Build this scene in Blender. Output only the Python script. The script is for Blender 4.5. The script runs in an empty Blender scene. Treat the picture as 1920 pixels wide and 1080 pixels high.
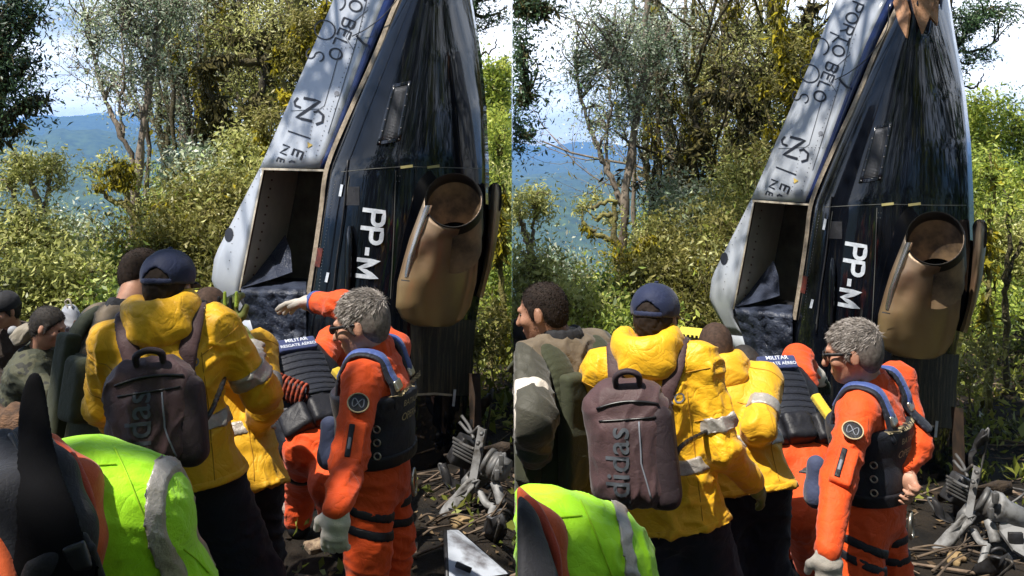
import bpy, math, random
import numpy as np
from mathutils import Vector, Matrix
from mathutils.bvhtree import BVHTree

# ------------------------------------------------------------------ camera
SC = bpy.context.scene
F, HY, H = 1800.0, 300.0, 2.1      # focal length in pixels of a 1920 wide frame, eye-level row, camera height
cam_d = bpy.data.cameras.new('camera')
cam = bpy.data.objects.new('camera', cam_d)
SC.collection.objects.link(cam)
cam.location = (0, 0, H)
cam.rotation_euler = (math.radians(90), 0, 0)
cam_d.sensor_width = 36
cam_d.lens = 36 * F / 1920
cam_d.shift_y = -(540 - HY) / 1920
cam_d.clip_start = 0.05
cam_d.clip_end = 60000
SC.camera = cam

# ------------------------------------------------------------------ light
TO_SUN = Vector((-0.36, -0.33, 0.87)).normalized()
SUN_EL = math.asin(TO_SUN.z)
SUN_AZ = math.atan2(TO_SUN.x, TO_SUN.y)          # clockwise from +Y
wd = bpy.data.worlds.new('World'); SC.world = wd; wd.use_nodes = True
nt = wd.node_tree; nt.nodes.clear()
sky = nt.nodes.new('ShaderNodeTexSky'); sky.sky_type = 'NISHITA'
sky.sun_disc = False
sky.sun_elevation = SUN_EL; sky.sun_rotation = SUN_AZ
sky.air_density = 1.0; sky.dust_density = 1.2; sky.ozone_density = 1.0; sky.altitude = 700
bg = nt.nodes.new('ShaderNodeBackground'); bg.inputs[1].default_value = 0.07
wo = nt.nodes.new('ShaderNodeOutputWorld')
# thin bright cloud sheets across the sky
tc = nt.nodes.new('ShaderNodeTexCoord')
mp = nt.nodes.new('ShaderNodeMapping'); mp.inputs['Scale'].default_value = (2.2, 2.2, 7.0)
nz = nt.nodes.new('ShaderNodeTexNoise'); nz.inputs['Scale'].default_value = 1.6; nz.inputs['Detail'].default_value = 7; nz.inputs['Roughness'].default_value = 0.6
rp = nt.nodes.new('ShaderNodeValToRGB'); rp.color_ramp.elements[0].position = 0.34; rp.color_ramp.elements[1].position = 0.56
mx = nt.nodes.new('ShaderNodeMix'); mx.data_type = 'RGBA'
mx.inputs['B'].default_value = (26.0, 26.3, 26.8, 1)
L_ = nt.links.new
L_(tc.outputs['Generated'], mp.inputs['Vector']); L_(mp.outputs['Vector'], nz.inputs['Vector'])
L_(nz.outputs['Fac'], rp.inputs['Fac'])
# the cloud bank lies low round the horizon and thins out upwards
sx = nt.nodes.new('ShaderNodeSeparateXYZ'); L_(tc.outputs['Generated'], sx.inputs[0])
mrz = nt.nodes.new('ShaderNodeMapRange'); mrz.interpolation_type = 'SMOOTHSTEP'
mrz.inputs['From Min'].default_value = 0.05; mrz.inputs['From Max'].default_value = 0.42; mrz.inputs['To Min'].default_value = 1.0; mrz.inputs['To Max'].default_value = 0.04
L_(sx.outputs['Z'], mrz.inputs['Value'])
mul = nt.nodes.new('ShaderNodeMath'); mul.operation = 'MULTIPLY'
L_(rp.outputs['Color'], mul.inputs[0]); L_(mrz.outputs['Result'], mul.inputs[1]); L_(mul.outputs[0], mx.inputs['Factor'])
L_(sky.outputs['Color'], mx.inputs['A']); L_(mx.outputs['Result'], bg.inputs['Color'])
L_(bg.outputs['Background'], wo.inputs['Surface'])

sun_d = bpy.data.lights.new('sun', 'SUN'); sun_d.energy = 5.0; sun_d.angle = math.radians(0.55)
sun_d.color = (1.0, 0.945, 0.86)
sun = bpy.data.objects.new('sun', sun_d); SC.collection.objects.link(sun)
sun.location = TO_SUN * 30
sun.rotation_euler = (-TO_SUN).to_track_quat('-Z', 'Y').to_euler()

SC.view_settings.view_transform = 'Standard'
SC.view_settings.look = 'None'
SC.view_settings.exposure = 0.88
SC.view_settings.gamma = 1.0
SC.view_settings.use_curve_mapping = False
SC.render.engine = 'CYCLES'
try:
    SC.cycles.max_bounces = 8; SC.cycles.transparent_max_bounces = 8
    SC.cycles.volume_bounces = 0
    SC.cycles.use_denoising = True
    SC.cycles.sample_clamp_indirect = 4.0
except Exception:
    pass

# ------------------------------------------------------------------ helpers
COL = SC.collection
RNG = np.random.default_rng(7)

def at(px, py, d):
    return Vector(((px - 960) / F * d, d, H - (py - HY) / F * d))

def V(*a): return np.array(a, dtype=np.float64)

def link(name, me, mat=None, parent=None, smooth=False):
    o = bpy.data.objects.new(name, me)
    COL.objects.link(o)
    if mat is not None:
        for m in (mat if isinstance(mat, (list, tuple)) else [mat]):
            me.materials.append(m)
    if parent is not None: o.parent = parent
    if smooth and len(me.polygons):
        me.polygons.foreach_set('use_smooth', np.ones(len(me.polygons), dtype=bool))
    return o

def mesh_np(name, verts, quads=None, tris=None):
    me = bpy.data.meshes.new(name)
    verts = np.asarray(verts, dtype=np.float32).reshape(-1, 3)
    loops, starts, n = [], [], 0
    q = np.asarray(quads if quads is not None else [], dtype=np.int32).reshape(-1, 4)
    t = np.asarray(tris if tris is not None else [], dtype=np.int32).reshape(-1, 3)
    me.vertices.add(len(verts)); me.vertices.foreach_set('co', verts.ravel())
    loop = np.concatenate([q.ravel(), t.ravel()]).astype(np.int32)
    st = np.concatenate([np.arange(len(q)) * 4, len(q) * 4 + np.arange(len(t)) * 3]).astype(np.int32)
    me.loops.add(len(loop)); me.loops.foreach_set('vertex_index', loop)
    me.polygons.add(len(st)); me.polygons.foreach_set('loop_start', st)
    me.update(calc_edges=True); me.validate()
    return me

def py_mesh(name, verts, faces):
    me = bpy.data.meshes.new(name)
    me.from_pydata([tuple(v) for v in verts], [], faces); me.update()
    return me

def tag(o, label, cat, group=None, kind=None):
    if label: o['label'] = label
    if cat: o['category'] = cat
    if group: o['group'] = group
    if kind: o['kind'] = kind
    return o

def empty(name, loc, label=None, cat=None, group=None):
    o = bpy.data.objects.new(name, None); COL.objects.link(o)
    o.location = loc; o.empty_display_size = 0.2
    tag(o, label, cat, group)
    return o

def adopt(parent, *obs):
    """parent meshes that were made in world coordinates"""
    for o in obs:
        o.parent = parent
        off = Vector(parent.location)
        if o.type == 'MESH' and not o.get('_loc'):
            o.data.transform(Matrix.Translation(-off)); o['_loc'] = 1
            del o['_loc']
    return obs

# ---- value noise
def vnoise(P, seed=0):
    P = np.asarray(P, dtype=np.float64)
    i = np.floor(P).astype(np.int64); f = P - i
    u = f * f * (3 - 2 * f)
    def h(a, b, c):
        n = (a * 374761393 + b * 668265263 + c * 2147483647 + seed * 1274126177) & 0xFFFFFFFF
        n = ((n ^ (n >> 13)) * 1274126177) & 0xFFFFFFFF
        n = (n ^ (n >> 16)) & 0xFFFF
        return n / 65535.0
    x, y, z = i[..., 0], i[..., 1], i[..., 2]
    ux, uy, uz = u[..., 0], u[..., 1], u[..., 2]
    def lx(yy, zz): return h(x, yy, zz) * (1 - ux) + h(x + 1, yy, zz) * ux
    a = lx(y, z) * (1 - uy) + lx(y + 1, z) * uy
    b = lx(y, z + 1) * (1 - uy) + lx(y + 1, z + 1) * uy
    return (a * (1 - uz) + b * uz) * 2 - 1

def fbm(P, oct=4, seed=0):
    P = np.asarray(P, dtype=np.float64); s = 0; a = 1.0; t = 0
    for k in range(oct):
        s = s + a * vnoise(P * (2.03 ** k) + 17.3 * k, seed + k); t += a; a *= 0.5
    return s / t

# ------------------------------------------------------------------ materials
def new_mat(name):
    m = bpy.data.materials.new(name); m.use_nodes = True
    return m, m.node_tree, m.node_tree.nodes['Principled BSDF']

def N(nt, t, **kw):
    n = nt.nodes.new(t)
    for k, v in kw.items():
        if k in n.inputs: n.inputs[k].default_value = v
        else: setattr(n, k, v)
    return n

def rgba(c): return (c[0], c[1], c[2], 1.0)

def mat(name, col, rough=0.6, metal=0.0, col2=None, scale=8.0, detail=4, stretch=(1, 1, 1), bump=0.0, bscale=60.0,
        bstretch=(1, 1, 1), spec=0.5, contrast=(0.35, 0.65), coat=0.0, sheen=0.0, rough2=None, bump2=None, extra=None):
    """principled material: two colours mixed by noise, fine bump, in object coordinates"""
    m, nt, b = new_mat(name)
    L = nt.links.new
    b.inputs['Roughness'].default_value = rough; b.inputs['Metallic'].default_value = metal
    b.inputs['Specular IOR Level'].default_value = spec
    b.inputs['Coat Weight'].default_value = coat; b.inputs['Coat Roughness'].default_value = 0.05
    b.inputs['Sheen Weight'].default_value = sheen
    b.inputs['Base Color'].default_value = rgba(col)
    tcn = nt.nodes.new('ShaderNodeTexCoord')
    if col2 is not None:
        mpn = N(nt, 'ShaderNodeMapping'); mpn.inputs['Scale'].default_value = stretch
        L(tcn.outputs['Object'], mpn.inputs['Vector'])
        n1 = N(nt, 'ShaderNodeTexNoise', Scale=scale, Detail=detail, Roughness=0.6)
        L(mpn.outputs['Vector'], n1.inputs['Vector'])
        r = nt.nodes.new('ShaderNodeValToRGB')
        r.color_ramp.elements[0].position = contrast[0]; r.color_ramp.elements[1].position = contrast[1]
        r.color_ramp.elements[0].color = rgba(col); r.color_ramp.elements[1].color = rgba(col2)
        L(n1.outputs['Fac'], r.inputs['Fac']); L(r.outputs['Color'], b.inputs['Base Color'])
        if rough2 is not None:
            mr = N(nt, 'ShaderNodeMapRange'); mr.inputs['From Min'].default_value = contrast[0]; mr.inputs['From Max'].default_value = contrast[1]
            mr.inputs['To Min'].default_value = rough; mr.inputs['To Max'].default_value = rough2
            L(n1.outputs['Fac'], mr.inputs['Value']); L(mr.outputs['Result'], b.inputs['Roughness'])
    if bump:
        mb = N(nt, 'ShaderNodeMapping'); mb.inputs['Scale'].default_value = bstretch
        L(tcn.outputs['Object'], mb.inputs['Vector'])
        n2 = N(nt, 'ShaderNodeTexNoise', Scale=bscale, Detail=4, Roughness=0.6)
        L(mb.outputs['Vector'], n2.inputs['Vector'])
        bp = N(nt, 'ShaderNodeBump', Strength=bump, Distance=0.02)
        L(n2.outputs['Fac'], bp.inputs['Height']); L(bp.outputs['Normal'], b.inputs['Normal'])
        if bump2:
            n3 = N(nt, 'ShaderNodeTexNoise', Scale=bump2[1], Detail=3)
            L(tcn.outputs['Object'], n3.inputs['Vector'])
            bp2 = N(nt, 'ShaderNodeBump', Strength=bump2[0], Distance=0.03)
            L(n3.outputs['Fac'], bp2.inputs['Height']); L(bp2.outputs['Normal'], bp.inputs['Normal'])
    return m

def fabric(name, col, col2=None, rough=0.75, bump=0.25, sheen=0.15, scale=5, wr=(0.5, 14), spec=0.3, crease=0.26, dirt=0.35):
    """woven cloth: faded and soiled patches, fine weave, thin crease lines"""
    if col2 is None: col2 = tuple(c * 0.72 for c in col)
    m, nt, b = new_mat(name); L = nt.links.new
    b.inputs['Roughness'].default_value = rough; b.inputs['Specular IOR Level'].default_value = spec; b.inputs['Sheen Weight'].default_value = sheen
    tcn = nt.nodes.new('ShaderNodeTexCoord')
    n1 = N(nt, 'ShaderNodeTexNoise', Scale=scale, Detail=6, Roughness=0.65); L(tcn.outputs['Object'], n1.inputs['Vector'])
    r = nt.nodes.new('ShaderNodeValToRGB'); e = r.color_ramp.elements
    e[0].position = 0.32; e[0].color = rgba(col2); e[1].position = 0.66; e[1].color = rgba(col)
    L(n1.outputs['Fac'], r.inputs['Fac'])
    n2 = N(nt, 'ShaderNodeTexNoise', Scale=3.1, Detail=9, Roughness=0.75); L(tcn.outputs['Object'], n2.inputs['Vector'])
    r2 = nt.nodes.new('ShaderNodeValToRGB'); e = r2.color_ramp.elements
    e[0].position = 0.54; e[0].color = (0, 0, 0, 1); e[1].position = 0.78; e[1].color = (dirt, dirt, dirt, 1)
    L(n2.outputs['Fac'], r2.inputs['Fac'])
    mx_ = N(nt, 'ShaderNodeMix', data_type='RGBA'); mx_.inputs['B'].default_value = (col[0] * 0.25 + 0.012, col[1] * 0.25 + 0.009, col[2] * 0.25 + 0.006, 1)
    L(r2.outputs['Color'], mx_.inputs['Factor']); L(r.outputs['Color'], mx_.inputs['A']); L(mx_.outputs['Result'], b.inputs['Base Color'])
    nrm_ = None
    for sc, st, di in ((11.0, crease, 0.016), (27.0, crease * 0.6, 0.008)):
        n3 = N(nt, 'ShaderNodeTexNoise', Scale=sc, Detail=2.5, Roughness=0.55, Distortion=0.9); L(tcn.outputs['Object'], n3.inputs['Vector'])
        a1 = N(nt, 'ShaderNodeMath', operation='SUBTRACT'); a1.inputs[1].default_value = 0.5; L(n3.outputs['Fac'], a1.inputs[0])
        a2 = N(nt, 'ShaderNodeMath', operation='ABSOLUTE'); L(a1.outputs[0], a2.inputs[0])
        a3 = N(nt, 'ShaderNodeMath', operation='POWER'); a3.inputs[1].default_value = 0.6; L(a2.outputs[0], a3.inputs[0])
        bp = N(nt, 'ShaderNodeBump', Strength=st, Distance=di); L(a3.outputs[0], bp.inputs['Height'])
        if nrm_: L(nrm_, bp.inputs['Normal'])
        nrm_ = bp.outputs['Normal']
    n4 = N(nt, 'ShaderNodeTexNoise', Scale=260, Detail=2); L(tcn.outputs['Object'], n4.inputs['Vector'])
    bp = N(nt, 'ShaderNodeBump', Strength=bump, Distance=0.004); L(n4.outputs['Fac'], bp.inputs['Height']); L(nrm_, bp.inputs['Normal'])
    L(bp.outputs['Normal'], b.inputs['Normal'])
    return m

def leaf_mat(name, cols, trans=0.45, rough=0.45, spec=0.5):
    m, nt, b = new_mat(name); L = nt.links.new
    g = nt.nodes.new('ShaderNodeNewGeometry')
    r = nt.nodes.new('ShaderNodeValToRGB')
    el = r.color_ramp.elements
    while len(el) < len(cols): el.new(0.5)
    for i, c in enumerate(cols):
        el[i].position = i / max(1, len(cols) - 1); el[i].color = rgba(c)
    tcn = nt.nodes.new('ShaderNodeTexCoord')
    n1 = N(nt, 'ShaderNodeTexNoise', Scale=1.3, Detail=3); L(tcn.outputs['Object'], n1.inputs['Vector'])
    ad = N(nt, 'ShaderNodeMath', operation='MULTIPLY_ADD'); ad.inputs[1].default_value = 1.5; ad.inputs[2].default_value = -0.62
    L(n1.outputs['Fac'], ad.inputs[0])
    ad2 = N(nt, 'ShaderNodeMath', operation='MULTIPLY_ADD'); ad2.inputs[1].default_value = 0.75
    L(g.outputs['Random Per Island'], ad2.inputs[0]); L(ad.outputs[0], ad2.inputs[2])
    L(ad2.outputs[0], r.inputs['Fac']); L(r.outputs['Color'], b.inputs['Base Color'])
    b.inputs['Roughness'].default_value = rough; b.inputs['Specular IOR Level'].default_value = spec
    tr = nt.nodes.new('ShaderNodeBsdfTranslucent'); L(r.outputs['Color'], tr.inputs['Color'])
    ms = nt.nodes.new('ShaderNodeMixShader'); ms.inputs[0].default_value = trans
    out = nt.nodes['Material Output']
    L(b.outputs[0], ms.inputs[1]); L(tr.outputs[0], ms.inputs[2]); L(ms.outputs[0], out.inputs['Surface'])
    return m

# ------------------------------------------------------------------ tubes, ribbons, boxes
def frames(P):
    P = np.asarray(P, float); T = np.gradient(P, axis=0); T /= np.linalg.norm(T, axis=1)[:, None] + 1e-9
    a = V(0, 0, 1) if abs(T[0][2]) < 0.9 else V(1, 0, 0)
    U = np.zeros_like(P)
    u = np.cross(T[0], a); u /= np.linalg.norm(u)
    for i in range(len(P)):
        u = u - T[i] * np.dot(u, T[i]); u /= np.linalg.norm(u) + 1e-9
        U[i] = u
    W = np.cross(T, U)
    return T, U, W

def tube_arrays(paths, sides=6):
    vs, qs, n = [], [], 0
    ang = np.arange(sides) * 2 * math.pi / sides
    ca, sa = np.cos(ang), np.sin(ang)
    for P, R in paths:
        P = np.asarray(P, float); R = np.broadcast_to(np.asarray(R, float), (len(P),))
        T, U, W = frames(P)
        ring = P[:, None, :] + R[:, None, None] * (U[:, None, :] * ca[None, :, None] + W[:, None, :] * sa[None, :, None])
        m = len(P)
        idx = n + np.arange(m * sides).reshape(m, sides)
        a = idx[:-1]; b = idx[1:]
        q = np.stack([a, np.roll(a, -1, 1), np.roll(b, -1, 1), b], -1).reshape(-1, 4)
        vs.append(ring.reshape(-1, 3)); qs.append(q); n += m * sides
        # end caps as a fan of quads collapsed on the last ring
        vs.append(np.array([P[0], P[-1]])); c0, c1 = n, n + 1; n += 2
        r0 = idx[0]; r1 = idx[-1]
        qs.append(np.stack([np.full(sides // 2, c0), r0[0::2][:sides // 2], np.roll(r0, -1)[0::2][:sides // 2], np.roll(r0, -2)[0::2][:sides // 2]], -1)[:, [0, 3, 2, 1]])
        qs.append(np.stack([np.full(sides // 2, c1), r1[0::2][:sides // 2], np.roll(r1, -1)[0::2][:sides // 2], np.roll(r1, -2)[0::2][:sides // 2]], -1))
    return np.concatenate(vs), np.concatenate(qs)

def tubes(name, paths, mat_, parent=None, sides=6, smooth=True):
    v, q = tube_arrays(paths, sides)
    return link(name, mesh_np(name, v, q), mat_, parent, smooth)

def spline(pts, n=6, jit=0.0, rng=None):
    P = np.asarray(pts, float)
    if len(P) == 2: P = np.array([P[0], (P[0] + P[1]) / 2, P[1]])
    Q = np.vstack([2 * P[0] - P[1], P, 2 * P[-1] - P[-2]])
    out = []
    for i in range(1, len(Q) - 2):
        t = np.linspace(0, 1, n, endpoint=False)[:, None]
        a, b, c, d = Q[i - 1], Q[i], Q[i + 1], Q[i + 2]
        out.append(0.5 * ((2 * b) + (c - a) * t + (2 * a - 5 * b + 4 * c - d) * t ** 2 + (3 * b - a - 3 * c + d) * t ** 3))
    out = np.vstack(out + [P[-1:]])
    if jit and rng is not None:
        j = rng.normal(0, jit, out.shape); j[0] = 0; j[-1] = 0
        out = out + j
    return out

def boxmesh(name, c, half, mat_, parent=None, R=None, bevel=0.0, seg=2):
    """bevelled box; R is a 3x3 whose columns are the box axes"""
    import bmesh
    bm = bmesh.new(); bmesh.ops.create_cube(bm, size=2)
    bmesh.ops.scale(bm, vec=half, verts=bm.verts)
    if bevel: bmesh.ops.bevel(bm, geom=bm.edges[:], offset=bevel, segments=seg, affect='EDGES', profile=0.5)
    if R is not None: bmesh.ops.transform(bm, matrix=Matrix(np.asarray(R).tolist()).to_4x4(), verts=bm.verts)
    bmesh.ops.translate(bm, vec=Vector(c), verts=bm.verts)
    me = bpy.data.meshes.new(name); bm.to_mesh(me); bm.free()
    return link(name, me, mat_, parent, bool(bevel))

def grid_mesh(name, P, mat_, parent=None, smooth=True, closed=False):
    P = np.asarray(P, float); a, b, _ = P.shape
    idx = np.arange(a * b).reshape(a, b)
    if closed: i2 = np.concatenate([idx, idx[:, :1]], 1)
    else: i2 = idx
    q = np.stack([i2[:-1, :-1], i2[:-1, 1:], i2[1:, 1:], i2[1:, :-1]], -1).reshape(-1, 4)
    return link(name, mesh_np(name, P.reshape(-1, 3), q), mat_, parent, smooth)

# ------------------------------------------------------------------ signed distance meshing (bodies, clothes, bags)
def cap(a, b, ra, rb, k=0.02, u=None, s=1.0, op='u'):
    return ('cap', np.asarray(a, float), np.asarray(b, float), ra, rb, k, None if u is None else np.asarray(u, float), s, op)
def ell(c, r, R=None, k=0.02, op='u'):
    return ('ell', np.asarray(c, float), np.asarray(r, float), np.eye(3) if R is None else np.asarray(R, float), k, op)
def rbox(c, h, R=None, rnd=0.02, k=0.02, op='u'):
    return ('box', np.asarray(c, float), np.asarray(h, float), np.eye(3) if R is None else np.asarray(R, float), rnd, k, op)
def half(p, n): return ('half', np.asarray(p, float), np.asarray(n, float) / np.linalg.norm(n))
def slab(p, n, w): return ('slab', np.asarray(p, float), np.asarray(n, float) / np.linalg.norm(n), w)

def prim_d(pr, X, Y, Z):
    t = pr[0]
    if t == 'cap':
        _, a, b, ra, rb, k, u, s, op = pr
        ba = b - a; L2 = float(ba @ ba) + 1e-9
        px, py, pz = X - a[0], Y - a[1], Z - a[2]
        h = np.clip((px * ba[0] + py * ba[1] + pz * ba[2]) / L2, 0, 1)
        vx, vy, vz = px - h * ba[0], py - h * ba[1], pz - h * ba[2]
        if u is not None:
            du = (vx * u[0] + vy * u[1] + vz * u[2]) * (1 - 1.0 / s)
            vx = vx - du * u[0]; vy = vy - du * u[1]; vz = vz - du * u[2]
        return np.sqrt(vx * vx + vy * vy + vz * vz) - (ra + (rb - ra) * h)
    c, R = pr[1], pr[3]
    px, py, pz = X - c[0], Y - c[1], Z - c[2]
    lx = px * R[0, 0] + py * R[1, 0] + pz * R[2, 0]
    ly = px * R[0, 1] + py * R[1, 1] + pz * R[2, 1]
    lz = px * R[0, 2] + py * R[1, 2] + pz * R[2, 2]
    if t == 'ell':
        r = pr[2]
        k0 = np.sqrt((lx / r[0]) ** 2 + (ly / r[1]) ** 2 + (lz / r[2]) ** 2)
        k1 = np.sqrt((lx / r[0] ** 2) ** 2 + (ly / r[1] ** 2) ** 2 + (lz / r[2] ** 2) ** 2) + 1e-6
        return k0 * (k0 - 1) / k1
    h, rnd = pr[2], pr[4]
    qx, qy, qz = np.abs(lx) - h[0] + rnd, np.abs(ly) - h[1] + rnd, np.abs(lz) - h[2] + rnd
    o = np.sqrt(np.maximum(qx, 0) ** 2 + np.maximum(qy, 0) ** 2 + np.maximum(qz, 0) ** 2)
    return o + np.minimum(np.maximum(qx, np.maximum(qy, qz)), 0) - rnd

def prim_bb(pr):
    t = pr[0]
    if t == 'cap':
        _, a, b, ra, rb, k, u, s, op = pr
        r = max(ra, rb) * max(1.0, s)
        return np.minimum(a, b) - r, np.maximum(a, b) + r
    c, h, R = pr[1], pr[2], pr[3]
    e = np.abs(R) @ h
    return c - e, c + e

def sdf_arrays(prims, res=0.008, inflate=0.0, clip=()):
    """surface-nets mesh of smooth-united primitives, cut by half spaces and slabs"""
    lo = np.full(3, 1e9); hi = -lo
    for p in prims:
        if p[-1] == 'u':
            a, b = prim_bb(p); lo = np.minimum(lo, a); hi = np.maximum(hi, b)
    pad = inflate + 3 * res
    lo = lo - pad; hi = hi + pad
    for c in clip:      # tighten the box with axis-dominant cuts
        if c[0] == 'half':
            for ax in range(3):
                if c[2][ax] > 0.999: hi[ax] = min(hi[ax], c[1][ax] + 2 * res)
                if c[2][ax] < -0.999: lo[ax] = max(lo[ax], c[1][ax] - 2 * res)
    n = np.maximum(((hi - lo) / res).astype(int) + 2, 4)
    ax = [(lo[i] + res * np.arange(n[i])).astype(np.float32) for i in range(3)]
    G = np.full(n, 0.25, np.float32)
    for p in prims:
        op = p[-1]; k = p[5] if p[0] == 'cap' else (p[4] if p[0] == 'ell' else p[5])
        a, b = prim_bb(p)
        m = (k + inflate + 2.5 * res) if op == 'u' else 2.5 * res + inflate
        i0 = np.clip(((a - m - lo) / res).astype(int), 0, n); i1 = np.clip(((b + m - lo) / res).astype(int) + 2, 0, n)
        if np.any(i1 <= i0): continue
        sl = tuple(slice(i0[i], i1[i]) for i in range(3))
        X, Y, Z = np.meshgrid(ax[0][sl[0]], ax[1][sl[1]], ax[2][sl[2]], indexing='ij', sparse=True)
        d = prim_d(p, X, Y, Z).astype(np.float32)
        g = G[sl]
        if op == 'u':
            if k > 0:
                hh = np.clip(0.5 + 0.5 * (g - d) / k, 0, 1)
                G[sl] = g + (d - g) * hh - k * hh * (1 - hh)
            else: G[sl] = np.minimum(g, d)
        elif op == 's':
            G[sl] = np.maximum(g, -d)
    G -= inflate
    X, Y, Z = np.meshgrid(*ax, indexing='ij', sparse=True)
    for c in clip:
        dd = (X - c[1][0]) * c[2][0] + (Y - c[1][1]) * c[2][1] + (Z - c[1][2]) * c[2][2]
        if c[0] == 'slab': dd = np.abs(dd) - c[3]
        G = np.maximum(G, dd.astype(np.float32))
    return surface_nets(G, lo, res)

def surface_nets(G, lo, res):
    S = G < 0
    C = [(i, j, k) for i in (0, 1) for j in (0, 1) for k in (0, 1)]
    n = np.array(G.shape) - 1
    def sub(A, c): return A[c[0]:c[0] + n[0], c[1]:c[1] + n[1], c[2]:c[2] + n[2]]
    cnt = np.zeros(n, np.int8)
    for c in C: cnt += sub(S, c)
    cells = np.argwhere((cnt > 0) & (cnt < 8))
    if len(cells) == 0: return np.zeros((0, 3)), np.zeros((0, 4), int)
    vid = np.full(n, -1, np.int64); vid[tuple(cells.T)] = np.arange(len(cells))
    val = {c: G[cells[:, 0] + c[0], cells[:, 1] + c[1], cells[:, 2] + c[2]] for c in C}
    acc = np.zeros((len(cells), 3)); num = np.zeros(len(cells))
    for c in C:
        for axx in range(3):
            if c[axx] == 0:
                e = list(c); e[axx] = 1; e = tuple(e)
                a, b = val[c], val[e]
                m = (a < 0) != (b < 0)
                t = np.where(m, a / np.where(m, a - b, 1), 0)
                p = np.array(c, float)[None, :].repeat(len(cells), 0); p[:, axx] += t
                acc += p * m[:, None]; num += m
    verts = lo + res * (cells + acc / num[:, None])
    quads = []
    for axx in range(3):
        u, w = [(1, 2), (2, 0), (0, 1)][axx]
        sa = [slice(None)] * 3; sb = [slice(None)] * 3
        sa[axx] = slice(0, -1); sb[axx] = slice(1, None)
        A, B = S[tuple(sa)], S[tuple(sb)]
        for flip in (0, 1):
            E = np.argwhere((A & ~B) if not flip else (~A & B))
            E = E[(E[:, u] > 0) & (E[:, w] > 0) & (E[:, u] < n[u]) & (E[:, w] < n[w])]
            if not len(E): continue
            def cv(du, dw):
                q = E.copy(); q[:, u] -= du; q[:, w] -= dw
                return vid[q[:, 0], q[:, 1], q[:, 2]]
            q = np.stack([cv(1, 1), cv(0, 1), cv(0, 0), cv(1, 0)], -1)
            if flip: q = q[:, ::-1]
            quads.append(q)
    return verts, np.concatenate(quads)

def vnormals(v, q):
    nrm = np.zeros_like(v)
    fn = np.cross(v[q[:, 2]] - v[q[:, 0]], v[q[:, 3]] - v[q[:, 1]])
    for i in range(4): np.add.at(nrm, q[:, i], fn)
    return nrm / (np.linalg.norm(nrm, axis=1)[:, None] + 1e-12)

def folds(v, wrinkle, seed):
    """cloth folds: warped ridge waves in a few directions, patchy; or (amp, scale, stretch) lumps"""
    out = np.zeros(len(v))
    for w in (wrinkle if isinstance(wrinkle, list) else [wrinkle]):
        amp, sc, st = w[:3]
        if len(w) == 3:
            P = v * sc * np.array(st)
            Wp = P + 0.6 * np.stack([vnoise(P * 0.5, seed + 3), vnoise(P * 0.5, seed + 5), vnoise(P * 0.5, seed + 9)], -1)
            out += amp * (1 - 2 * np.abs(vnoise(Wp, seed))) * (0.5 + 0.5 * vnoise(v * 4.0, seed + 11))
        else:
            d = np.array(st, float); d /= np.linalg.norm(d)
            ph = v @ d * sc + 1.1 * vnoise(v * 6.0, seed + w[3]) + 0.35 * vnoise(v * 17.0, seed + w[3] + 7)
            rid = (1 - np.abs(np.sin(math.pi * ph))) ** 1.6
            msk = np.clip(0.5 + 1.3 * vnoise(v * 5.0 + 9.1 * w[3], seed + w[3] + 2), 0, 1)
            out += amp * msk * (rid - 0.3)
    return out

def sdf_obj(name, prims, mat_, parent=None, res=0.008, inflate=0.0, clip=(), wrinkle=None, seed=0, relax=1):
    """wrinkle: (amplitude, scale, (ax,ay,az) stretch) cloth folds pushed along the normal"""
    v, q = sdf_arrays(prims, res, inflate, clip)
    if relax and len(v):
        for _ in range(relax):
            s = np.zeros_like(v); c = np.zeros(len(v))
            for i in range(4):
                np.add.at(s, q[:, i], v[q[:, (i + 1) % 4]]); np.add.at(c, q[:, i], 1)
            v = 0.5 * v + 0.5 * s / c[:, None]
    if wrinkle and len(v):
        nr = vnormals(v, q)
        v = v + nr * folds(v, wrinkle, seed)[:, None]
    o = link(name, mesh_np(name, v, q), mat_, None, True)
    if parent is not None: adopt(parent, o)
    return o

def text_mesh(s, bold=0.0):
    c = bpy.data.curves.new('lettering', 'FONT'); c.body = s; c.size = 1.0
    c.align_x = 'CENTER'; c.align_y = 'CENTER'; c.offset = bold; c.resolution_u = 3
    o = bpy.data.objects.new('lettering', c); COL.objects.link(o)
    bpy.context.view_layer.update()
    me = bpy.data.meshes.new_from_object(o)
    bpy.data.objects.remove(o); bpy.data.curves.remove(c)
    return me

def decal(name, s, center, right, up, size, target, mat_, parent, bold=0.0, off=0.003, arc=0.0, sx=1.0):
    """flat lettering laid onto the surface of target (a mesh object at an unrotated parent)"""
    me = text_mesh(s, bold)
    import bmesh
    bm = bmesh.new(); bm.from_mesh(me)
    bmesh.ops.subdivide_edges(bm, edges=[e for e in bm.edges if e.calc_length() > 0.2], cuts=2)
    bmesh.ops.triangulate(bm, faces=bm.faces[:])
    tl = Vector(target.parent.location) if target.parent else Vector()
    bvh = BVHTree.FromPolygons([x.co + tl for x in target.data.vertices], [tuple(p.vertices) for p in target.data.polygons])
    right = Vector(right).normalized(); up = Vector(up); up = (up - right * up.dot(right)).normalized()
    nrm = right.cross(up)
    for v in bm.verts:
        x, y = v.co.x * size * sx, v.co.y * size
        y += arc * x * x
        p = Vector(center) + right * x + up * y
        h = bvh.ray_cast(p + nrm * 0.35, -nrm, 0.8)
        hp = h[0] if h[0] is not None else p
        v.co = hp + nrm * off
    bm.to_mesh(me); bm.free()
    o = link(name, me, mat_)
    adopt(parent, o)
    return o
# ------------------------------------------------------------------ terrain
def sstep(a, b, x):
    t = np.clip((np.asarray(x, float) - a) / (b - a), 0, 1); return t * t * (3 - 2 * t)

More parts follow.
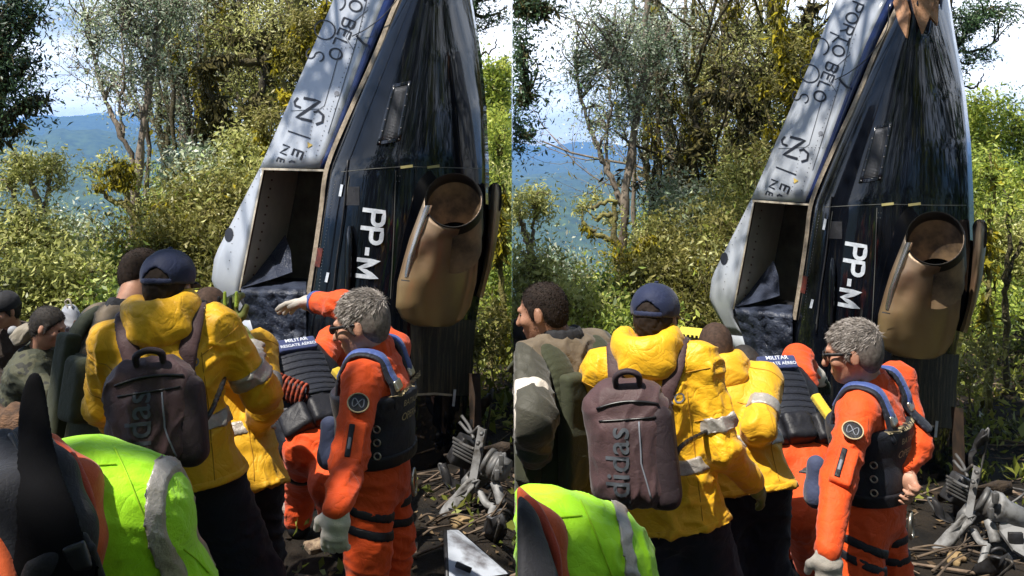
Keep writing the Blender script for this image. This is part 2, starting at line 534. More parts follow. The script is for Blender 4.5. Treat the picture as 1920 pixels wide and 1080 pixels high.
def ground_z(x, y):
    x = np.asarray(x, float); y = np.asarray(y, float)
    r = np.hypot(x, y); th = np.degrees(np.arctan2(x, y))
    P = np.stack([x, y, np.zeros_like(x)], -1)
    z = 0.05 * fbm(P * 1.7, 3, 2) + 0.06 * fbm(P * 0.5, 2, 5)
    z = z - 0.22 * sstep(-0.15, 0.35, x) * sstep(60, 20, r)
    z = z + 0.30 * sstep(-1.7, -2.3, x) * sstep(4.2, 4.9, y) * sstep(9, 6.5, y)        # bank by the log
    z = z + 0.10 * sstep(4.2, 5.2, y) * sstep(9, 6, y)
    z = z + 1.1 * sstep(1, 12, np.abs(x) * 0 + (x + 3.0)) * sstep(9, 16, y) * sstep(40, 18, r) * 0
    drop = -170 * sstep(15, 900, r) - 0.42 * np.clip(r - 15, 0, 60)
    z = z + drop
    far = sstep(150, 1200, r)
    z = z + far * 38 * fbm(P / 900.0, 4, 21)
    lf = sstep(-13, -19, th)
    z = z + far * 0.0
    for (rc, wdt, zl, zr, sd_) in ((2200, 380, 8, -62, 4), (3500, 600, 85, -46, 5), (5500, 900, 200, 4, 6), (9000, 1900, 410, 120, 7)):
        crest = zr + (zl - zr) * lf
        nn = fbm(np.stack([th / 2.3, th * 0 + 3.3 * sd_, th * 0], -1), 5, sd_)
        crest = crest + nn * rc * 0.013
        z = z + (crest - z) * np.exp(-((r - rc) / wdt) ** 2) * sstep(0, 300, r - 900)
    z = z + np.clip((r - 40) / 400, 0, 1) * 7 * fbm(P / 26.0, 3, 31)
    return z

def gz(x, y): return float(ground_z(np.array([x]), np.array([y]))[0])

th = np.radians(np.concatenate([np.arange(-180, -38, 3.0), np.arange(-38, 38, 0.34), np.arange(38, 180, 3.0)]))
rr = np.concatenate([[0.05], np.geomspace(0.4, 10000, 230)])
TT, RR = np.meshgrid(th, rr, indexing='xy')
GX, GY = RR * np.sin(TT), RR * np.cos(TT)
GP = np.stack([GX, GY, ground_z(GX, GY)], -1)

def ground_mat():
    m, nt, b = new_mat('forest_soil'); L = nt.links.new
    tcn = nt.nodes.new('ShaderNodeTexCoord')
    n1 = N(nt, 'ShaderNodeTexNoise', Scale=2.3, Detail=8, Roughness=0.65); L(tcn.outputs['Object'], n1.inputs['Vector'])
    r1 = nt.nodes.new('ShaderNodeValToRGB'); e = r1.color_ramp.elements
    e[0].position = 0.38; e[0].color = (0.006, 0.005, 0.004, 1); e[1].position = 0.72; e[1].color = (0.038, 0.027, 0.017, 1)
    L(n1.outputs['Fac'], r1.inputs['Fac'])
    # forest canopy far down the slope and in the valley
    n2 = N(nt, 'ShaderNodeTexNoise', Scale=0.035, Detail=8, Roughness=0.7); L(tcn.outputs['Object'], n2.inputs['Vector'])
    r2 = nt.nodes.new('ShaderNodeValToRGB'); e = r2.color_ramp.elements
    e[0].position = 0.35; e[0].color = (0.015, 0.03, 0.012, 1); e[1].position = 0.66; e[1].color = (0.07, 0.11, 0.035, 1)
    L(n2.outputs['Fac'], r2.inputs['Fac'])
    n3 = N(nt, 'ShaderNodeTexNoise', Scale=0.006, Detail=5); L(tcn.outputs['Object'], n3.inputs['Vector'])
    r3 = nt.nodes.new('ShaderNodeValToRGB'); e = r3.color_ramp.elements
    e[0].position = 0.66; e[0].color = (0, 0, 0, 1); e[1].position = 0.68; e[1].color = (1, 1, 1, 1)
    L(n3.outputs['Fac'], r3.inputs['Fac'])
    mf = N(nt, 'ShaderNodeMix', data_type='RGBA'); mf.inputs['B'].default_value = (0.13, 0.16, 0.06, 1)   # cleared fields
    L(r3.outputs['Color'], mf.inputs['Factor']); L(r2.outputs['Color'], mf.inputs['A'])
    ln = N(nt, 'ShaderNodeVectorMath', operation='LENGTH'); L(tcn.outputs['Object'], ln.inputs[0])
    mr = N(nt, 'ShaderNodeMapRange'); mr.inputs['From Min'].default_value = 14; mr.inputs['From Max'].default_value = 30
    L(ln.outputs['Value'], mr.inputs['Value'])
    mm = N(nt, 'ShaderNodeMix', data_type='RGBA')
    L(mr.outputs['Result'], mm.inputs['Factor']); L(r1.outputs['Color'], mm.inputs['A']); L(mf.outputs['Result'], mm.inputs['B'])
    L(mm.outputs['Result'], b.inputs['Base Color'])
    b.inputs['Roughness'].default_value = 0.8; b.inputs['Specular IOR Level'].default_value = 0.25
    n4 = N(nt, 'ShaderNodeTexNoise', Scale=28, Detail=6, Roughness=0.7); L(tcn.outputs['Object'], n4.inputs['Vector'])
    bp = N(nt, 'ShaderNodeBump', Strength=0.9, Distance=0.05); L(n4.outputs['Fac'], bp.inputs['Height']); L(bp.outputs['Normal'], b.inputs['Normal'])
    return m
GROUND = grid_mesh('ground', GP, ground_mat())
GROUND['kind'] = 'structure'; GROUND['label'] = 'dark forest floor falling away to a wooded valley and blue hills'

# ------------------------------------------------------------------ haze
hm = bpy.data.materials.new('haze_air'); hm.use_nodes = True
hn = hm.node_tree; hn.nodes.clear()
pv = hn.nodes.new('ShaderNodeVolumePrincipled'); ho = hn.nodes.new('ShaderNodeOutputMaterial')
pv.inputs['Color'].default_value = (0.22, 0.48, 1.0, 1); pv.inputs['Density'].default_value = 0.00017
pv.inputs['Anisotropy'].default_value = 0.0
hn.links.new(pv.outputs[0], ho.inputs['Volume'])
zb = float(GP[..., 2].min()) - 1.5; zt = float(GP[..., 2].max()) + 3
HAZE = boxmesh('haze', (0, 0, (zb + zt) / 2), (10050, 10050, (zt - zb) / 2), hm)
tag(HAZE, 'thin blue air between the near trees and the far hills', None, kind='stuff')

# ------------------------------------------------------------------ vegetation
BARK = mat('bark_grey_brown', (0.10, 0.075, 0.055), 0.85, 0, (0.28, 0.23, 0.18), 9, 6, (1, 1, 0.3), 0.8, 50, (1, 1, 0.25))
BARK_D = mat('bark_dark_mossy', (0.022, 0.018, 0.013), 0.9, 0, (0.12, 0.10, 0.04), 7, 6, (1, 1, 0.5), 0.9, 50)
BARK_Y = mat('bark_yellow_lichen', (0.10, 0.08, 0.045), 0.9, 0, (0.30, 0.27, 0.07), 10, 6, (1, 1, 0.6), 0.9, 50)
LEAF_S = leaf_mat('leaf_silver_green', [(0.124, 0.194, 0.099), (0.352, 0.474, 0.300), (0.700, 0.700, 0.597), (0.458, 0.597, 0.211)], 0.38, 0.4, 0.6)
LEAF_D = leaf_mat('leaf_dark_green', [(0.026, 0.049, 0.031), (0.060, 0.116, 0.054), (0.116, 0.206, 0.071)], 0.25, 0.4, 0.6)
LEAF_O = leaf_mat('leaf_olive', [(0.162, 0.176, 0.057), (0.374, 0.407, 0.111), (0.671, 0.671, 0.243), (0.700, 0.700, 0.374)], 0.45)
LEAF_G = leaf_mat('leaf_fresh_green', [(0.087, 0.132, 0.038), (0.260, 0.355, 0.070), (0.514, 0.609, 0.100), (0.700, 0.700, 0.151)], 0.48)
LEAF_Y = leaf_mat('leaf_yellow_green', [(0.08, 0.078, 0.018), (0.22, 0.22, 0.05), (0.36, 0.34, 0.10), (0.50, 0.44, 0.17)], 0.5)
LEAF_B = leaf_mat('leaf_brown_thin', [(0.112, 0.090, 0.050), (0.290, 0.245, 0.145), (0.491, 0.446, 0.268)], 0.4)
MOSS = leaf_mat('moss_yellow', [(0.041, 0.039, 0.011), (0.152, 0.138, 0.020), (0.414, 0.359, 0.028), (0.580, 0.455, 0.041)], 0.35, 0.9, 0.1)
MOSS_D = leaf_mat('moss_dark', [(0.035, 0.033, 0.020), (0.078, 0.073, 0.035), (0.174, 0.150, 0.054)], 0.15, 0.95, 0.1)

def leaves(name, P, size, mat_, parent, rng, aspect=0.32, xlim=None, droop=0.0):
    P = np.asarray(P, float)
    if xlim is not None:
        k = (P[:, 0] > xlim[0] + 0.004) & (P[:, 0] < xlim[1] - 0.004); P = P[k]
    n = len(P)
    if n == 0: return None
    a = rng.normal(size=(n, 3)); a[:, 2] -= droop; a /= np.linalg.norm(a, axis=1)[:, None]
    b = np.cross(a, rng.normal(size=(n, 3))); b /= np.linalg.norm(b, axis=1)[:, None] + 1e-9
    L = size * np.minimum(np.exp(rng.normal(0, 0.36, n)), 1.7); w = L * aspect
    c = np.cross(a, b)
    mid = P + a * (0.45 * L)[:, None] + c * (0.12 * L)[:, None]
    v = np.stack([P, mid + b * (w * 0.5)[:, None], P + a * L[:, None], mid - b * (w * 0.5)[:, None]], 1).reshape(-1, 3)
    if xlim is not None:
        v[:, 0] = np.clip(v[:, 0], xlim[0] + 0.0015, xlim[1] - 0.0015)
    q = np.arange(4 * n).reshape(n, 4)
    o = link(name, mesh_np(name, v, q), mat_)
    adopt(parent, o)
    return o

def clip_path(P, R, xlim):
    if xlim is None: return P, R
    k = (P[:, 0] > xlim[0] + 0.06) & (P[:, 0] < xlim[1] - 0.06)
    if k.all(): return P, R
    idx = np.flatnonzero(k)
    if len(idx) < 2: return None, None
    runs = np.split(idx, np.flatnonzero(np.diff(idx) > 1) + 1)
    best = max(runs, key=len)
    if len(best) < 2: return None, None
    return P[best], R[best]

def px3(p, dx, dy):
    x, y, d = p
    if y == 'g':
        X = (x + dx - 960) / F * d
        return V(X, d, gz(X, d) - 0.06)
    return np.array(at(x + dx, y + dy, d))

def tree(name, label, limbs, clumps, leafmat, bark, seed, leaf=0.045, dx=0, dy=0, xlim=None, aspect=0.32, twig=26,
         moss=None, mossmat=None, cat='tree', group=None, spread=0.10, sides=7, droop=0.0, jit=0.012, moss_len=0.09):
    """limbs: [(points in picture/depth, r0, r1)] first is the trunk; clumps: [(px, py, d, rx, ry, leaves)] radii in picture pixels"""
    rng = np.random.default_rng(seed)
    paths, pts, prs = [], [], []
    for L_pts, r0, r1 in limbs:
        P = spline([px3(p, dx, dy) for p in L_pts], 6, jit, rng)
        R = np.linspace(r0, r1, len(P)) * (1 + 0.12 * rng.normal(size=len(P)))
        P, R = clip_path(P, R, xlim)
        if P is None: continue
        paths.append((P, R)); pts.append(P); prs.append(R)
    root = px3(limbs[0][0][0], dx, dy)
    if xlim is not None: root[0] = np.clip(root[0], xlim[0] + 0.05, xlim[1] - 0.05)
    e = empty(name, root, label, cat, group)
    if paths:
        o = tubes('trunk', paths, bark, None, sides); adopt(e, o)
        if xlim is not None and xlim[0] > -50: o['kind'] = 'stuff'
    AP = np.vstack(pts) if pts else None
    AR = np.concatenate(prs) if prs else None
    twigs, LP = [], []
    for (cx, cy, d, rx, ry, n) in clumps:
        c = np.array(at(cx + dx, cy + dy, d)); s = d / F
        if xlim is not None and (c[0] - rx * s * 1.3 > xlim[1] or c[0] + rx * s * 1.3 < xlim[0]): continue
        rad = V(rx * s, max(rx, ry) * s * 0.9, ry * s)
        m = max(4, int(twig * (rx * ry) / 2500.0))
        m = min(m, 130)
        u = rng.normal(size=(m, 3)); u /= np.linalg.norm(u, axis=1)[:, None]
        ends = c + u * (rng.random(m) ** 0.45)[:, None] * rad
        per = max(3, int(n * 0.9) // m)
        if AP is not None:
            D = np.linalg.norm(AP - c, axis=1)
            near = np.argsort(D)[:max(4, len(AP) // 10)]
        for en in ends:
            if AP is not None:
                st = AP[rng.choice(near)]
                if np.linalg.norm(st - en) > 1.9 * max(rad): st = c + (st - c) * 0.35
            else:
                st = c - V(0, 0, rad[2]) + rng.normal(size=3) * 0.1 * rad
            mid = (st + en) / 2 + rng.normal(size=3) * 0.12 * np.linalg.norm(en - st) + V(0, 0, 0.05)
            tp = spline([st, mid, en], 4)
            tr = np.linspace(0.011, 0.003, len(tp))
            a, b_ = clip_path(tp, tr, xlim)
            if a is not None: twigs.append((a, b_))
            t = rng.random(per) ** 0.6 * 0.75 + 0.25
            i = np.clip((t * (len(tp) - 1)).astype(int), 0, len(tp) - 2)
            f = (t * (len(tp) - 1) - i)[:, None]
            q = tp[i] * (1 - f) + tp[i + 1] * f
            LP.append(q + rng.normal(size=(per, 3)) * spread * (0.35 + 0.65 * rng.random((per, 1))))
    if twigs:
        o = tubes('branches', twigs, bark, None, 4); adopt(e, o); o['kind'] = 'stuff'
    if LP:
        co_ = leaves('crown', np.vstack(LP), leaf, leafmat, e, rng, aspect, xlim, droop)
        if co_: co_['kind'] = 'stuff'
    if moss and AP is not None:
        i = rng.choice(len(AP), moss)
        Q = AP[i] + rng.normal(size=(moss, 3)) * (AR[i][:, None] * 0.9 + 0.012)
        lump = vnoise(Q * 3.0, seed) > -0.15
        Q = Q[lump]
        mo = leaves('moss', Q, moss_len, mossmat or MOSS, e, rng, 0.3, xlim, 1.4)
        if mo: mo['kind'] = 'stuff'
    return e

def bush(name, label, clumps, leafmat, seed, dx=0, dy=0, xlim=None, leaf=0.05, aspect=0.4, spread=0.17, bark=None, stems=True, group=None, cat='bush', droop=0.0):
    c0 = clumps[0]
    limbs = []
    rng = np.random.default_rng(seed + 500)
    for c in clumps:
        for k in range(1):
            ox = rng.normal() * c[3] * 0.3
            limbs.append(([(c[0] + ox, 'g', c[2]), (c[0] + ox * 1.5 + rng.normal() * 10, c[1] + c[4] * 0.5, c[2]), (c[0] + ox * 2, c[1] - c[4] * 0.5, c[2])], 0.011, 0.005))
    low = []
    for c in clumps:
        gy = float(HY + (H - 0.25) * F / c[2]) - dy          # picture row of the ground there
        y = c[1] + c[4] * 0.9
        while y < gy:
            low.append((c[0] + rng.normal() * c[3] * 0.25, y, c[2], c[3] * 0.95, 34, int(c[5] * 0.32)))
            y += 44
    clumps = [(c[0], c[1], c[2], c[3], c[4], int(c[5] * 0.85)) for c in clumps] + low
    return tree(name, label, limbs, clumps, leafmat, bark or BARK_Y, seed, leaf, dx, dy, xlim, aspect, 30, cat=cat, group=group, spread=spread, droop=droop)

def grow(p, d, L, r, lev, rng, out, tips, gnarl=0.25, lift=0.15, kids=(4, 6), maxlev=3):
    """recursive limb: wanders, thins, throws side limbs"""
    n = 7; pts = [np.array(p, float)]; d = d / np.linalg.norm(d)
    for k in range(n):
        d = d + rng.normal(size=3) * gnarl * 0.5 + V(0, 0, lift * 0.3); d /= np.linalg.norm(d)
        pts.append(pts[-1] + d * L / n)
    P = np.array(pts); R = np.linspace(r, r * 0.45, n + 1)
    out.append((P, R))
    if lev >= maxlev: tips.append(P); return
    if lev == maxlev - 1: tips.append(P[3:])
    for k in range(rng.integers(kids[0], kids[1] + 1)):
        t = rng.uniform(0.3, 1.0); i_ = int(t * n)
        a = rng.normal(size=3); a -= d * (a @ d); a /= np.linalg.norm(a)
        ang = rng.uniform(0.45, 1.15)
        grow(P[i_], d * math.cos(ang) + a * math.sin(ang), L * rng.uniform(0.38, 0.62), R[i_] * 0.55, lev + 1, rng, out, tips, gnarl, lift, kids, maxlev)

def rtree(name, label, px, d, h, r, lean, leafmat, bark, seed, dx=0, dy=0, xlim=None, leaf=0.034, n=2500, spread=0.10, gnarl=0.28, kids=(4, 6), moss=0, mossmat=None, cat='tree', group=None, stems=1, splay=0.0, maxlev=3, moss_len=0.08, aspect=0.36):
    rng = np.random.default_rng(seed)
    X = (px + dx - 960) / F * d
    base = V(X, d, gz(X, d) - 0.08)
    if xlim is not None: base[0] = np.clip(base[0], xlim[0] + 0.04, xlim[1] - 0.04)
    e = empty(name, base, label, cat, group)
    out, tips = [], []
    for k in range(stems):
        dr = V(lean[0], lean[1], 1.0) + (V(rng.normal() * splay, rng.normal() * splay, 0) if stems > 1 else 0)
        grow(base + (V(rng.normal(), rng.normal(), 0) * 0.06 if stems > 1 else 0), dr, h * (rng.uniform(0.7, 1.0) if stems > 1 else 1), r, 0, rng, out, tips, gnarl, 0.2, kids, maxlev)
    thick, thin, AP = [], [], []
    for P, R in out:
        P, R = clip_path(P, R, xlim)
        if P is None: continue
        (thick if R[0] > 0.012 else thin).append((P, R)); AP.append(np.hstack([P, R[:, None]]))
    if thick: o = tubes('trunk', thick, bark, None, 6); adopt(e, o); o['kind'] = 'stuff' if stems > 1 else ''
    if thick and stems == 1: del o['kind']
    if thin: o = tubes('branches', thin, bark, None, 4); adopt(e, o); o['kind'] = 'stuff'
    T = np.vstack(tips)
    q = T[rng.integers(0, len(T), n)] + rng.normal(size=(n, 3)) * spread
    lo = leaves('crown', q, leaf, leafmat, e, rng, aspect, xlim)
    if lo: lo['kind'] = 'stuff'
    if moss and AP:
        Q = np.vstack(AP); i_ = rng.integers(0, len(Q), moss)
        q = Q[i_, :3] + rng.normal(size=(moss, 3)) * (Q[i_, 3:] * 0.8 + 0.012)
        q = q[vnoise(q * 2.6, seed) > 0.0]
        mo = leaves('moss', q, moss_len, mossmat or MOSS, e, rng, 0.3, xlim, 1.4)
        if mo: mo['kind'] = 'stuff'
    return e

SEAM = 0.0
for side, (dx, dy, xlim) in {'left': (0, 0, (-99, SEAM)), 'right': (912, 66, (SEAM, 99))}.items():
    sd = 0 if side == 'left' else 100
    K = dict(dx=dx, dy=dy, xlim=xlim)
    vw = side + ' half'
    tree('slender_tree', f'tall slender pale-barked tree with forked trunk standing over the valley, {vw}',
         [([(236, 'g', 10), (243, 520, 10), (252, 420, 10), (262, 290, 10), (284, 130, 10.2), (299, 0, 10.4), (304, -160, 10.5)], 0.062, 0.03),
          ([(256, 320, 10), (228, 255, 10), (200, 190, 10.1), (176, 110, 10.2), (165, 40, 10.2)], 0.034, 0.012),
          ([(230, 258, 10), (226, 200, 10), (234, 140, 9.9), (228, 60, 9.9)], 0.018, 0.008),
          ([(285, 128, 10.2), (318, 50, 10.4), (350, -30, 10.5)], 0.022, 0.010),
          ([(280, 150, 10.2), (258, 70, 10.1), (240, -20, 10)], 0.022, 0.010)],
         [(190, 60, 10.2, 52, 65, 2600), (255, 40, 10.1, 60, 70, 3200), (215, 150, 10.1, 50, 45, 1500), (320, 20, 10.4, 60, 60, 2600),
          (270, 135, 10.2, 50, 50, 1500), (240, 205, 9.9, 30, 26, 260), (210, -30, 10, 90, 50, 2500)],
         LEAF_S, BARK, 11 + sd, 0.034, aspect=0.36, spread=0.17, **K)
    tree('twin_stem_tree', f'thin twin-stemmed tree behind the slender forked one, {vw}',
         [([(312, 'g', 12), (312, 330, 12), (300, 250, 12), (298, 150, 12), (304, 40, 12), (312, -120, 12)], 0.06, 0.03),
          ([(312, 300, 12), (316, 200, 12), (306, 120, 12), (322, 10, 12)], 0.04, 0.02),
          ([(306, 280, 12), (282, 200, 12), (270, 160, 12)], 0.025, 0.012)],
         [(330, 70, 12, 60, 70, 2500), (370, 130, 12, 55, 55, 1900), (300, 200, 12, 50, 45, 1200), (350, -10, 12, 70, 50, 2200), (340, 215, 12, 40, 40, 900)],
         LEAF_S, BARK_D, 23 + sd, 0.034, spread=0.2, **K)
    tree('mossy_leaning_tree', f'leaning grey tree hung with dark moss in the middle distance, {vw}',
         [([(338, 'g', 13), (350, 300, 13), (345, 220, 13), (330, 120, 13), (318, 20, 13), (312, -120, 13)], 0.11, 0.05),
          ([(350, 250, 13), (385, 190, 13), (405, 120, 13), (400, 20, 13)], 0.05, 0.02),
          ([(385, 195, 13), (430, 170, 13), (460, 100, 13)], 0.04, 0.02)],
         [(400, 60, 13, 75, 75, 2800), (450, 30, 13, 60, 60, 2000), (380, 160, 13, 60, 50, 1500), (440, 150, 13, 50, 60, 1500)],
         LEAF_B, BARK, 31 + sd, 0.036, moss=2600, mossmat=MOSS_D, spread=0.22, moss_len=0.10, **K)
    tree('gnarled_mossy_tree', f'gnarled tree with shaggy dark horizontal limbs and yellow moss beside the tail, {vw}',
         [([(590, 'g', 11), (592, 420, 11), (585, 250, 11), (572, 110, 11), (552, 20, 11), (535, -120, 11)], 0.13, 0.06),
          ([(572, 110, 11), (520, 108, 10.8), (470, 118, 10.6), (420, 110, 10.5), (385, 128, 10.4)], 0.06, 0.03),
          ([(568, 80, 11), (520, 70, 11), (480, 78, 11), (430, 66, 11)], 0.05, 0.022),
          ([(500, 112, 10.7), (490, 170, 10.6), (470, 200, 10.5), (500, 215, 10.5)], 0.045, 0.02),
          ([(430, 300, 10.5), (418, 235, 10.5), (400, 190, 10.5), (380, 120, 10.5)], 0.05, 0.03),
          ([(395, 290, 10.5), (388, 230, 10.5), (412, 190, 10.5)], 0.045, 0.03),
          ([(560, 30, 11), (590, -20, 11), (620, -60, 11)], 0.04, 0.02),
          ([(570, 100, 11), (600, 60, 11), (620, 10, 11)], 0.045, 0.02)],
         [(520, 40, 11.2, 75, 55, 2400), (470, 160, 11.2, 70, 60, 2600), (530, 180, 11.2, 60, 65, 2400), (590, 20, 11.2, 55, 50, 1500),
          (420, 70, 11.4, 50, 60, 1600), (440, 240, 11.4, 50, 40, 1300), (560, 130, 11.2, 50, 50, 1500)],
         LEAF_O, BARK_D, 47 + sd, 0.042, moss=4200, mossmat=MOSS_D, spread=0.2, moss_len=0.11, **K)
    tree('yellow_moss_tree', f'young tree wrapped in bright yellow moss right beside the white tail boom, {vw}',
         [([(560, 'g', 10), (562, 330, 10), (568, 200, 10), (572, 120, 10), (556, 40, 10), (545, -60, 10)], 0.05, 0.03),
          ([(572, 120, 10), (598, 60, 10), (612, 0, 10)], 0.03, 0.02), ([(566, 220, 10), (530, 160, 10), (520, 90, 10)], 0.03, 0.015),
          ([(562, 330, 10), (520, 300, 10), (490, 250, 10)], 0.03, 0.015)],
         [(575, 40, 10, 40, 50, 900), (540, 110, 10, 45, 50, 900), (510, 230, 10, 50, 45, 1000)],
         LEAF_Y, BARK_Y, 53 + sd, 0.042, moss=3600, mossmat=MOSS, spread=0.10, moss_len=0.08, **K)
    tree('edge_tree', f'dark evergreen with crooked boughs at the left edge of the {vw}',
         [([(-90, 'g', 8), (-70, 400, 8), (-40, 300, 8), (0, 235, 8), (30, 208, 8), (60, 190, 8), (84, 192, 8)], 0.09, 0.02),
          ([(-40, 300, 8), (-10, 268, 8), (20, 248, 8), (42, 232, 8)], 0.03, 0.012),
          ([(-30, 290, 8), (5, 160, 8), (12, 60, 8), (30, -20, 8)], 0.05, 0.02),
          ([(8, 120, 8), (40, 70, 8), (70, 30, 8)], 0.025, 0.01), ([(5, 170, 8), (40, 130, 8), (80, 110, 8)], 0.02, 0.01)]
         + ([([(-20, -60, 8), (30, -50, 8), (80, -55, 8), (125, -45, 8)], 0.04, 0.015)] if side == 'right' else []),
         [(10, 40, 8, 55, 60, 1500), (30, 130, 8, 50, 50, 1100), (50, 195, 8, 34, 26, 700), (10, 190, 8, 30, 30, 700), (45, 10, 8, 40, 35, 1100), (10, 250, 8, 30, 14, 350),
          (-60, 120, 8, 60, 120, 1600)]
         + ([(60, -50, 8, 60, 18, 900), (110, -40, 8, 40, 25, 500), (70, 60, 8, 20, 40, 250), (90, 110, 8, 30, 16, 250)] if side == 'right' else []),
         LEAF_D, BARK_D, 61 + sd, 0.042, moss=900, mossmat=MOSS_D, spread=0.15, moss_len=0.07, **K)
    tree('scrub_tree', f'small spreading scrub tree with olive crown before the valley, {vw}',
         [([(40, 'g', 8.6), (58, 520, 8.6), (82, 468, 8.6), (80, 400, 8.6), (62, 350, 8.6), (30, 300, 8.6)], 0.055, 0.015),
          ([(82, 460, 8.6), (84, 400, 8.6), (88, 365, 8.6), (92, 320, 8.6)], 0.03, 0.01),
          ([(76, 450, 8.6), (42, 395, 8.6), (12, 340, 8.6)], 0.028, 0.01), ([(66, 352, 8.6), (48, 318, 8.6)], 0.015, 0.008)],
         [(95, 305, 8.6, 36, 28, 850), (30, 310, 8.6, 40, 26, 850), (108, 345, 8.6, 22, 20, 320), (60, 330, 8.6, 30, 22, 400), (10, 350, 8.6, 30, 30, 600)],
         LEAF_O, BARK, 71 + sd, 0.045, aspect=0.28, spread=0.08, **K)
    tree('stunted_mossy_tree', f'stunted moss-draped tree with clubbed twigs left of the slender trunk, {vw}',
         [([(265, 'g', 9.2), (262, 460, 9.2), (240, 390, 9.2), (205, 372, 9.2), (180, 350, 9.2)], 0.04, 0.02),
          ([(245, 400, 9.2), (232, 340, 9.2), (205, 345, 9.2)], 0.03, 0.02), ([(236, 350, 9.2), (240, 310, 9.2), (198, 325, 9.2)], 0.025, 0.018),
          ([(262, 460, 9.2), (285, 400, 9.2), (310, 380, 9.2)], 0.03, 0.015)],
         [(175, 325, 9.4, 26, 16, 350), (205, 305, 9.4, 20, 12, 150), (240, 345, 9.4, 26, 24, 300), (290, 390, 9.4, 30, 30, 500)],
         LEAF_O, BARK_Y, 83 + sd, 0.04, moss=2600, mossmat=MOSS, spread=0.07, moss_len=0.05, **K)
    for i, (lab, cl, lm, lf) in enumerate([
        ('pale feathery bush low at the left edge', [(20, 440, 8.2, 70, 60, 2600), (90, 470, 8.2, 60, 50, 1900)], LEAF_O, 0.045),
        ('rounded grey-green bush in the gap before the valley', [(130, 440, 10.5, 50, 38, 1800), (175, 465, 10.5, 40, 35, 1400)], LEAF_S, 0.045),
        ('low tangled olive bush behind the kneeling men', [(60, 545, 7.8, 90, 55, 3400), (150, 530, 7.8, 60, 55, 2400)], LEAF_O, 0.05),
        ('yellow-green bush at the foot of the slender tree', [(220, 520, 8.8, 50, 60, 2600), (175, 570, 8.2, 50, 45, 1800)], LEAF_G, 0.05),
        ('sunlit yellow thicket behind the capped man', [(310, 470, 9, 60, 70, 3000), (350, 400, 9.6, 55, 60, 2500)], LEAF_Y, 0.05),
        ('pale silvery bush in the middle of the thicket', [(400, 330, 10.2, 65, 60, 3000), (350, 320, 10.6, 50, 45, 1800)], LEAF_S, 0.05),
        ('golden thicket against the white fuselage skin', [(405, 450, 9.2, 60, 75, 3200), (440, 380, 9.6, 60, 60, 2600), (400, 560, 8.6, 70, 60, 2400)], LEAF_Y, 0.05),
        ('olive bush high beside the fuselage skin', [(470, 300, 10.2, 60, 60, 2800), (500, 350, 9.8, 50, 60, 2000)], LEAF_O, 0.05),
        ('shaded bush low behind the rescuers', [(300, 580, 7.6, 80, 60, 2800), (240, 600, 7.4, 60, 50, 1700)], LEAF_G, 0.05),
        ('dark hanging bush filling the gap over the valley edge', [(262, 420, 11.5, 30, 40, 900), (310, 340, 12.5, 40, 40, 1300), (308, 400, 11.5, 42, 50, 1500)], LEAF_G, 0.045)]):
        if side == 'right' and i in (2,): lab = 'low tangled olive bush behind the soldier'
        bush('bush', f'{lab}, {vw}', cl, lm, 300 + i * 7 + sd, leaf=lf, group='bushes of the forest edge', **K)
    for i, (px_, d_, h_, r_, ln, lm, bk, n_, ms, mm, lab) in enumerate([
        (410, 13.5, 5.0, 0.06, (0.12, 0), LEAF_B, BARK, 2600, 900, MOSS_D, 'brown-twigged tree in the tangle'),
        (432, 12.2, 4.6, 0.06, (0.04, 0), LEAF_B, BARK_D, 2400, 2200, MOSS_D, 'crooked tree with hanging dark moss'),
        (465, 13.2, 5.0, 0.06, (0.05, 0), LEAF_O, BARK, 2600, 1200, MOSS, 'olive-leaved tree with yellow moss tufts'),
        (486, 12.0, 4.8, 0.07, (0.08, 0), LEAF_O, BARK_D, 2400, 2600, MOSS_D, 'shaggy dark-limbed tree in the tangle'),
        (520, 13.4, 5.2, 0.06, (-0.04, 0), LEAF_B, BARK, 2600, 800, MOSS, 'thin brown tree close to the tail boom'),
        (556, 12.4, 5.0, 0.06, (0.06, 0), LEAF_Y, BARK_Y, 2400, 2600, MOSS, 'lichened tree glowing yellow beside the tail boom'),
        (604, 13.6, 5.2, 0.06, (0.0, 0), LEAF_O, BARK_D, 2600, 900, MOSS, 'upright tree half hidden by the tail boom')]):
        rtree('thicket_tree', f'{lab}, {vw}', px_, d_, h_, r_, ln, lm, bk, 600 + i * 3 + sd, n=n_, moss=ms, mossmat=mm, group='trees of the tangled thicket', spread=0.12, gnarl=0.30, **K)
    for i, (x0, x1, d_, r_, bk, cl, lab) in enumerate([
        (272, 276, 11.5, 0.035, BARK, [(285, -20, 11.5, 45, 50, 700), (268, 70, 11.5, 30, 30, 220)], 'straight thin trunk just right of the slender tree'),
        (326, 318, 11.0, 0.04, BARK_D, [(318, -10, 11, 50, 50, 800), (335, 90, 11, 34, 34, 260)], 'straight dark trunk in the middle of the view'),
        (352, 372, 12.0, 0.045, BARK, [(380, -20, 12, 60, 50, 900), (360, 80, 12, 40, 40, 300)], 'straight trunk leaning right behind the capped man'),
        (392, 386, 11.4, 0.04, BARK_Y, [(390, -10, 11.4, 50, 50, 800), (400, 120, 11.4, 36, 36, 300)], 'straight yellow-mossed trunk in the thicket'),
        (436, 448, 12.2, 0.05, BARK, [(450, -20, 12.2, 60, 50, 900), (430, 60, 12.2, 40, 40, 350)], 'straight grey trunk rising from the thicket'),
        (480, 470, 11.6, 0.04, BARK_D, [(470, -10, 11.6, 50, 50, 800)], 'straight dark trunk near the tail boom'),
        (528, 512, 12.4, 0.045, BARK_Y, [(510, -10, 12.4, 50, 50, 800), (530, 60, 12.4, 36, 36, 300)], 'straight yellowish trunk near the tail boom')]):
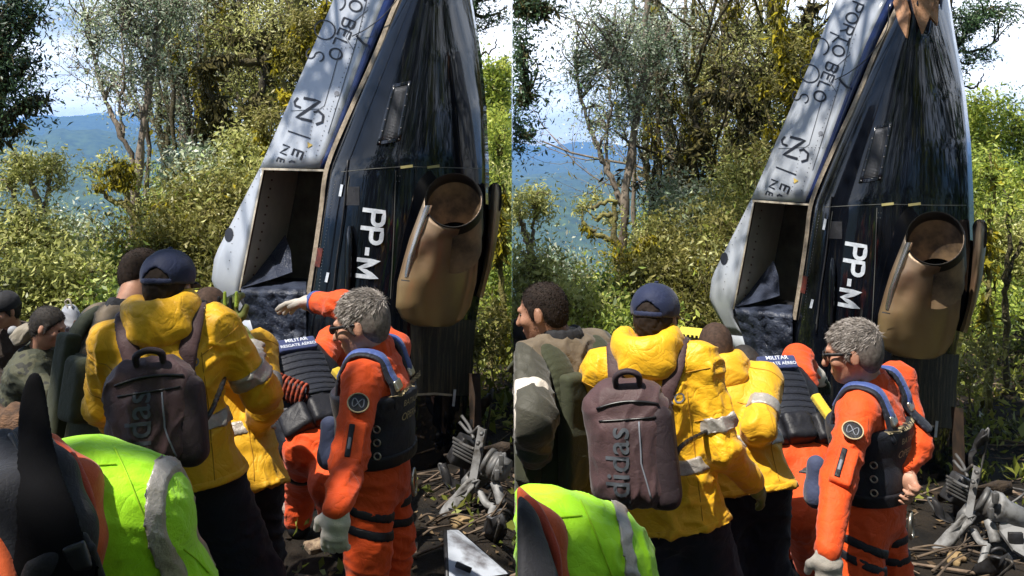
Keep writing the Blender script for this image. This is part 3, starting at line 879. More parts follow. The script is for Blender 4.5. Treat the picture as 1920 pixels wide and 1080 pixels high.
        tree('straight_thin_tree', f'{lab}, {vw}', [([(x0, 'g', d_), (x0 + 3, 420, d_), ((x0 + x1) / 2 + 4, 250, d_), (x1, 80, d_), (x1 + 2, -120, d_)], r_, r_ * 0.5),
             ([((x0 + x1) / 2 + 3, 240, d_), ((x0 + x1) / 2 - 24, 160, d_), ((x0 + x1) / 2 - 34, 90, d_)], r_ * 0.45, r_ * 0.2), ([(x1, 130, d_), (x1 + 26, 60, d_), (x1 + 34, 0, d_)], r_ * 0.45, r_ * 0.2)],
             cl, LEAF_S if i < 4 else LEAF_O, bk, 760 + i + sd, 0.034, spread=0.16, moss=700, mossmat=MOSS if i % 2 else MOSS_D, moss_len=0.06, group='straight thin trees of the thicket', **K)
    for i, (px_, d_, h_, lm, lab) in enumerate([
        (15, 8.4, 0.9, LEAF_O, 'leggy olive shrub at the left edge'), (90, 8.8, 0.7, LEAF_O, 'leggy pale shrub below the scrub tree'), (150, 9.4, 0.6, LEAF_S, 'grey leggy shrub before the valley'),
        (215, 9.0, 0.7, LEAF_G, 'green leggy shrub left of the slender trunk'), (292, 9.0, 1.2, LEAF_Y, 'yellow leggy shrub right of the slender trunk'), (335, 9.6, 1.5, LEAF_Y, 'tall yellow leggy shrub in the thicket'),
        (372, 9.4, 1.6, LEAF_O, 'tall olive leggy shrub in the thicket'), (412, 9.2, 1.6, LEAF_Y, 'golden leggy shrub by the fuselage'), (452, 9.8, 1.9, LEAF_G, 'tall green leggy shrub by the fuselage'), (495, 10, 2.1, LEAF_O, 'tallest olive leggy shrub by the tail')]):
        rtree('leggy_shrub', f'{lab}, {vw}', px_, d_, h_, 0.022, (0, 0), lm, BARK_Y, 700 + i * 3 + sd, n=2600, stems=6, splay=0.22, leaf=0.045, spread=0.07, moss=500, kids=(3, 5), maxlev=2, cat='shrub', group='leggy shrubs of the forest edge', moss_len=0.05, **K)
    # right of the wreck
    tree('branching_canopy_tree', f'thin-leaved tree spreading over the sky right of the wreck, {vw}',
         [([(838, 'g', 12.5), (842, 400, 12.5), (850, 150, 12.5), (858, 60, 12.5), (862, -20, 12.5), (866, -140, 12.5)], 0.11, 0.06),
          ([(858, 70, 12.5), (885, 20, 12.5), (915, -20, 12.5), (945, -40, 12.5)], 0.035, 0.012),
          ([(856, 30, 12.5), (890, 30, 12.5), (925, 28, 12.5), (960, 10, 12.5)], 0.03, 0.01),
          ([(853, 100, 12.5), (880, 52, 12.5), (905, 54, 12.5), (930, 36, 12.5)], 0.02, 0.008),
          ([(850, 110, 12.5), (890, 100, 12.5), (920, 95, 12.5), (932, 72, 12.5)], 0.02, 0.008)],
         [(890, -20, 12.5, 50, 40, 1700), (930, -45, 12.5, 55, 38, 1500), (885, 20, 12.5, 34, 22, 700), (905, 45, 12.5, 28, 18, 420), (935, 40, 12.5, 24, 14, 300), (880, 75, 12.5, 30, 22, 500), (980, -40, 12.5, 50, 30, 900)],
         LEAF_D, BARK_D, 131 + sd, 0.045, spread=0.09, **K)
    tree('thin_lichen_tree', f'thin bent lichened sapling on the sunlit slope right of the wreck, {vw}',
         [([(968, 'g', 9.5), (976, 560, 9.5), (972, 480, 9.5), (980, 400, 9.5), (975, 300, 9.5)], 0.04, 0.018),
          ([(975, 470, 9.5), (990, 420, 9.5), (1005, 380, 9.5)], 0.025, 0.012)],
         [(980, 330, 9.5, 30, 40, 600)], LEAF_G, BARK_D, 141 + sd, 0.045, **K)
    tree('crooked_sapling', f'crooked yellow-mossed sapling close to the exhaust, {vw}',
         [([(948, 'g', 9), (942, 560, 9), (938, 470, 9), (942, 380, 9), (952, 300, 9), (945, 220, 9)], 0.03, 0.012),
          ([(940, 480, 9), (925, 420, 9), (930, 360, 9)], 0.016, 0.008)],
         [(940, 250, 9, 30, 40, 700), (930, 330, 9, 24, 30, 400)], LEAF_G, BARK_Y, 151 + sd, 0.045, moss=700, **K)
    for i, (lab, cl, lm, lf) in enumerate([
        ('broad bright green bush on the slope top', [(930, 160, 13.5, 55, 55, 3000), (975, 170, 13.5, 50, 60, 2400), (905, 200, 13.5, 40, 60, 2200), (1010, 200, 13.5, 40, 60, 1500)], LEAF_G, 0.06),
        ('deep green bush halfway down the slope', [(925, 270, 12.5, 50, 65, 3000), (975, 280, 12.5, 50, 65, 2400), (1010, 300, 12.5, 40, 60, 1500)], LEAF_G, 0.055),
        ('brown-green thicket by the exhaust', [(930, 370, 11.5, 45, 60, 2400), (975, 380, 11.5, 45, 60, 2000), (1010, 400, 11.5, 40, 60, 1300)], LEAF_O, 0.05),
        ('low fern clump on the lit ground', [(930, 520, 10.5, 40, 40, 1300), (985, 500, 11, 50, 50, 1500)], LEAF_G, 0.06),
        ('small leafy sprout patch beside the hull foot', [(905, 640, 8.4, 26, 26, 500), (935, 600, 8.8, 26, 26, 450)], LEAF_Y, 0.05)]):
        bush('bush', f'{lab} right of the wreck, {vw}', cl, lm, 400 + i * 7 + sd, leaf=lf, group='bushes right of the wreck', **K)
# ------------------------------------------------------------------ crashed helicopter (nose down, tail boom in the air)
def interp(y, tab):
    ys = [t[0] for t in tab]
    return np.array([np.interp(y, ys, [t[i] for t in tab]) for i in range(1, len(tab[0]))])

HC = at(700, 900, 6.6); HC = Vector((HC.x, HC.y, gz(HC.x, HC.y)))
# rows: picture row, left silhouette, white|blue edge, blue|dark edge, ridge under the strap, right silhouette
HROW = [(-90, 664, 762, 778, 790, 872), (0, 625, 720, 739, 748, 885), (100, 582, 681, 695, 704, 902), (200, 538, 645, 655, 661, 912), (315, 487, 600, 611, 614, 917),
        (400, 443, 594, 598, 601, 918), (480, 402, 583, 587, 590, 913), (530, 396, 577, 580, 582, 905), (600, 436, 566, 569, 572, 893), (660, 462, 560, 563, 566, 888),
        (740, 480, 556, 558, 562, 885), (860, 500, 556, 558, 562, 872), (960, 520, 560, 562, 566, 862)]
D_LEFT, D_WHITE, D_RIDGE, D_RIGHT = 6.75, 6.45, 6.42, 6.75

def hull_row(y): return interp(y, HROW)
def white_d(y, x):
    xl, xw, xb, xr, xR = hull_row(y)
    t = (x - xl) / (xr - xl)
    return D_LEFT + (D_RIDGE - D_LEFT) * t - 0.05 * math.sin(math.pi * min(max(t, 0), 1))
def cowl_d(y, x):
    xl, xw, xb, xr, xR = hull_row(y)
    t = min(max((x - xr) / (xR - xr), 0), 1)
    base = D_RIDGE + (D_RIGHT - D_RIDGE) * t
    b = math.sin(math.pi * min(t, 0.999) ** 1.05) ** 0.62
    bulge = 0.42 + 0.08 * np.interp(y, [0, 300, 900], [-1, 0.2, 0.2])
    return base - bulge * b
def wp(x, y, off=0.0): return at(x, y, white_d(y, x) - off)
def cp(x, y, off=0.0): return at(x, y, cowl_d(y, x) - off)

def paint_white():
    m, nt, b = new_mat('paint_silver_white'); L = nt.links.new
    tcn = nt.nodes.new('ShaderNodeTexCoord')
    n1 = N(nt, 'ShaderNodeTexNoise', Scale=3.0, Detail=6, Roughness=0.65); L(tcn.outputs['Object'], n1.inputs['Vector'])
    r = nt.nodes.new('ShaderNodeValToRGB'); e = r.color_ramp.elements
    e[0].position = 0.3; e[0].color = (0.40, 0.43, 0.48, 1); e[1].position = 0.7; e[1].color = (0.47, 0.50, 0.55, 1)
    L(n1.outputs['Fac'], r.inputs['Fac'])
    n2 = N(nt, 'ShaderNodeTexNoise', Scale=16.0, Detail=8, Roughness=0.7); L(tcn.outputs['Object'], n2.inputs['Vector'])
    r2 = nt.nodes.new('ShaderNodeValToRGB'); e = r2.color_ramp.elements
    e[0].position = 0.60; e[0].color = (0, 0, 0, 1); e[1].position = 0.74; e[1].color = (1, 1, 1, 1)
    L(n2.outputs['Fac'], r2.inputs['Fac'])
    mx = N(nt, 'ShaderNodeMix', data_type='RGBA'); mx.inputs['B'].default_value = (0.20, 0.18, 0.15, 1)
    sc = N(nt, 'ShaderNodeMath', operation='MULTIPLY'); sc.inputs[1].default_value = 0.28
    L(r2.outputs['Color'], sc.inputs[0]); L(sc.outputs[0], mx.inputs['Factor']); L(r.outputs['Color'], mx.inputs['A'])
    L(mx.outputs['Result'], b.inputs['Base Color'])
    b.inputs['Roughness'].default_value = 0.32; b.inputs['Metallic'].default_value = 0.25
    n3 = N(nt, 'ShaderNodeTexNoise', Scale=2.2, Detail=2); L(tcn.outputs['Object'], n3.inputs['Vector'])
    bp = N(nt, 'ShaderNodeBump', Strength=0.25, Distance=0.05); L(n3.outputs['Fac'], bp.inputs['Height']); L(bp.outputs['Normal'], b.inputs['Normal'])
    return m

def paint_black():
    m, nt, b = new_mat('paint_black_gloss'); L = nt.links.new
    tcn = nt.nodes.new('ShaderNodeTexCoord')
    mp_ = N(nt, 'ShaderNodeMapping'); mp_.inputs['Scale'].default_value = (14, 14, 0.7); L(tcn.outputs['Object'], mp_.inputs['Vector'])
    n1 = N(nt, 'ShaderNodeTexNoise', Scale=2.5, Detail=6, Roughness=0.65); L(mp_.outputs['Vector'], n1.inputs['Vector'])
    r = nt.nodes.new('ShaderNodeValToRGB'); e = r.color_ramp.elements
    e[0].position = 0.58; e[0].color = (0.004, 0.005, 0.008, 1); e[1].position = 0.85; e[1].color = (0.035, 0.032, 0.024, 1)
    L(n1.outputs['Fac'], r.inputs['Fac']); L(r.outputs['Color'], b.inputs['Base Color'])
    mr = N(nt, 'ShaderNodeMapRange'); mr.inputs['From Min'].default_value = 0.52; mr.inputs['From Max'].default_value = 0.85
    mr.inputs['To Min'].default_value = 0.05; mr.inputs['To Max'].default_value = 0.22
    L(n1.outputs['Fac'], mr.inputs['Value']); L(mr.outputs['Result'], b.inputs['Roughness'])
    b.inputs['Specular IOR Level'].default_value = 0.4; b.inputs['Coat Weight'].default_value = 0.2; b.inputs['Coat Roughness'].default_value = 0.05
    mp2 = N(nt, 'ShaderNodeMapping'); mp2.inputs['Scale'].default_value = (2, 2, 0.8); L(tcn.outputs['Object'], mp2.inputs['Vector'])
    n3 = N(nt, 'ShaderNodeTexNoise', Scale=2.2, Detail=3); L(mp2.outputs['Vector'], n3.inputs['Vector'])
    bp = N(nt, 'ShaderNodeBump', Strength=0.03, Distance=0.02); L(n3.outputs['Fac'], bp.inputs['Height']); L(bp.outputs['Normal'], b.inputs['Normal'])
    L(bp.outputs['Normal'], b.inputs['Coat Normal'])
    return m

M_WHITE = paint_white(); M_BLACK = paint_black()
M_BLUE = mat('paint_blue_stripe', (0.009, 0.020, 0.10), 0.25, 0, (0.006, 0.013, 0.06), 6, coat=0.4)
M_INK = mat('lettering_black', (0.012, 0.014, 0.022), 0.5)
M_LET_W = mat('lettering_white', (0.62, 0.66, 0.72), 0.45, 0, (0.42, 0.46, 0.52), 30, 6)
M_STRAP = mat('strap_beige', (0.42, 0.35, 0.27), 0.8, 0, (0.26, 0.21, 0.15), 40, bump=0.4, bscale=300)
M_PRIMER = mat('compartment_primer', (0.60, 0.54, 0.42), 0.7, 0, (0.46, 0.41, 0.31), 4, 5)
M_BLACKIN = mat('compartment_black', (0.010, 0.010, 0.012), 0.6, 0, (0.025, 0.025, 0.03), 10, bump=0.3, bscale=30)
M_SHEET = mat('crumpled_liner', (0.022, 0.027, 0.045), 0.38, 0, (0.045, 0.055, 0.085), 6, bump=0.6, bscale=45)
M_RIVET = mat('rivet_grey', (0.10, 0.10, 0.11), 0.5, 0.5)
M_GOLD = mat('trim_gold', (0.55, 0.40, 0.10), 0.4)
M_RED = mat('placard_red', (0.20, 0.03, 0.015), 0.6, 0, (0.02, 0.01, 0.01), 60, 5)
M_TORN = mat('torn_composite', (0.42, 0.23, 0.13), 0.75, 0, (0.28, 0.13, 0.06), 18, bump=0.5, bscale=90)
M_GREYMETAL = mat('grey_metal', (0.12, 0.12, 0.12), 0.55, 0.35, (0.06, 0.052, 0.045), 9, 8, contrast=(0.4, 0.65))
M_STREAK = mat('streaked_skin', (0.012, 0.011, 0.008), 0.6, 0, (0.14, 0.11, 0.06), 3.2, 8, (14, 14, 1.0), 0.6, 40, (4, 4, 0.4), contrast=(0.5, 0.82))

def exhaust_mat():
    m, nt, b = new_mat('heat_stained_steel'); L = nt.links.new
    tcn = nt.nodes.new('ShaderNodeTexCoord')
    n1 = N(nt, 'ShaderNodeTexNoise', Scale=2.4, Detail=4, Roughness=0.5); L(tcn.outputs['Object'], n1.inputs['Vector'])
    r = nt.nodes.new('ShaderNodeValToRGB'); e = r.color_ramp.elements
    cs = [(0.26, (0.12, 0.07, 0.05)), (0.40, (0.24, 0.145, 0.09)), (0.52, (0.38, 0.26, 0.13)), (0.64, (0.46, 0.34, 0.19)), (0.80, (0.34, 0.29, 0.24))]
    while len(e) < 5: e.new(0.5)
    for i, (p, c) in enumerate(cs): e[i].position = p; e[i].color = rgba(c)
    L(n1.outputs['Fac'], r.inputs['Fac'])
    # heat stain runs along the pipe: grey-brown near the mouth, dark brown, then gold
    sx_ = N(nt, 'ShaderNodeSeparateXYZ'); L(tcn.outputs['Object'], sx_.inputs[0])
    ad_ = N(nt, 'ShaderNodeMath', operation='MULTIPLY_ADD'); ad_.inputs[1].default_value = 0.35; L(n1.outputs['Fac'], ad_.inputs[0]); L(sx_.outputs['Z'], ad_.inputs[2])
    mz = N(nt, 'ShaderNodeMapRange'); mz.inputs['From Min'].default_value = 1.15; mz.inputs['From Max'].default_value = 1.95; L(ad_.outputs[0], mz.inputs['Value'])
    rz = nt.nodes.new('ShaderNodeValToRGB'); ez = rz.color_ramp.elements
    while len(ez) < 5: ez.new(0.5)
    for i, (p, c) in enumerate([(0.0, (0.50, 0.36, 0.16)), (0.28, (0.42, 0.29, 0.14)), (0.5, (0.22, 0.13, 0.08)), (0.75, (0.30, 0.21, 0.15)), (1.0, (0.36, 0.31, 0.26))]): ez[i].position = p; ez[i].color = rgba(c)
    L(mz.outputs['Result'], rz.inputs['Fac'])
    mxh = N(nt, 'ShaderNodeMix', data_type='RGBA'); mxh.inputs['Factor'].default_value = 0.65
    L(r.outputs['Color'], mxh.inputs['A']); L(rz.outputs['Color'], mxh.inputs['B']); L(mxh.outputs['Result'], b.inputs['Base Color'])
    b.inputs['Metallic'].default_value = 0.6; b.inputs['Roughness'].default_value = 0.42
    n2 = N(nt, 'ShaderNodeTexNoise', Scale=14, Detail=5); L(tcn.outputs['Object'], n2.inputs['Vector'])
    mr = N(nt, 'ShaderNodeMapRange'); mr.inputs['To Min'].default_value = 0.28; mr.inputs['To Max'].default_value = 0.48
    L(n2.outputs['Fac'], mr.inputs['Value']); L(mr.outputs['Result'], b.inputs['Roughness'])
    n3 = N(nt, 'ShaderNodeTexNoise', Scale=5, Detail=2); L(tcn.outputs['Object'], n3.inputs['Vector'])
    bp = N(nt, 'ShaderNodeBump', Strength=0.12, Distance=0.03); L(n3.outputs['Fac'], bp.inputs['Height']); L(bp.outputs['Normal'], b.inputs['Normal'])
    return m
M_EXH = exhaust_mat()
M_EXH_IN = mat('sooty_steel', (0.30, 0.20, 0.11), 0.55, 0.3, (0.05, 0.035, 0.025), 5, 5)
M_SOOT = mat('soot_rim', (0.012, 0.011, 0.010), 0.55, 0.3)

heli = empty('crashed_helicopter', HC, 'wrecked black and white helicopter standing nose down with bronze exhaust, left half', 'helicopter', 'crashed helicopter seen twice')
HP = []       # parts made in world coordinates
def hpart(o, parent=None):
    o.data.transform(Matrix.Translation(-HC)); o.parent = parent or heli
    return o

def grid_px(name, rows, cols_fn, fn, m, solid=0.0):
    P = [[tuple(fn(x, y)) for x in cols_fn(y)] for y in rows]
    o = grid_mesh(name, P, m)
    if solid:
        md = o.modifiers.new('thickness', 'SOLIDIFY'); md.thickness = solid; md.offset = 1
    return hpart(o)

lin = np.linspace
HATCH_T, HATCH_B = 315, 560
def hatch_l(y): return float(np.interp(y, [315, 545, 560], [487 + 5, 447, 447]))
# white skin above the hatch, strip left of the hatch, skin under it
wskin = grid_px('tail_skin', list(lin(-90, HATCH_T, 16)), lambda y: lin(hull_row(y)[0], hull_row(y)[1], 10), wp, M_WHITE, 0.012)
grid_px('side_skin', list(lin(HATCH_T + 0.2, 600, 16)), lambda y: lin(hull_row(y)[0], hatch_l(y) if y < HATCH_B else np.interp(y, [560, 600], [447, 470]), 6), wp, M_WHITE, 0.012)
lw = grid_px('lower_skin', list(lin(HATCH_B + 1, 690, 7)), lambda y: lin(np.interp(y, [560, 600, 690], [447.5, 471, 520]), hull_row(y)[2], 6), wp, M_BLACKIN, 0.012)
grid_px('nose_skin', list(lin(600.5, 700, 5)), lambda y: lin(hull_row(y)[0], np.interp(y, [600, 690, 700], [470.5, 519, 521]), 4), wp, M_WHITE, 0.012)
# left flank turning away behind the white silhouette
def flank(x, y):
    xl = hull_row(y)[0]; t = (x - 0)
    return at(xl + 60 * t * t * 1.0 + 4 * t, y, D_LEFT + 0.01 + 0.75 * t)
grid_px('flank_skin', list(lin(-90, 960, 30)), lambda y: lin(0, 1, 6), flank, M_WHITE)
# blue stripe and the dark joint beside it
grid_px('blue_stripe', list(lin(-90, HATCH_T, 14)), lambda y: lin(hull_row(y)[1], hull_row(y)[2], 3), lambda x, y: wp(x, y, 0.003), M_BLUE, 0.008)
grid_px('joint_strip', list(lin(-90, 960, 30)), lambda y: lin(hull_row(y)[2], hull_row(y)[3], 3), lambda x, y: wp(x, y, -0.012), M_BLACK)
# black engine cowling with a torn upper rim
def torn_top(x):
    t = (x - 745) / 140.0
    return -90 + 0 * t
rows = list(lin(-90, 960, 70))
def cowl_rows(k):
    return None
P = []
NT = 34
for j, y in enumerate(rows):
    row = []
    for t in lin(0, 1, NT):
        yy = y
        if y < 0:      # jagged edge: part of the rim is torn down
            tear = max(0, (0.30 - abs(t - 0.62)) / 0.30) * 78 + 10 * math.sin(t * 61) + 6 * math.sin(t * 133 + 1)
            yy = max(y, -90 + tear) if t > 0.25 else y
        xl, xw, xb, xr, xR = hull_row(yy)
        x = xr + (xR - xr) * t
        row.append(tuple(cp(x, yy)))
    P.append(row)
cw = grid_mesh('engine_cowling', P, M_BLACK)
md = cw.modifiers.new('thickness', 'SOLIDIFY'); md.thickness = 0.012; md.offset = 1
cowl = hpart(cw)
# back of the hull closes it
def back(x, y):
    xl, xw, xb, xr, xR = hull_row(y)
    t = x
    X = (xl + 64) + (xR - xl - 64) * t
    return at(X, y, D_LEFT + 0.76 + 0.25 * math.sin(math.pi * t) - (0.76 - (D_RIGHT - D_LEFT)) * max(0, (t - 0.55) / 0.45) ** 2)
grid_px('rear_skin', list(lin(-90, 960, 30)), lambda y: lin(0, 1, 14), back, M_BLACK)
# torn composite sheets at the top
for (pts) in [[(800, -12), (786, -40), (775, -80), (792, -110), (806, -60)], [(812, -60), (800, -112), (856, -116), (852, -30), (838, -50), (826, -18)]]:
    vs = [cp(x, y, 0.03 + 0.02 * (i % 2)) for i, (x, y) in enumerate(pts)]
    me = py_mesh('torn_sheet', vs, [tuple(range(len(vs)))])
    o = link('torn_sheet', me, M_TORN); md = o.modifiers.new('t', 'SOLIDIFY'); md.thickness = 0.015
    hpart(o)

# ribbons drawn on the skins (lettering strokes, seams)
def ribbon_px(name, pts, wpx, fn, off, m, parent=None, closed=False, sub=3):
    pts = [np.array(p, float) for p in pts]
    if closed: pts = pts + [pts[0]]
    Q = []
    for a, b in zip(pts[:-1], pts[1:]):
        n = max(1, int(np.linalg.norm(b - a) / 14) + 1) if sub else 1
        for k in range(n): Q.append(a + (b - a) * k / n)
    Q.append(pts[-1]); Q = np.array(Q)
    T = np.gradient(Q, axis=0); T /= np.linalg.norm(T, axis=1)[:, None] + 1e-9
    Nn = np.stack([-T[:, 1], T[:, 0]], -1)
    P = [[tuple(fn(q[0] + n[0] * s, q[1] + n[1] * s, off)) for s in (-wpx / 2, wpx / 2)] for q, n in zip(Q, Nn)]
    return grid_mesh(name, P, m, None, False)

def arc(cx, cy, rx, ry, a0, a1, n=16):
    return [(cx + rx * math.cos(math.radians(a)), cy + ry * math.sin(math.radians(a))) for a in lin(a0, a1, n)]

GLYPH = {   # strokes in a unit box: x right, y up
    'P': [[(0, 0), (0, 1), (0.45, 1)] + arc(0.45, 0.76, 0.24, 0.24, 90, -90, 9) + [(0, 0.52)]],
    'O': [arc(0.42, 0.5, 0.42, 0.5, 0, 360, 22)],
    'R': [[(0, 0), (0, 1), (0.42, 1)] + arc(0.42, 0.75, 0.25, 0.25, 90, -90, 9) + [(0, 0.5)], [(0.35, 0.5), (0.68, 0)]],
    'T': [[(0, 1), (0.7, 1)], [(0.35, 1), (0.35, 0)]],
    'B': [[(0, 0), (0, 1), (0.38, 1)] + arc(0.38, 0.77, 0.23, 0.23, 90, -90, 8) + [(0, 0.54)], [(0.38, 0.54)] + arc(0.38, 0.27, 0.27, 0.27, 90, -90, 8) + [(0, 0)]],
    'E': [[(0.6, 1), (0, 1), (0, 0), (0.6, 0)], [(0, 0.52), (0.5, 0.52)]],
    'L': [[(0, 1), (0, 0), (0.55, 0)]],
    'C': [arc(0.45, 0.5, 0.45, 0.5, 45, 315, 18)],
    'S': [arc(0.32, 0.74, 0.3, 0.26, 30, 270, 12) + arc(0.32, 0.25, 0.32, 0.25, 90, -150, 12)],
    'N': [[(0, 0), (0, 1), (0.68, 0), (0.68, 1)]],
    'A': [[(0, 0), (0.35, 1), (0.7, 0)]],
    'M': [[(0, 0), (0, 1), (0.4, 0.15), (0.8, 1), (0.8, 0)]],
    '-': [[(0.05, 0.42), (0.45, 0.42)]],
    ' ': [], }
ADV = {'O': 0.98, 'C': 0.95, 'M': 0.95, 'T': 0.82, 'L': 0.68, '-': 0.62, ' ': 0.45, 'N': 0.86, 'E': 0.75, 'S': 0.8}

def word_px(name, s, p0, e1, height, weight, fn, off, m, track=1.0, wide=1.0):
    """one part per letter; p0 is the pixel of the first letter's base, e1 the reading direction"""
    e1 = np.array(e1, float); e1 /= np.linalg.norm(e1); e2 = np.array((e1[1], -e1[0]))
    x = 0.0
    for ch in s:
        obs = []
        for st in GLYPH[ch]:
            pts = [np.array(p0) + e1 * ((x + a * wide) * height) + e2 * (b * height) for a, b in st]
            obs.append(ribbon_px(name, pts, weight, fn, off, m))
        join_part(name, obs)
        x += ADV.get(ch, 0.8) * wide * track

def join_part(name, obs, parent=None):
    if not obs: return None
    vs, fs, n = [], [], 0
    for k, o in enumerate(obs):
        dz = 0.0006 * k
        vs += [(v.co.x, v.co.y - dz, v.co.z) for v in o.data.vertices]; fs += [tuple(i + n for i in p.vertices) for p in o.data.polygons]
        n += len(o.data.vertices)
    m = obs[0].data.materials[0]
    for o in obs:
        d = o.data; bpy.data.objects.remove(o); bpy.data.meshes.remove(d)
    return hpart(link(name, py_mesh(name, vs, fs), m), parent)

E1 = (-0.383, 0.924)
word_px('letter', 'PORTO BELO', (694, -86), (-0.383, 0.924), 23.5, 3.3, wp, 0.006, M_INK, track=1.13)
# the thin large line
for ch, c, hh in [('C', (632, 2), 38), ('O', (611, 56), 42), ('S', (591, 106), 36)]:
    e1 = np.array(E1); e2 = np.array((e1[1], -e1[0]))
    sx = 0.82 if ch == 'S' else 1.0
    obs = [ribbon_px('letter', [np.array(c) + e1 * ((a - 0.4) * hh * sx) + e2 * ((b - 0.55) * hh * 0.92) for a, b in st], 2.6, wp, 0.006, M_INK) for st in GLYPH[ch]]
    join_part('letter', obs)
join_part('letter', [ribbon_px('letter', [(650, -26), (668, -18), (654, -6)], 2.6, wp, 0.006, M_INK)])
# emblem, bar and small words, traced as strokes (region scale 5.14)
def r2(p): return (p[0] / 5.14 + 1400 - 915, p[1] / 5.14 + 180 - 72)
def st2(name, strokes, w, m=None, parent=None):
    return join_part(name, [ribbon_px(name, [r2(p) for p in s], w, wp, 0.006, m or M_INK) for s in strokes])
st2('emblem', [[(432, 388), (588, 420), (362, 576), (512, 614)]], 5.2)
st2('emblem', [[(378, 385), (345, 425), (352, 462), (405, 482)], [(528, 525), (575, 512), (622, 555), (612, 620), (550, 642)]], 4.4)
st2('lettering_bar', [[(282, 706), (497, 780)]], 2.8)
st2('letter', [[(232, 836), (298, 860), (205, 912), (268, 938)]], 3.0)
st2('letter', [[(170, 1000), (186, 962), (245, 985), (236, 1010)], [(214, 972), (204, 1004)]], 3.0)
st2('letter', [[(318, 940), (342, 880), (428, 912), (400, 985)], [(384, 896), (362, 955)]], 3.6)
st2('letter', [[(290, 1008), (318, 994), (350, 1008)]], 3.4)
tri = [r2(p) for p in [(470, 812), (520, 842), (474, 872)]]
hpart(link('gold_triangle', py_mesh('gold_triangle', [wp(x, y, 0.006) for x, y in tri], [(0, 1, 2)]), M_GOLD))
c = r2((752, 345))
hpart(link('round_stain', py_mesh('round_stain', [wp(c[0] + 5.5 * math.cos(a) * (1 if i % 2 else 0.72), c[1] + 5.5 * math.sin(a) * (1 if i % 2 else 0.72), 0.005) for i, a in enumerate(lin(0, 2 * math.pi, 22)[:-1])], [tuple(range(21))]), mat('stain_grey', (0.16, 0.17, 0.20), 0.6)))
# seams and rivet rows on the white skin
M_SEAM = mat('seam_line', (0.05, 0.055, 0.065), 0.6)
for pts in [[(637, 95), (622, 150), (608, 198), (600, 204), (560, 207), (545, 208)], [(717, -80), (690, -10), (668, 78), (640, 170), (615, 250)], [(690, 18), (665, 40), (648, 70), (662, 92)]]:
    hpart(ribbon_px('skin_seam', pts, 1.1, wp, 0.004, M_SEAM))
hpart(ribbon_px('fuel_cable', [(668, 66), (674, 74), (682, 82), (690, 86)], 4.5, wp, 0.02, M_INK))
def rivets(name, pts, fn, r, m):
    vs, fs = [], []
    for (x, y) in pts:
        n = len(vs)
        for a in range(6): vs.append(fn(x + r * math.cos(a * 1.047), y + r * math.sin(a * 1.047), 0.003))
        vs.append(fn(x, y, 0.006))
        fs += [(n + a, n + (a + 1) % 6, n + 6) for a in range(6)]
    o = hpart(link(name, py_mesh(name, vs, fs), m)); o['kind'] = 'stuff'; return o
def along(pts, step):
    out = []
    for a, b in zip(pts[:-1], pts[1:]):
        a, b = np.array(a, float), np.array(b, float); n = max(1, int(np.linalg.norm(b - a) / step))
        out += [a + (b - a) * k / n for k in range(n)]
    return out
rivets('rivets', along([(606, 204), (650, 204)], 7) + along([(700, -20), (662, 92), (625, 190), (590, 300)], 9) + along([(590, 215), (580, 260), (570, 300)], 7) + along([(640, 90), (680, 88)], 8)
       + along([(530, 215), (500, 290), (440, 425), (425, 520)], 16), wp, 1.0, M_RIVET)
# porthole
hpart(link('porthole', py_mesh('porthole', [wp(429 + 8 * math.cos(a), 440 + 13 * math.sin(a) - 2 * math.cos(a), 0.006) for a in lin(0, 6.283, 25)[:-1]], [tuple(range(24))]), M_INK))
hpart(link('porthole_rim', grid_mesh('porthole_rim', [[tuple(wp(429 + q * 8 * math.cos(a), 440 + q * 13 * math.sin(a) - 2 * math.cos(a), 0.008)) for q in (1.0, 1.22)] for a in lin(0, 6.283, 25)], None).data, M_GREYMETAL)) if False else None

# hatch: frame and the hollow compartment behind it
HT = [(492, 316), (608, 319), (572, 556), (447, 548)]
def hp(x, y, dep): return at(x, y, white_d(min(max(y, 315), 600), x) + dep)
def quadstrip(name, a, b, m, dep=0.5, n=10):
    P = [[tuple(Vector(hp(a[0] + (b[0] - a[0]) * t, a[1] + (b[1] - a[1]) * t, 0.0)) + Vector((0.22, 1.0, 0.05)).normalized() * dep * s) for s in lin(0.0, 1, 5)] for t in lin(0, 1, n)]
    return hpart(grid_mesh(name, P, m, None, False))
M_DIM = mat('compartment_shaded', (0.16, 0.14, 0.10), 0.8, 0, (0.07, 0.06, 0.045), 5, 5)  # shade inside the bay put into the colour of its top and back
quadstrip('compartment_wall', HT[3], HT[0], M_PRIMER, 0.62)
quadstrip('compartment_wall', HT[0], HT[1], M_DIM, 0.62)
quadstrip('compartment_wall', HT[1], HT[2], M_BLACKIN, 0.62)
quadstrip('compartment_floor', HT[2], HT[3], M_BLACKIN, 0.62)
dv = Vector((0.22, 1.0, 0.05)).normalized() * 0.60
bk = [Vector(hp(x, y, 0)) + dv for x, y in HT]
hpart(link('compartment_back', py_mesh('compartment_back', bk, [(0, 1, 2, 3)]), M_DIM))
M_FRAME = mat('hatch_frame_beige', (0.50, 0.45, 0.36), 0.5, 0.2, (0.32, 0.27, 0.2), 20)
M_BROWN = mat('hatch_seal_brown', (0.14, 0.07, 0.04), 0.7)
hpart(ribbon_px('hatch_frame', [(490, 316.5), (609, 319.5)], 4, wp, 0.006, M_FRAME))
hpart(ribbon_px('hatch_frame', [(493, 318), (449, 545)], 3, lambda x, y, o: wp(x, y, o), 0.003, M_FRAME))
quadstrip('hatch_seal', (447.5, 545), (492, 319), M_BROWN, 0.05)
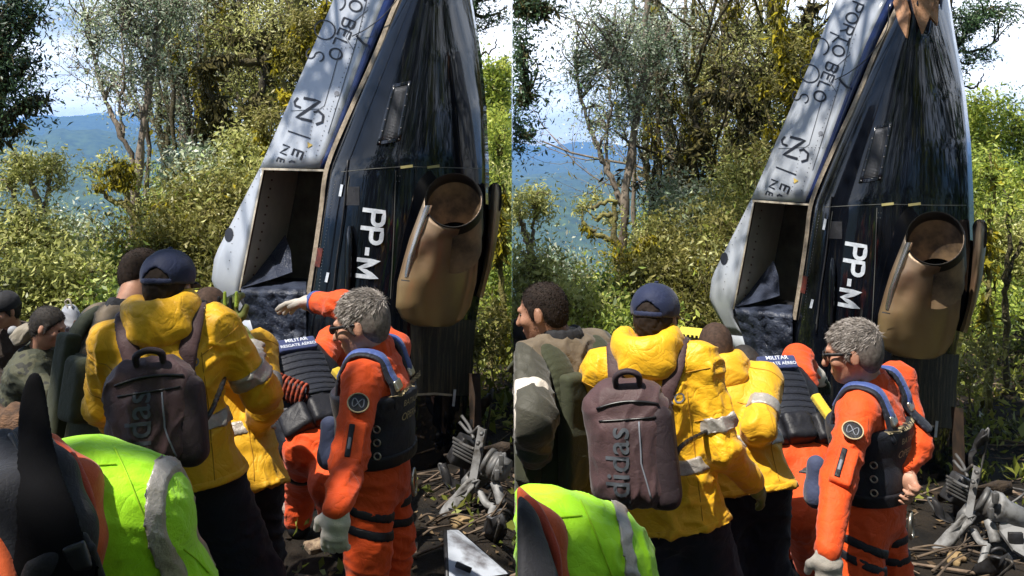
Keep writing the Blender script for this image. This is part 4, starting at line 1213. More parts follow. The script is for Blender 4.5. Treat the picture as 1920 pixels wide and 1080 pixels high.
# beaded holes on the left wall of the compartment
for k in range(14):
    t = (k + 0.5) / 14
    p = Vector(hp(447 + 45 * t, 548 - 232 * t, 0)) + Vector((0.22, 1.0, 0.05)).normalized() * 0.17
    hpart(boxmesh('wall_hole', p + Vector((0.006, 0, 0)), (0.004, 0.008, 0.006), M_BROWN))
# crumpled liner and its draped lower edge
lin_v = []
for (x, y, dep) in [(452, 540, 0.0), (478, 515, 0.22), (505, 480, 0.36), (535, 440, 0.42), (545, 470, 0.30), (548, 510, 0.20), (520, 520, 0.08), (482, 532, 0.02)]:
    lin_v.append(Vector(hp(x, y, dep)))
hpart(link('liner_flap', py_mesh('liner_flap', lin_v, [(0, 1, 6, 7), (1, 2, 6), (2, 5, 6), (2, 3, 4, 5)]), M_SHEET))
rngh = np.random.default_rng(3)
P = []
for y in lin(528, 640, 18):
    row = []
    for t in lin(0, 1, 18):
        x = (447 + (y - 528) * 0.30) * (1 - t) + 574 * t
        b = 0.05 + 0.05 * math.sin(math.pi * t) * (1 - (y - 528) / 150)
        dep = -b + 0.30 * max(0, (545 - y) / 17.0) + 0.012 * rngh.normal()
        row.append(tuple(hp(x, y, dep)))
    P.append(row)
hpart(grid_mesh('liner_drape', P, M_SHEET))
# strap and door edge
strap_pts = [(790, -90), (745, 0), (702, 106), (656, 208), (614, 310), (602, 390), (592, 460), (577, 556)]
sp = spline([(x, y, 0) for x, y in strap_pts], 6)
def strap_fn(x, y, o):
    return at(x, y, white_d(y, x) - o)
hpart(ribbon_px('cargo_strap', [(p[0], p[1]) for p in sp], 8.0, strap_fn, 0.035, M_STRAP, sub=0))
tubes_w = tube_arrays([([np.array(strap_fn(p[0] + 3, p[1], 0.02)) for p in sp], 0.006)], 6)
hpart(link('sealing_bead', mesh_np('sealing_bead', *tubes_w), M_GREYMETAL))
wire = spline([np.array(cp(765, -80, 0.1)), np.array(cp(760, -30, 0.12)), np.array(cp(728, 20, 0.08)), np.array(wp(690, 52, 0.05)), np.array(wp(660, 68, 0.02))], 8)
hpart(link('loose_wire', mesh_np('loose_wire', *tube_arrays([(wire, 0.004)], 5)), M_GREYMETAL))

# grille on the cowling
G4 = [(736, 158), (771, 151), (751, 265), (706, 272)]
def gq(u, v, o): 
    a = np.array(G4[0]) * (1 - u) + np.array(G4[1]) * u; b = np.array(G4[3]) * (1 - u) + np.array(G4[2]) * u
    p = a * (1 - v) + b * v
    return cp(p[0], p[1], o)
grille = hpart(grid_mesh('air_grille', [[tuple(gq(u, v, 0.004)) for u in lin(0.18, 0.82, 5)] for v in lin(0.06, 0.94, 8)], mat('grille_dark', (0.012, 0.012, 0.014), 0.5)))
M_GFR = mat('grille_frame_black', (0.010, 0.012, 0.018), 0.2, 0.0, coat=0.2)
for (a, b, c_, d_) in [(0, 0.18, 0, 1), (0.82, 1, 0, 1), (0.18, 0.82, 0, 0.06), (0.18, 0.82, 0.94, 1)]:
    o = grid_mesh('grille_frame', [[tuple(gq(u, v, 0.012)) for u in lin(a, b, 3)] for v in lin(c_, d_, 8)], M_GFR)
    md = o.modifiers.new('t', 'SOLIDIFY'); md.thickness = 0.016; md.offset = 1
    hpart(o)
mesh_lines = []
for k in range(13):
    u = 0.2 + 0.6 * k / 12
    mesh_lines.append((np.array([gq(u, v, 0.008) for v in lin(0.06, 0.94, 8)]), 0.0022))
for k in range(34):
    v = 0.08 + 0.84 * k / 33
    mesh_lines.append((np.array([gq(u, v, 0.008) for u in lin(0.18, 0.82, 4)]), 0.0022))
o = hpart(link('grille_mesh', mesh_np('grille_mesh', *tube_arrays(mesh_lines, 4)), mat('grille_wire', (0.11, 0.115, 0.13), 0.4, 0.6))); o['kind'] = 'stuff'
rivets('grille_screws', [tuple(np.array(G4[0]) * (1 - u) * (1 - v) + np.array(G4[1]) * u * (1 - v) + np.array(G4[3]) * (1 - u) * v + np.array(G4[2]) * u * v)
                         for u in (0.09, 0.91) for v in lin(0.04, 0.96, 6)], lambda x, y, o: cp(x, y, o + 0.012), 1.6, M_GREYMETAL)
# panel seams of the cowling
for pts in [[(640, 322), (700, 316), (760, 312), (905, 316)], [(742, 320), (738, 440), (732, 560)], [(655, 330), (640, 430), (622, 560)]]:
    hpart(ribbon_px('cowling_seam', pts, 1.4, cp, 0.004, mat('seam_pale', (0.10, 0.10, 0.09), 0.5)))
for x in (762, 812): hpart(ribbon_px('yellow_mark', [(x - 11, 314), (x + 12, 311)], 5, cp, 0.007, mat('mark_yellow', (0.48, 0.42, 0.18), 0.6)))
for (x, y, h_) in [(639, 357, 22), (613, 520, 18), (697, 640, 20)]:
    hpart(ribbon_px('white_tab', [(x + 2, y - h_ / 2), (x - 2, y + h_ / 2)], 5, cp, 0.012, M_LET_W))
rivets('cowling_rivets', along([(628, 340), (606, 470), (596, 560)], 6) + along([(618, 345), (598, 470)], 6) + along([(745, 330), (742, 350)], 7) + along([(750, 330), (747, 350)], 7), cp, 0.9, M_GREYMETAL)
hpart(ribbon_px('red_placard', [(600, 465), (597, 488), (594, 500)], 10, cp, 0.006, M_RED))
# dark recess with a handle fairing
o = hpart(grid_mesh('step_recess', [[tuple(cp(x, y, 0.004)) for x in (648, 660, 674)] for y in (350, 365, 385)], M_BLACKIN))
Pp = [[tuple(cp(653 + 7 * math.sin(a) * s + (500 - y) * 0.03, y, 0.004 + 0.05 * max(0, math.cos(a)) * s)) for a in lin(-1.57, 1.57, 7)] for y, s in zip(lin(424, 560, 12), [0.5, 0.95, 1.1, 1.15, 1.15, 1.15, 1.15, 1.1, 1.1, 1.0, 1.0, 0.9])]
hpart(grid_mesh('handle_fairing', Pp, M_BLACK))
cab = spline([np.array(cp(652, 300, 0.012)), np.array(cp(646, 380, 0.015)), np.array(cp(640, 430, 0.015)), np.array(cp(630, 500, 0.015)), np.array(cp(622, 580, 0.015))], 6)
hpart(link('seam_cable', mesh_np('seam_cable', *tube_arrays([(cab, 0.006)], 6)), M_BLACKIN))
# registration
word_px('registration_letter', 'PP-M', (680, 393), (-0.115, 0.993), 41, 8.0, cp, 0.007, M_LET_W, track=1.12, wide=0.92)

# exhaust
RC = np.array(at(851, 376, 6.04)); RR_ = 0.182
ax_n = V(0.02, -0.88, 0.47); ax_n /= np.linalg.norm(ax_n)
ex = np.cross(ax_n, V(0, 0, 1)) * -1; ex = V(1, 0.02, 0); ex -= ax_n * (ex @ ax_n); ex /= np.linalg.norm(ex)
ey = np.cross(ax_n, ex); ey *= np.sign(ey[2])
def ring(r, off, a): return RC + ax_n * off + r * (ex * math.cos(a) + ey * math.sin(a) * 1.04)
low = [ring(RR_, 0, a) for a in lin(math.radians(170), math.radians(370), 25)]
SH = [(446, 768, 903), (484, 757, 897), (530, 745, 893), (575, 742, 882), (598, 754, 868), (610, 776, 850), (613, 796, 838)]
P = [[tuple(p) for p in low]]
for y, a, b in SH:
    row = []
    for t in lin(0, 1, 25):
        x = a + (b - a) * t
        bul = 0.30 * math.sin(math.pi * (0.04 + 0.92 * t)) ** 0.75
        fl = np.interp(y, [428, 560, 600, 613], [1.0, 0.75, 0.55, 0.45])
        dent = 0.05 * math.exp(-((x - 795) / 16.0) ** 2 - ((y - 492) / 14.0) ** 2)
        d = cowl_d(y, min(max(x, 640), 890)) - 0.10 + 0.02 - bul * fl * 0.8 + dent
        row.append(tuple(at(x, y, min(d, 6.35))))
    P.append(row)
# refine rows by interpolation
P = np.array(P); Pf = []
for i in range(len(P) - 1):
    for t in lin(0, 1, 5)[:-1]: Pf.append(P[i] * (1 - t) + P[i + 1] * t)
Pf.append(P[-1])
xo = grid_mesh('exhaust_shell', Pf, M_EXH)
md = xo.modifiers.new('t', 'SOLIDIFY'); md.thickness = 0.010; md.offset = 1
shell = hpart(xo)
# flange along the left edge with rivets
fl_pts = [(792, 372), (775, 428), (757, 480), (745, 530), (742, 575), (754, 598), (776, 611)]
def exd(x, y, o): return at(x, y, 6.24 - o)
o = hpart(grid_mesh('exhaust_bead', [[tuple(Vector(at(x + 14 + s * 7, y, np.interp(y, [370, 430, 580], [6.02, 5.98, 6.03]) - 0.03 * math.cos(s * 1.4))) ) for s in lin(-1, 1, 5)] for x, y in [(790, 385), (775, 428), (758, 480), (750, 520)]], mat('bead_steel', (0.42, 0.38, 0.34), 0.25, 0.9))); o.parent = shell
# rim, outer collar and inside of the pipe
tube_rows = [[tuple(ring(RR_ * 1.0, 0.012, a)) for a in lin(0, 2 * math.pi, 41)[:-1]],
             [tuple(ring(RR_ * 1.012, 0.0, a)) for a in lin(0, 2 * math.pi, 41)[:-1]],
             [tuple(ring(RR_ * 1.0, -0.16, a)) for a in lin(0, 2 * math.pi, 41)[:-1]],
             [tuple(ring(RR_ * 1.0, -0.45, a)) for a in lin(0, 2 * math.pi, 41)[:-1]]]
o = hpart(grid_mesh('exhaust_collar', tube_rows, M_SOOT, closed=True)); o.parent = shell
tube_rows = [[tuple(ring(RR_ * 1.0, 0.012, a)) for a in lin(0, 2 * math.pi, 41)[:-1]],
             [tuple(ring(RR_ * 0.965, 0.008, a)) for a in lin(0, 2 * math.pi, 41)[:-1]],
             [tuple(ring(RR_ * 0.95, -0.10, a)) for a in lin(0, 2 * math.pi, 41)[:-1]]]
o = hpart(grid_mesh('exhaust_rim', tube_rows, M_SOOT, closed=True)); o.parent = shell
down = V(0.0, 0.10, -0.62)
tube_rows = [[tuple(ring(RR_ * 0.95, -0.10, a) + down * s) for a in lin(0, 2 * math.pi, 41)[:-1]] for s in lin(0, 0.42, 6)]
o = hpart(grid_mesh('exhaust_throat', tube_rows, M_EXH_IN, closed=True)); o.parent = shell
# second exhaust seen edge-on at the right
SE = [(345, 922, 936), (360, 918, 940), (400, 915, 938), (450, 911, 932), (500, 905, 922), (540, 898, 910), (565, 893, 900)]
P = []
for y, a, b in SE:
    P.append([tuple(at(a + (b - a) * t, y, 6.72 - 0.12 * math.sin(math.pi * t))) for t in lin(0, 1, 9)])
P2 = []
P = np.array(P)
for i in range(len(P) - 1):
    for t in lin(0, 1, 4)[:-1]: P2.append(P[i] * (1 - t) + P[i + 1] * t)
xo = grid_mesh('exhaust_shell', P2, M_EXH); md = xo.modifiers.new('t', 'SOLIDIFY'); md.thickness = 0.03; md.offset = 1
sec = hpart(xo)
o = hpart(grid_mesh('exhaust_lip', [[tuple(at(928 + 13 * math.cos(a) * s, 352 + 14 * math.sin(a) * s + q * 34, 6.70 - 0.03 * s)) for a in lin(0, 6.283, 17)[:-1]] for s, q in [(0.1, 0), (0.7, 0), (1.0, 0.15), (0.95, 1)]], M_SOOT, closed=True)); o.parent = sec
hpart(ribbon_px('exhaust_tab', [(752, 525), (768, 527)], 2.5, lambda x, y, o: at(x, y, 5.93), 0, M_GREYMETAL))
# lower hull skin, near black with upright brown streaks
grid_px('streaked_skin', list(lin(600, 742, 12)), lambda y: lin(770, hull_row(y)[4] - 1, 12), lambda x, y: cp(x, y, 0.006), M_STREAK)
hpart(ribbon_px('bent_trim', [(778, 740), (815, 738), (848, 741)], 4, cp, 0.02, M_FRAME))
hpart(ribbon_px('white_tab', [(853, 730), (850, 762)], 5, cp, 0.02, M_LET_W))
# skid tube stub and skin flap by the hull foot at the right
hpart(grid_mesh('skin_flap', [[tuple(at(878 + 14 * t + (y - 700) * 0.03, y, 6.5 - 0.1 * t)) for t in lin(0, 1.6, 5)] for y in lin(700, 830, 8)], mat('flap_brown', (0.06, 0.035, 0.02), 0.7, 0, (0.02, 0.014, 0.01), 10)))

# second view of the wreck
th_l = math.atan2(HC.x, HC.y)
c2 = at(1604, 966, 7.0)
HC2 = Vector((c2.x, c2.y, HC.z - 0.255))
heli2 = heli.copy(); COL.objects.link(heli2)
heli2['label'] = 'wrecked black and white helicopter standing nose down with torn tail top, right half'
heli2.location = HC2
heli2.rotation_euler = (0, 0, -(math.atan2(HC2.x, HC2.y) - th_l))
heli2.scale = (0.975, 1, 1.0)
def copy_tree(o, parent):
    for ch in list(o.children):
        c_ = ch.copy(); COL.objects.link(c_); c_.parent = parent
        copy_tree(ch, c_)
_src = heli
def copy_parts(src, dst):
    for ch in [o for o in list(COL.objects) if o.parent == src]:
        c_ = ch.copy(); COL.objects.link(c_); c_.parent = dst
        copy_parts(ch, c_)
copy_parts(heli, heli2)
# ------------------------------------------------------------------ people
ZU = V(0, 0, 1)
def nrmz(v): return np.asarray(v, float) / (np.linalg.norm(v) + 1e-9)
def A(px, py, d): return np.array(at(px, py, d))
def ydir(deg): a = math.radians(deg); return V(math.sin(a), math.cos(a), 0)      # 0 faces away from the viewer, -90 faces left

def reach(p0, px, py, L, far=False):
    """point on the sight line of (px, py) at distance L from p0 (nearest possible if too far)"""
    o = V(0, 0, H); u = A(px, py, 1.0) - o
    a = u @ u; b = 2 * u @ (o - p0); c = (o - p0) @ (o - p0) - L * L
    D = b * b - 4 * a * c
    if D <= 0:
        q = o + u * (-b / (2 * a)); return p0 + nrmz(q - p0) * L
    t = (-b + (math.sqrt(D) if far else -math.sqrt(D))) / (2 * a)
    return o + u * t

SKIN = mat('skin_tan', (0.36, 0.185, 0.115), 0.5, 0, (0.27, 0.13, 0.08), 14, 5, bump=0.15, bscale=160, spec=0.4)
SKIN_L = mat('skin_light', (0.46, 0.26, 0.18), 0.5, 0, (0.36, 0.17, 0.11), 14, 5, bump=0.15, bscale=160, spec=0.4)
YEL = fabric('cloth_yellow', (0.80, 0.435, 0.012), (0.71, 0.375, 0.010), 0.5, 0.12, 0.1, crease=0.42, wr=(0.12, 30), spec=0.35)
YEL2 = fabric('cloth_yellow_dusty', (0.72, 0.395, 0.014), (0.61, 0.33, 0.012), 0.55, 0.12, 0.1, crease=0.42, wr=(0.12, 30), spec=0.35)
ORG = fabric('cloth_orange', (0.74, 0.082, 0.008), (0.58, 0.058, 0.006), 0.7, 0.2, 0.1, crease=0.4, wr=(0.12, 30))
RED_O = fabric('cloth_red_orange', (0.52, 0.05, 0.012), (0.36, 0.03, 0.01), 0.75, 0.2, 0.1, wr=(0.12, 30))
NEON = fabric('cloth_neon', (0.40, 0.82, 0.012), (0.33, 0.70, 0.010), 0.6, 0.25, 0.2, wr=(0.10, 22), spec=0.3, crease=0.35)
NAVY = fabric('cloth_navy', (0.011, 0.013, 0.024), (0.006, 0.007, 0.013), 0.8, 0.2, 0.05)
CAPBL = fabric('cloth_cap_blue', (0.012, 0.019, 0.058), (0.008, 0.013, 0.04), 0.7, 0.25, 0.1, wr=(0.2, 20), crease=0.22)
BLK = fabric('cloth_black', (0.010, 0.010, 0.012), (0.018, 0.018, 0.022), 0.75, 0.3, 0.05, crease=0.22)
BLKN = fabric('cloth_black_nylon', (0.008, 0.008, 0.011), (0.014, 0.014, 0.018), 0.5, 0.2, 0.0, wr=(0.3, 20), crease=0.22)
OLIVE = fabric('cloth_olive', (0.042, 0.046, 0.022), (0.028, 0.032, 0.016), 0.8, 0.3, 0.1)
OLIVE_L = fabric('cloth_olive_pale', (0.16, 0.125, 0.085), (0.10, 0.075, 0.05), 0.8, 0.3, 0.1)
PACK = fabric('cloth_pack_maroon', (0.080, 0.042, 0.044), (0.042, 0.023, 0.025), 0.6, 0.25, 0.1, wr=(0.15, 26), crease=0.22)
PACK_D = fabric('cloth_pack_dark', (0.030, 0.018, 0.022), (0.018, 0.011, 0.014), 0.65, 0.25, 0.05, wr=(0.15, 26), crease=0.22)
VEST = fabric('vest_navy', (0.014, 0.016, 0.026), (0.008, 0.010, 0.016), 0.6, 0.3, 0.05, crease=0.22)
BELT_BL = fabric('webbing_blue', (0.06, 0.10, 0.30), (0.035, 0.06, 0.19), 0.55, 0.3, 0.1)
REFL = mat('reflective_tape', (0.40, 0.37, 0.34), 0.35, 0.25, (0.30, 0.28, 0.25), 25, bump=0.25, bscale=120)
GLOVE_W = fabric('glove_white', (0.62, 0.58, 0.52), (0.42, 0.36, 0.30), 0.8, 0.3, 0.1)
GLOVE_Y = fabric('glove_yellow_green', (0.20, 0.22, 0.03), (0.08, 0.09, 0.03), 0.7, 0.3, 0.1)
TAN_T = mat('thread_tan', (0.42, 0.34, 0.20), 0.7)
WHT_T = mat('thread_white', (0.65, 0.68, 0.75), 0.7)
GREY_T = mat('print_grey', (0.16, 0.17, 0.20), 0.6)
METAL = mat('buckle_metal', (0.45, 0.42, 0.36), 0.3, 0.9)
PLAST = mat('plastic_black', (0.008, 0.008, 0.009), 0.35)
HAIR_B = mat('hair_black', (0.010, 0.008, 0.007), 0.8, 0, (0.022, 0.016, 0.012), 60)
HAIR_G = mat('hair_grey', (0.46, 0.42, 0.39), 0.6, 0, (0.16, 0.13, 0.11), 55, contrast=(0.3, 0.7))
HAIR_GD = mat('hair_dark_grey', (0.07, 0.055, 0.048), 0.7, 0, (0.16, 0.14, 0.125), 70)
STUB = mat('hair_stubble', (0.035, 0.022, 0.016), 0.8, 0, (0.07, 0.042, 0.03), 60, spec=0.2)
HAIR_BR = mat('hair_brown_black', (0.012, 0.008, 0.006), 0.8, 0, (0.025, 0.016, 0.012), 60, spec=0.2)
EYE = mat('eye_dark', (0.03, 0.02, 0.015), 0.2)

class Person:
    def __init__(s, label, pelvis, neck, head, yaw, hyaw=None, hpitch=0.0, hroll=0.0, sw=0.185, feet=None, knees=None, S=1.0, seed=1, cat='person', group=None, xcut=None, hips=0.10):
        s.S = S; s.seed = seed; s.pel = np.array(pelvis, float); s.neck = np.array(neck, float); s.headc = np.array(head, float)
        s.f = ydir(yaw); s.r = V(s.f[1], -s.f[0], 0)
        s.up = nrmz(s.neck - s.pel)
        s.tr = nrmz(s.r - s.up * (s.r @ s.up)); s.tn = nrmz(np.cross(s.up, s.tr))       # torso right, torso front
        if s.tn @ s.f < 0 and abs(s.up[2]) > 0.3: s.tn = -s.tn
        s.shl = s.neck - s.up * 0.055 * S - s.tr * sw * S; s.shr = s.neck - s.up * 0.055 * S + s.tr * sw * S
        hf = ydir(yaw if hyaw is None else hyaw); hp_ = math.radians(hpitch)
        s.hr = V(hf[1], -hf[0], 0)
        s.hf = hf * math.cos(hp_) + ZU * math.sin(hp_)              # + looks up
        s.hu = np.cross(s.hr, s.hf)
        if hroll:
            c_, sn = math.cos(math.radians(hroll)), math.sin(math.radians(hroll))
            s.hr, s.hu = s.hr * c_ + s.hu * sn, s.hu * c_ - s.hr * sn
        s.hipl = s.pel - s.r * hips * S; s.hipr = s.pel + s.r * hips * S
        if feet is None: feet = (s.hipl - s.r * 0.03, s.hipr + s.r * 0.03)
        s.foot = []
        for q in feet:
            q = np.array(q, float); q[2] = gz(q[0], q[1]) + 0.08; s.foot.append(q)
        if knees is None:
            s.knee = [(h_ + f_) / 2 + s.f * 0.04 for h_, f_ in zip((s.hipl, s.hipr), s.foot)]
        else: s.knee = [np.array(k, float) for k in knees]
        s.xcut = xcut
        base = (s.foot[0] + s.foot[1]) / 2; base[2] -= 0.08
        s.e = empty('person', base, label, cat, group)
        s.arms = {}; s.hands = {}
        s.HR = np.stack([s.hr, s.hf, s.hu], 1)
    def arm(s, side, elbow, wrist): s.arms[side] = (s.shl if side == 'l' else s.shr, np.array(elbow, float), np.array(wrist, float))
    def clip(s): return [] if s.xcut is None else [half((s.xcut, 0, 0), (-1, 0, 0))]
    # ---------------------------------------------------------------- primitive lists
    def torso(s, fat=1.0, k=0.05):
        S = s.S; p, n, u = s.pel, s.neck, s.up
        L = n - p
        return [cap(p - u * 0.02, p + L * 0.30, 0.118 * S * fat, 0.112 * S * fat, k, s.tr, 1.32),
                cap(p + L * 0.30, p + L * 0.72, 0.112 * S * fat, 0.124 * S * fat, k, s.tr, 1.36),
                cap(p + L * 0.72, p + L * 0.90, 0.120 * S * fat, 0.085 * S * fat, k, s.tr, 1.5),
                cap(n - u * 0.045 * S, s.shl + s.tr * 0.02, 0.075 * S * fat, 0.072 * S * fat, k),
                cap(n - u * 0.045 * S, s.shr - s.tr * 0.02, 0.075 * S * fat, 0.072 * S * fat, k)]
    def arm_p(s, side, fat=1.0, k=0.035, end=1.0, bag=0.0):
        a, b, c = s.arms[side]; S = s.S
        w = b + (c - b) * end
        return [cap(a, b, 0.062 * S * fat, (0.050 + bag) * S * fat, k), cap(b, w, (0.050 + bag) * S * fat, 0.036 * S * fat + bag * 0.4, k)]
    def legs_p(s, fat=1.0, k=0.04, bag=0.0):
        out = []; S = s.S
        for h_, kn, ft in zip((s.hipl, s.hipr), s.knee, s.foot):
            out += [cap(h_ + ZU * 0.02, kn, 0.088 * S * fat, (0.062 + bag) * S * fat, k), cap(kn, ft + ZU * 0.03, (0.062 + bag) * S * fat, (0.044 + bag) * S * fat, k)]
        return out
    def head_p(s):
        c, R, S = s.headc, s.HR, s.S
        def q(x, y, z): return c + R @ V(x, y, z) * S
        P = [ell(q(0, -0.012, 0.030), V(0.073, 0.096, 0.088) * S, R, 0.03),
             ell(q(0, 0.028, -0.035), V(0.058, 0.062, 0.080) * S, R, 0.03),
             ell(q(0, 0.058, -0.088), V(0.030, 0.028, 0.024) * S, R, 0.025),
             cap(q(0, 0.094, 0.004), q(0, 0.112, -0.034), 0.009 * S, 0.014 * S, 0.012),
             cap(q(-0.03, 0.086, 0.020), q(0.03, 0.086, 0.020), 0.012 * S, 0.012 * S, 0.015),
             ell(q(0, 0.086, -0.066), V(0.024, 0.010, 0.009) * S, R, 0.010),
             cap(q(0, -0.02, -0.04), s.neck + s.up * 0.0 , 0.056 * S, 0.062 * S, 0.03)]
        for sg in (-1, 1):
            P += [ell(q(sg * 0.075, -0.008, -0.012), V(0.009, 0.019, 0.033) * S, R, 0.006),
                  ell(q(sg * 0.031, 0.090, 0.000), V(0.015, 0.012, 0.010) * S, R, 0.0, 's'),
                  ell(q(sg * 0.045, 0.062, -0.025), V(0.022, 0.024, 0.022) * S, R, 0.02)]
        s.q = q
        return P
    def hand_p(s, side, dirv, palm, curl=0.4, spread=0.18, size=1.0, thumb=1.0):
        """dirv: hand direction, palm: the way the palm faces"""
        a, b, c = s.arms[side]; z = size * s.S
        d = nrmz(dirv); n = nrmz(palm - d * (np.dot(palm, d))); w = np.cross(d, n)
        if side == 'l': w = -w                   # w points towards the thumb side
        P = [cap(c, c + d * 0.035 * z, 0.028 * z, 0.030 * z, 0.015, w, 1.25),
             cap(c + d * 0.035 * z, c + d * 0.085 * z, 0.0175 * z, 0.0165 * z, 0.012, w, 2.1)]
        for i, (off, ln) in enumerate([(0.031, 0.072), (0.011, 0.080), (-0.010, 0.075), (-0.030, 0.060)]):
            st = c + d * 0.085 * z + w * off * z
            ang = spread * (off / 0.03) * 0.5
            dd = nrmz(d * math.cos(ang) + w * math.sin(ang))
            p = st
            for j, fr in enumerate((0.44, 0.32, 0.24)):
                cu = curl * (0.55 + 0.55 * j) * (1 + 0.12 * i)
                dv_ = nrmz(dd * math.cos(cu) + n * math.sin(cu))
                e_ = p + dv_ * ln * fr * z
                P.append(cap(p, e_, (0.0098 - 0.0008 * j) * z, (0.0092 - 0.0009 * j) * z, 0.004)); p = e_
        t0 = c + d * 0.025 * z + w * 0.026 * z
        t1 = t0 + nrmz(d * 0.55 + w * 0.75 * thumb + n * 0.25) * 0.042 * z
        t2 = t1 + nrmz(d * 0.85 + w * 0.25 * thumb + n * 0.35) * 0.034 * z
        P += [cap(t0, t1, 0.014 * z, 0.0115 * z, 0.012), cap(t1, t2, 0.0112 * z, 0.009 * z, 0.005)]
        return P
    # ---------------------------------------------------------------- builders
    def body(s, skin, hands=(), res=0.0075):
        """one continuous figure; hands: list of hand primitive lists left bare"""
        P = s.torso(0.86) + s.legs_p(0.86)
        for sd in s.arms: P += s.arm_p(sd, 0.8)
        P += s.head_p()
        for h_ in hands: P += h_
        for ft in s.foot: P += [cap(ft, ft + s.f * 0.10 - ZU * 0.03, 0.04, 0.03, 0.03)]
        s.bodyo = sdf_obj('body', P, skin, s.e, res, 0.0, s.clip(), relax=1)
        return s.bodyo
    def mk(s, name, prims, m, res=0.009, inflate=0.0, clip=(), wrinkle=None, relax=1, parent=None):
        o = sdf_obj(name, prims, m, s.e, res, inflate, list(clip) + s.clip(), wrinkle, s.seed, relax)
        if parent is not None: o.parent = parent
        return o
    def eyes(s):
        for sg in (-1, 1):
            s.mk('eye', [ell(s.q(sg * 0.031, 0.080, 0.001), V(0.011, 0.009, 0.007) * s.S, s.HR, 0)], EYE, 0.003)
    def hair(s, m, inflate=0.010, low=-0.03, front=0.072, strands=0, slen=0.02, seed=3, wr=(0.004, 60, (1, 1, 1)), top=0.0, sub_m=None, above=None):
        q = s.q; R = s.HR; S = s.S
        P = [ell(q(0, -0.012, 0.030), V(0.073, 0.096, 0.088) * S, R, 0.02), ell(q(0, -0.045, -0.02), V(0.058, 0.052, 0.064) * S, R, 0.03)]
        if top: P.append(ell(q(0, 0.02, 0.075 + top * 0.3), V(0.06, 0.075, 0.04 + top) * S, R, 0.03))
        for sg in (-1, 1): P.append(cap(q(sg * 0.069, 0.02, 0.02), q(sg * 0.068, 0.018, -0.03), 0.010 * S, 0.008 * S, 0.012))
        n_f = R @ nrmz(V(0, 0.85, -0.55)); n_b = R @ nrmz(V(0, 0.25, -1.0))
        ears = [ell(q(sg * 0.082, -0.006, -0.016), V(0.016, 0.024, 0.034) * S, R, 0.0, 's') for sg in (-1, 1)]
        o = s.mk('hair', P + ears, m, 0.006, inflate, [half(q(0, front, 0.055), n_f), half(q(0, -0.08, low - 0.045), n_b)], wr, 1)
        if strands:
            rng = np.random.default_rng(seed); me = o.data
            co = np.empty(len(me.vertices) * 3); me.vertices.foreach_get('co', co); co = co.reshape(-1, 3)
            no = np.empty(len(me.vertices) * 3); me.vertices.foreach_get('normal', no); no = no.reshape(-1, 3)
            i = rng.integers(0, len(co), strands)
            if above is not None:
                hh_ = (co + np.array(o.parent.location) - s.headc) @ s.hu + 0.45 * ((co + np.array(o.parent.location) - s.headc) @ s.hf)
                i = i[rng.random(len(i)) < np.clip((hh_[i] - above + 0.04) / 0.07, 0, 1)]; strands = len(i)
            b = co[i] + rng.normal(0, 0.003, (strands, 3))
            dn = R @ V(0.1, 0.6, -0.35)
            d = dn - no[i] * (no[i] @ dn)[:, None]; d = d / (np.linalg.norm(d, axis=1)[:, None] + 0.15) + no[i] * 0.16 + rng.normal(0, 0.10, (strands, 3)); d /= np.linalg.norm(d, axis=1)[:, None]
            w = np.cross(d, rng.normal(size=(strands, 3))); w /= np.linalg.norm(w, axis=1)[:, None]
            L = slen * (0.5 + rng.random(strands)); wd_ = 0.0009
            v = np.stack([b - w * wd_, b + w * wd_, b + d * (L * 0.6)[:, None] + w * wd_ * 0.7 - no[i] * 0.001, b + d * L[:, None]], 1).reshape(-1, 3)
            me2 = mesh_np('hair_strands', v, np.arange(4 * strands).reshape(-1, 4))
            o2 = link('hair_strands', me2, sub_m or m); o2.parent = o; o2['kind'] = 'stuff'
        return o
    def cap_hat(s, m, brim=True):
        q, R, S = s.q, s.HR, s.S
        dome = [ell(q(0, -0.008, 0.042), V(0.092, 0.108, 0.094) * S, R, 0.02)]
        opening = [cap(q(-0.028, -0.115, 0.018), q(0.028, -0.115, 0.018), 0.030 * S, 0.030 * S, 0.0, op='s'), cap(q(0, -0.115, 0.034), q(0, -0.10, 0.034), 0.032 * S, 0.032 * S, 0.0, op='s')]
        o = s.mk('cap_crown', dome + opening, m, 0.005, 0.0, [half(q(0, 0, 0.012), -s.hu * 1.0 + s.hf * 0.02)], (0.002, 22, (1, 1, 1)))
        s.mk('cap_strap', [cap(q(math.sin(a) * 0.090, -0.010 - math.cos(a) * 0.104, 0.018), q(math.sin(a + 0.2) * 0.090, -0.010 - math.cos(a + 0.2) * 0.104, 0.018), 0.006, 0.006, 0.002, s.hu, 1.8) for a in np.linspace(-0.6, 0.4, 6)], m, 0.004, parent=None)
        s.mk('cap_button', [ell(q(0, -0.006, 0.138), V(0.010, 0.010, 0.005), R, 0)], m, 0.003)
        if brim:
            s.mk('cap_brim', [cap(q(0, 0.085, 0.016), q(0, 0.15, 0.004), 0.012, 0.010, 0.01, s.hr, 6.0)], m, 0.005)
        return o
    def boots(s, m=None):
        for ft in s.foot:
            g = ft - ZU * 0.02
            s.mk('boot', [cap(g + ZU * 0.14, g, 0.056, 0.052, 0.03), cap(g - ZU * 0.01, g + s.f * 0.15 - ZU * 0.02, 0.048, 0.038, 0.04, s.r, 1.1)], m or BLKN, 0.009, 0.0, [half(ft - ZU * 0.078, (0, 0, -1))])
    def band(s, name, prims, p, n, w, m, infl, res=0.007, extra=(), wrinkle=None):
        return s.mk(name, prims, m, res, infl, [slab(p, n, w)] + list(extra), wrinkle or getattr(s, 'wr', None))

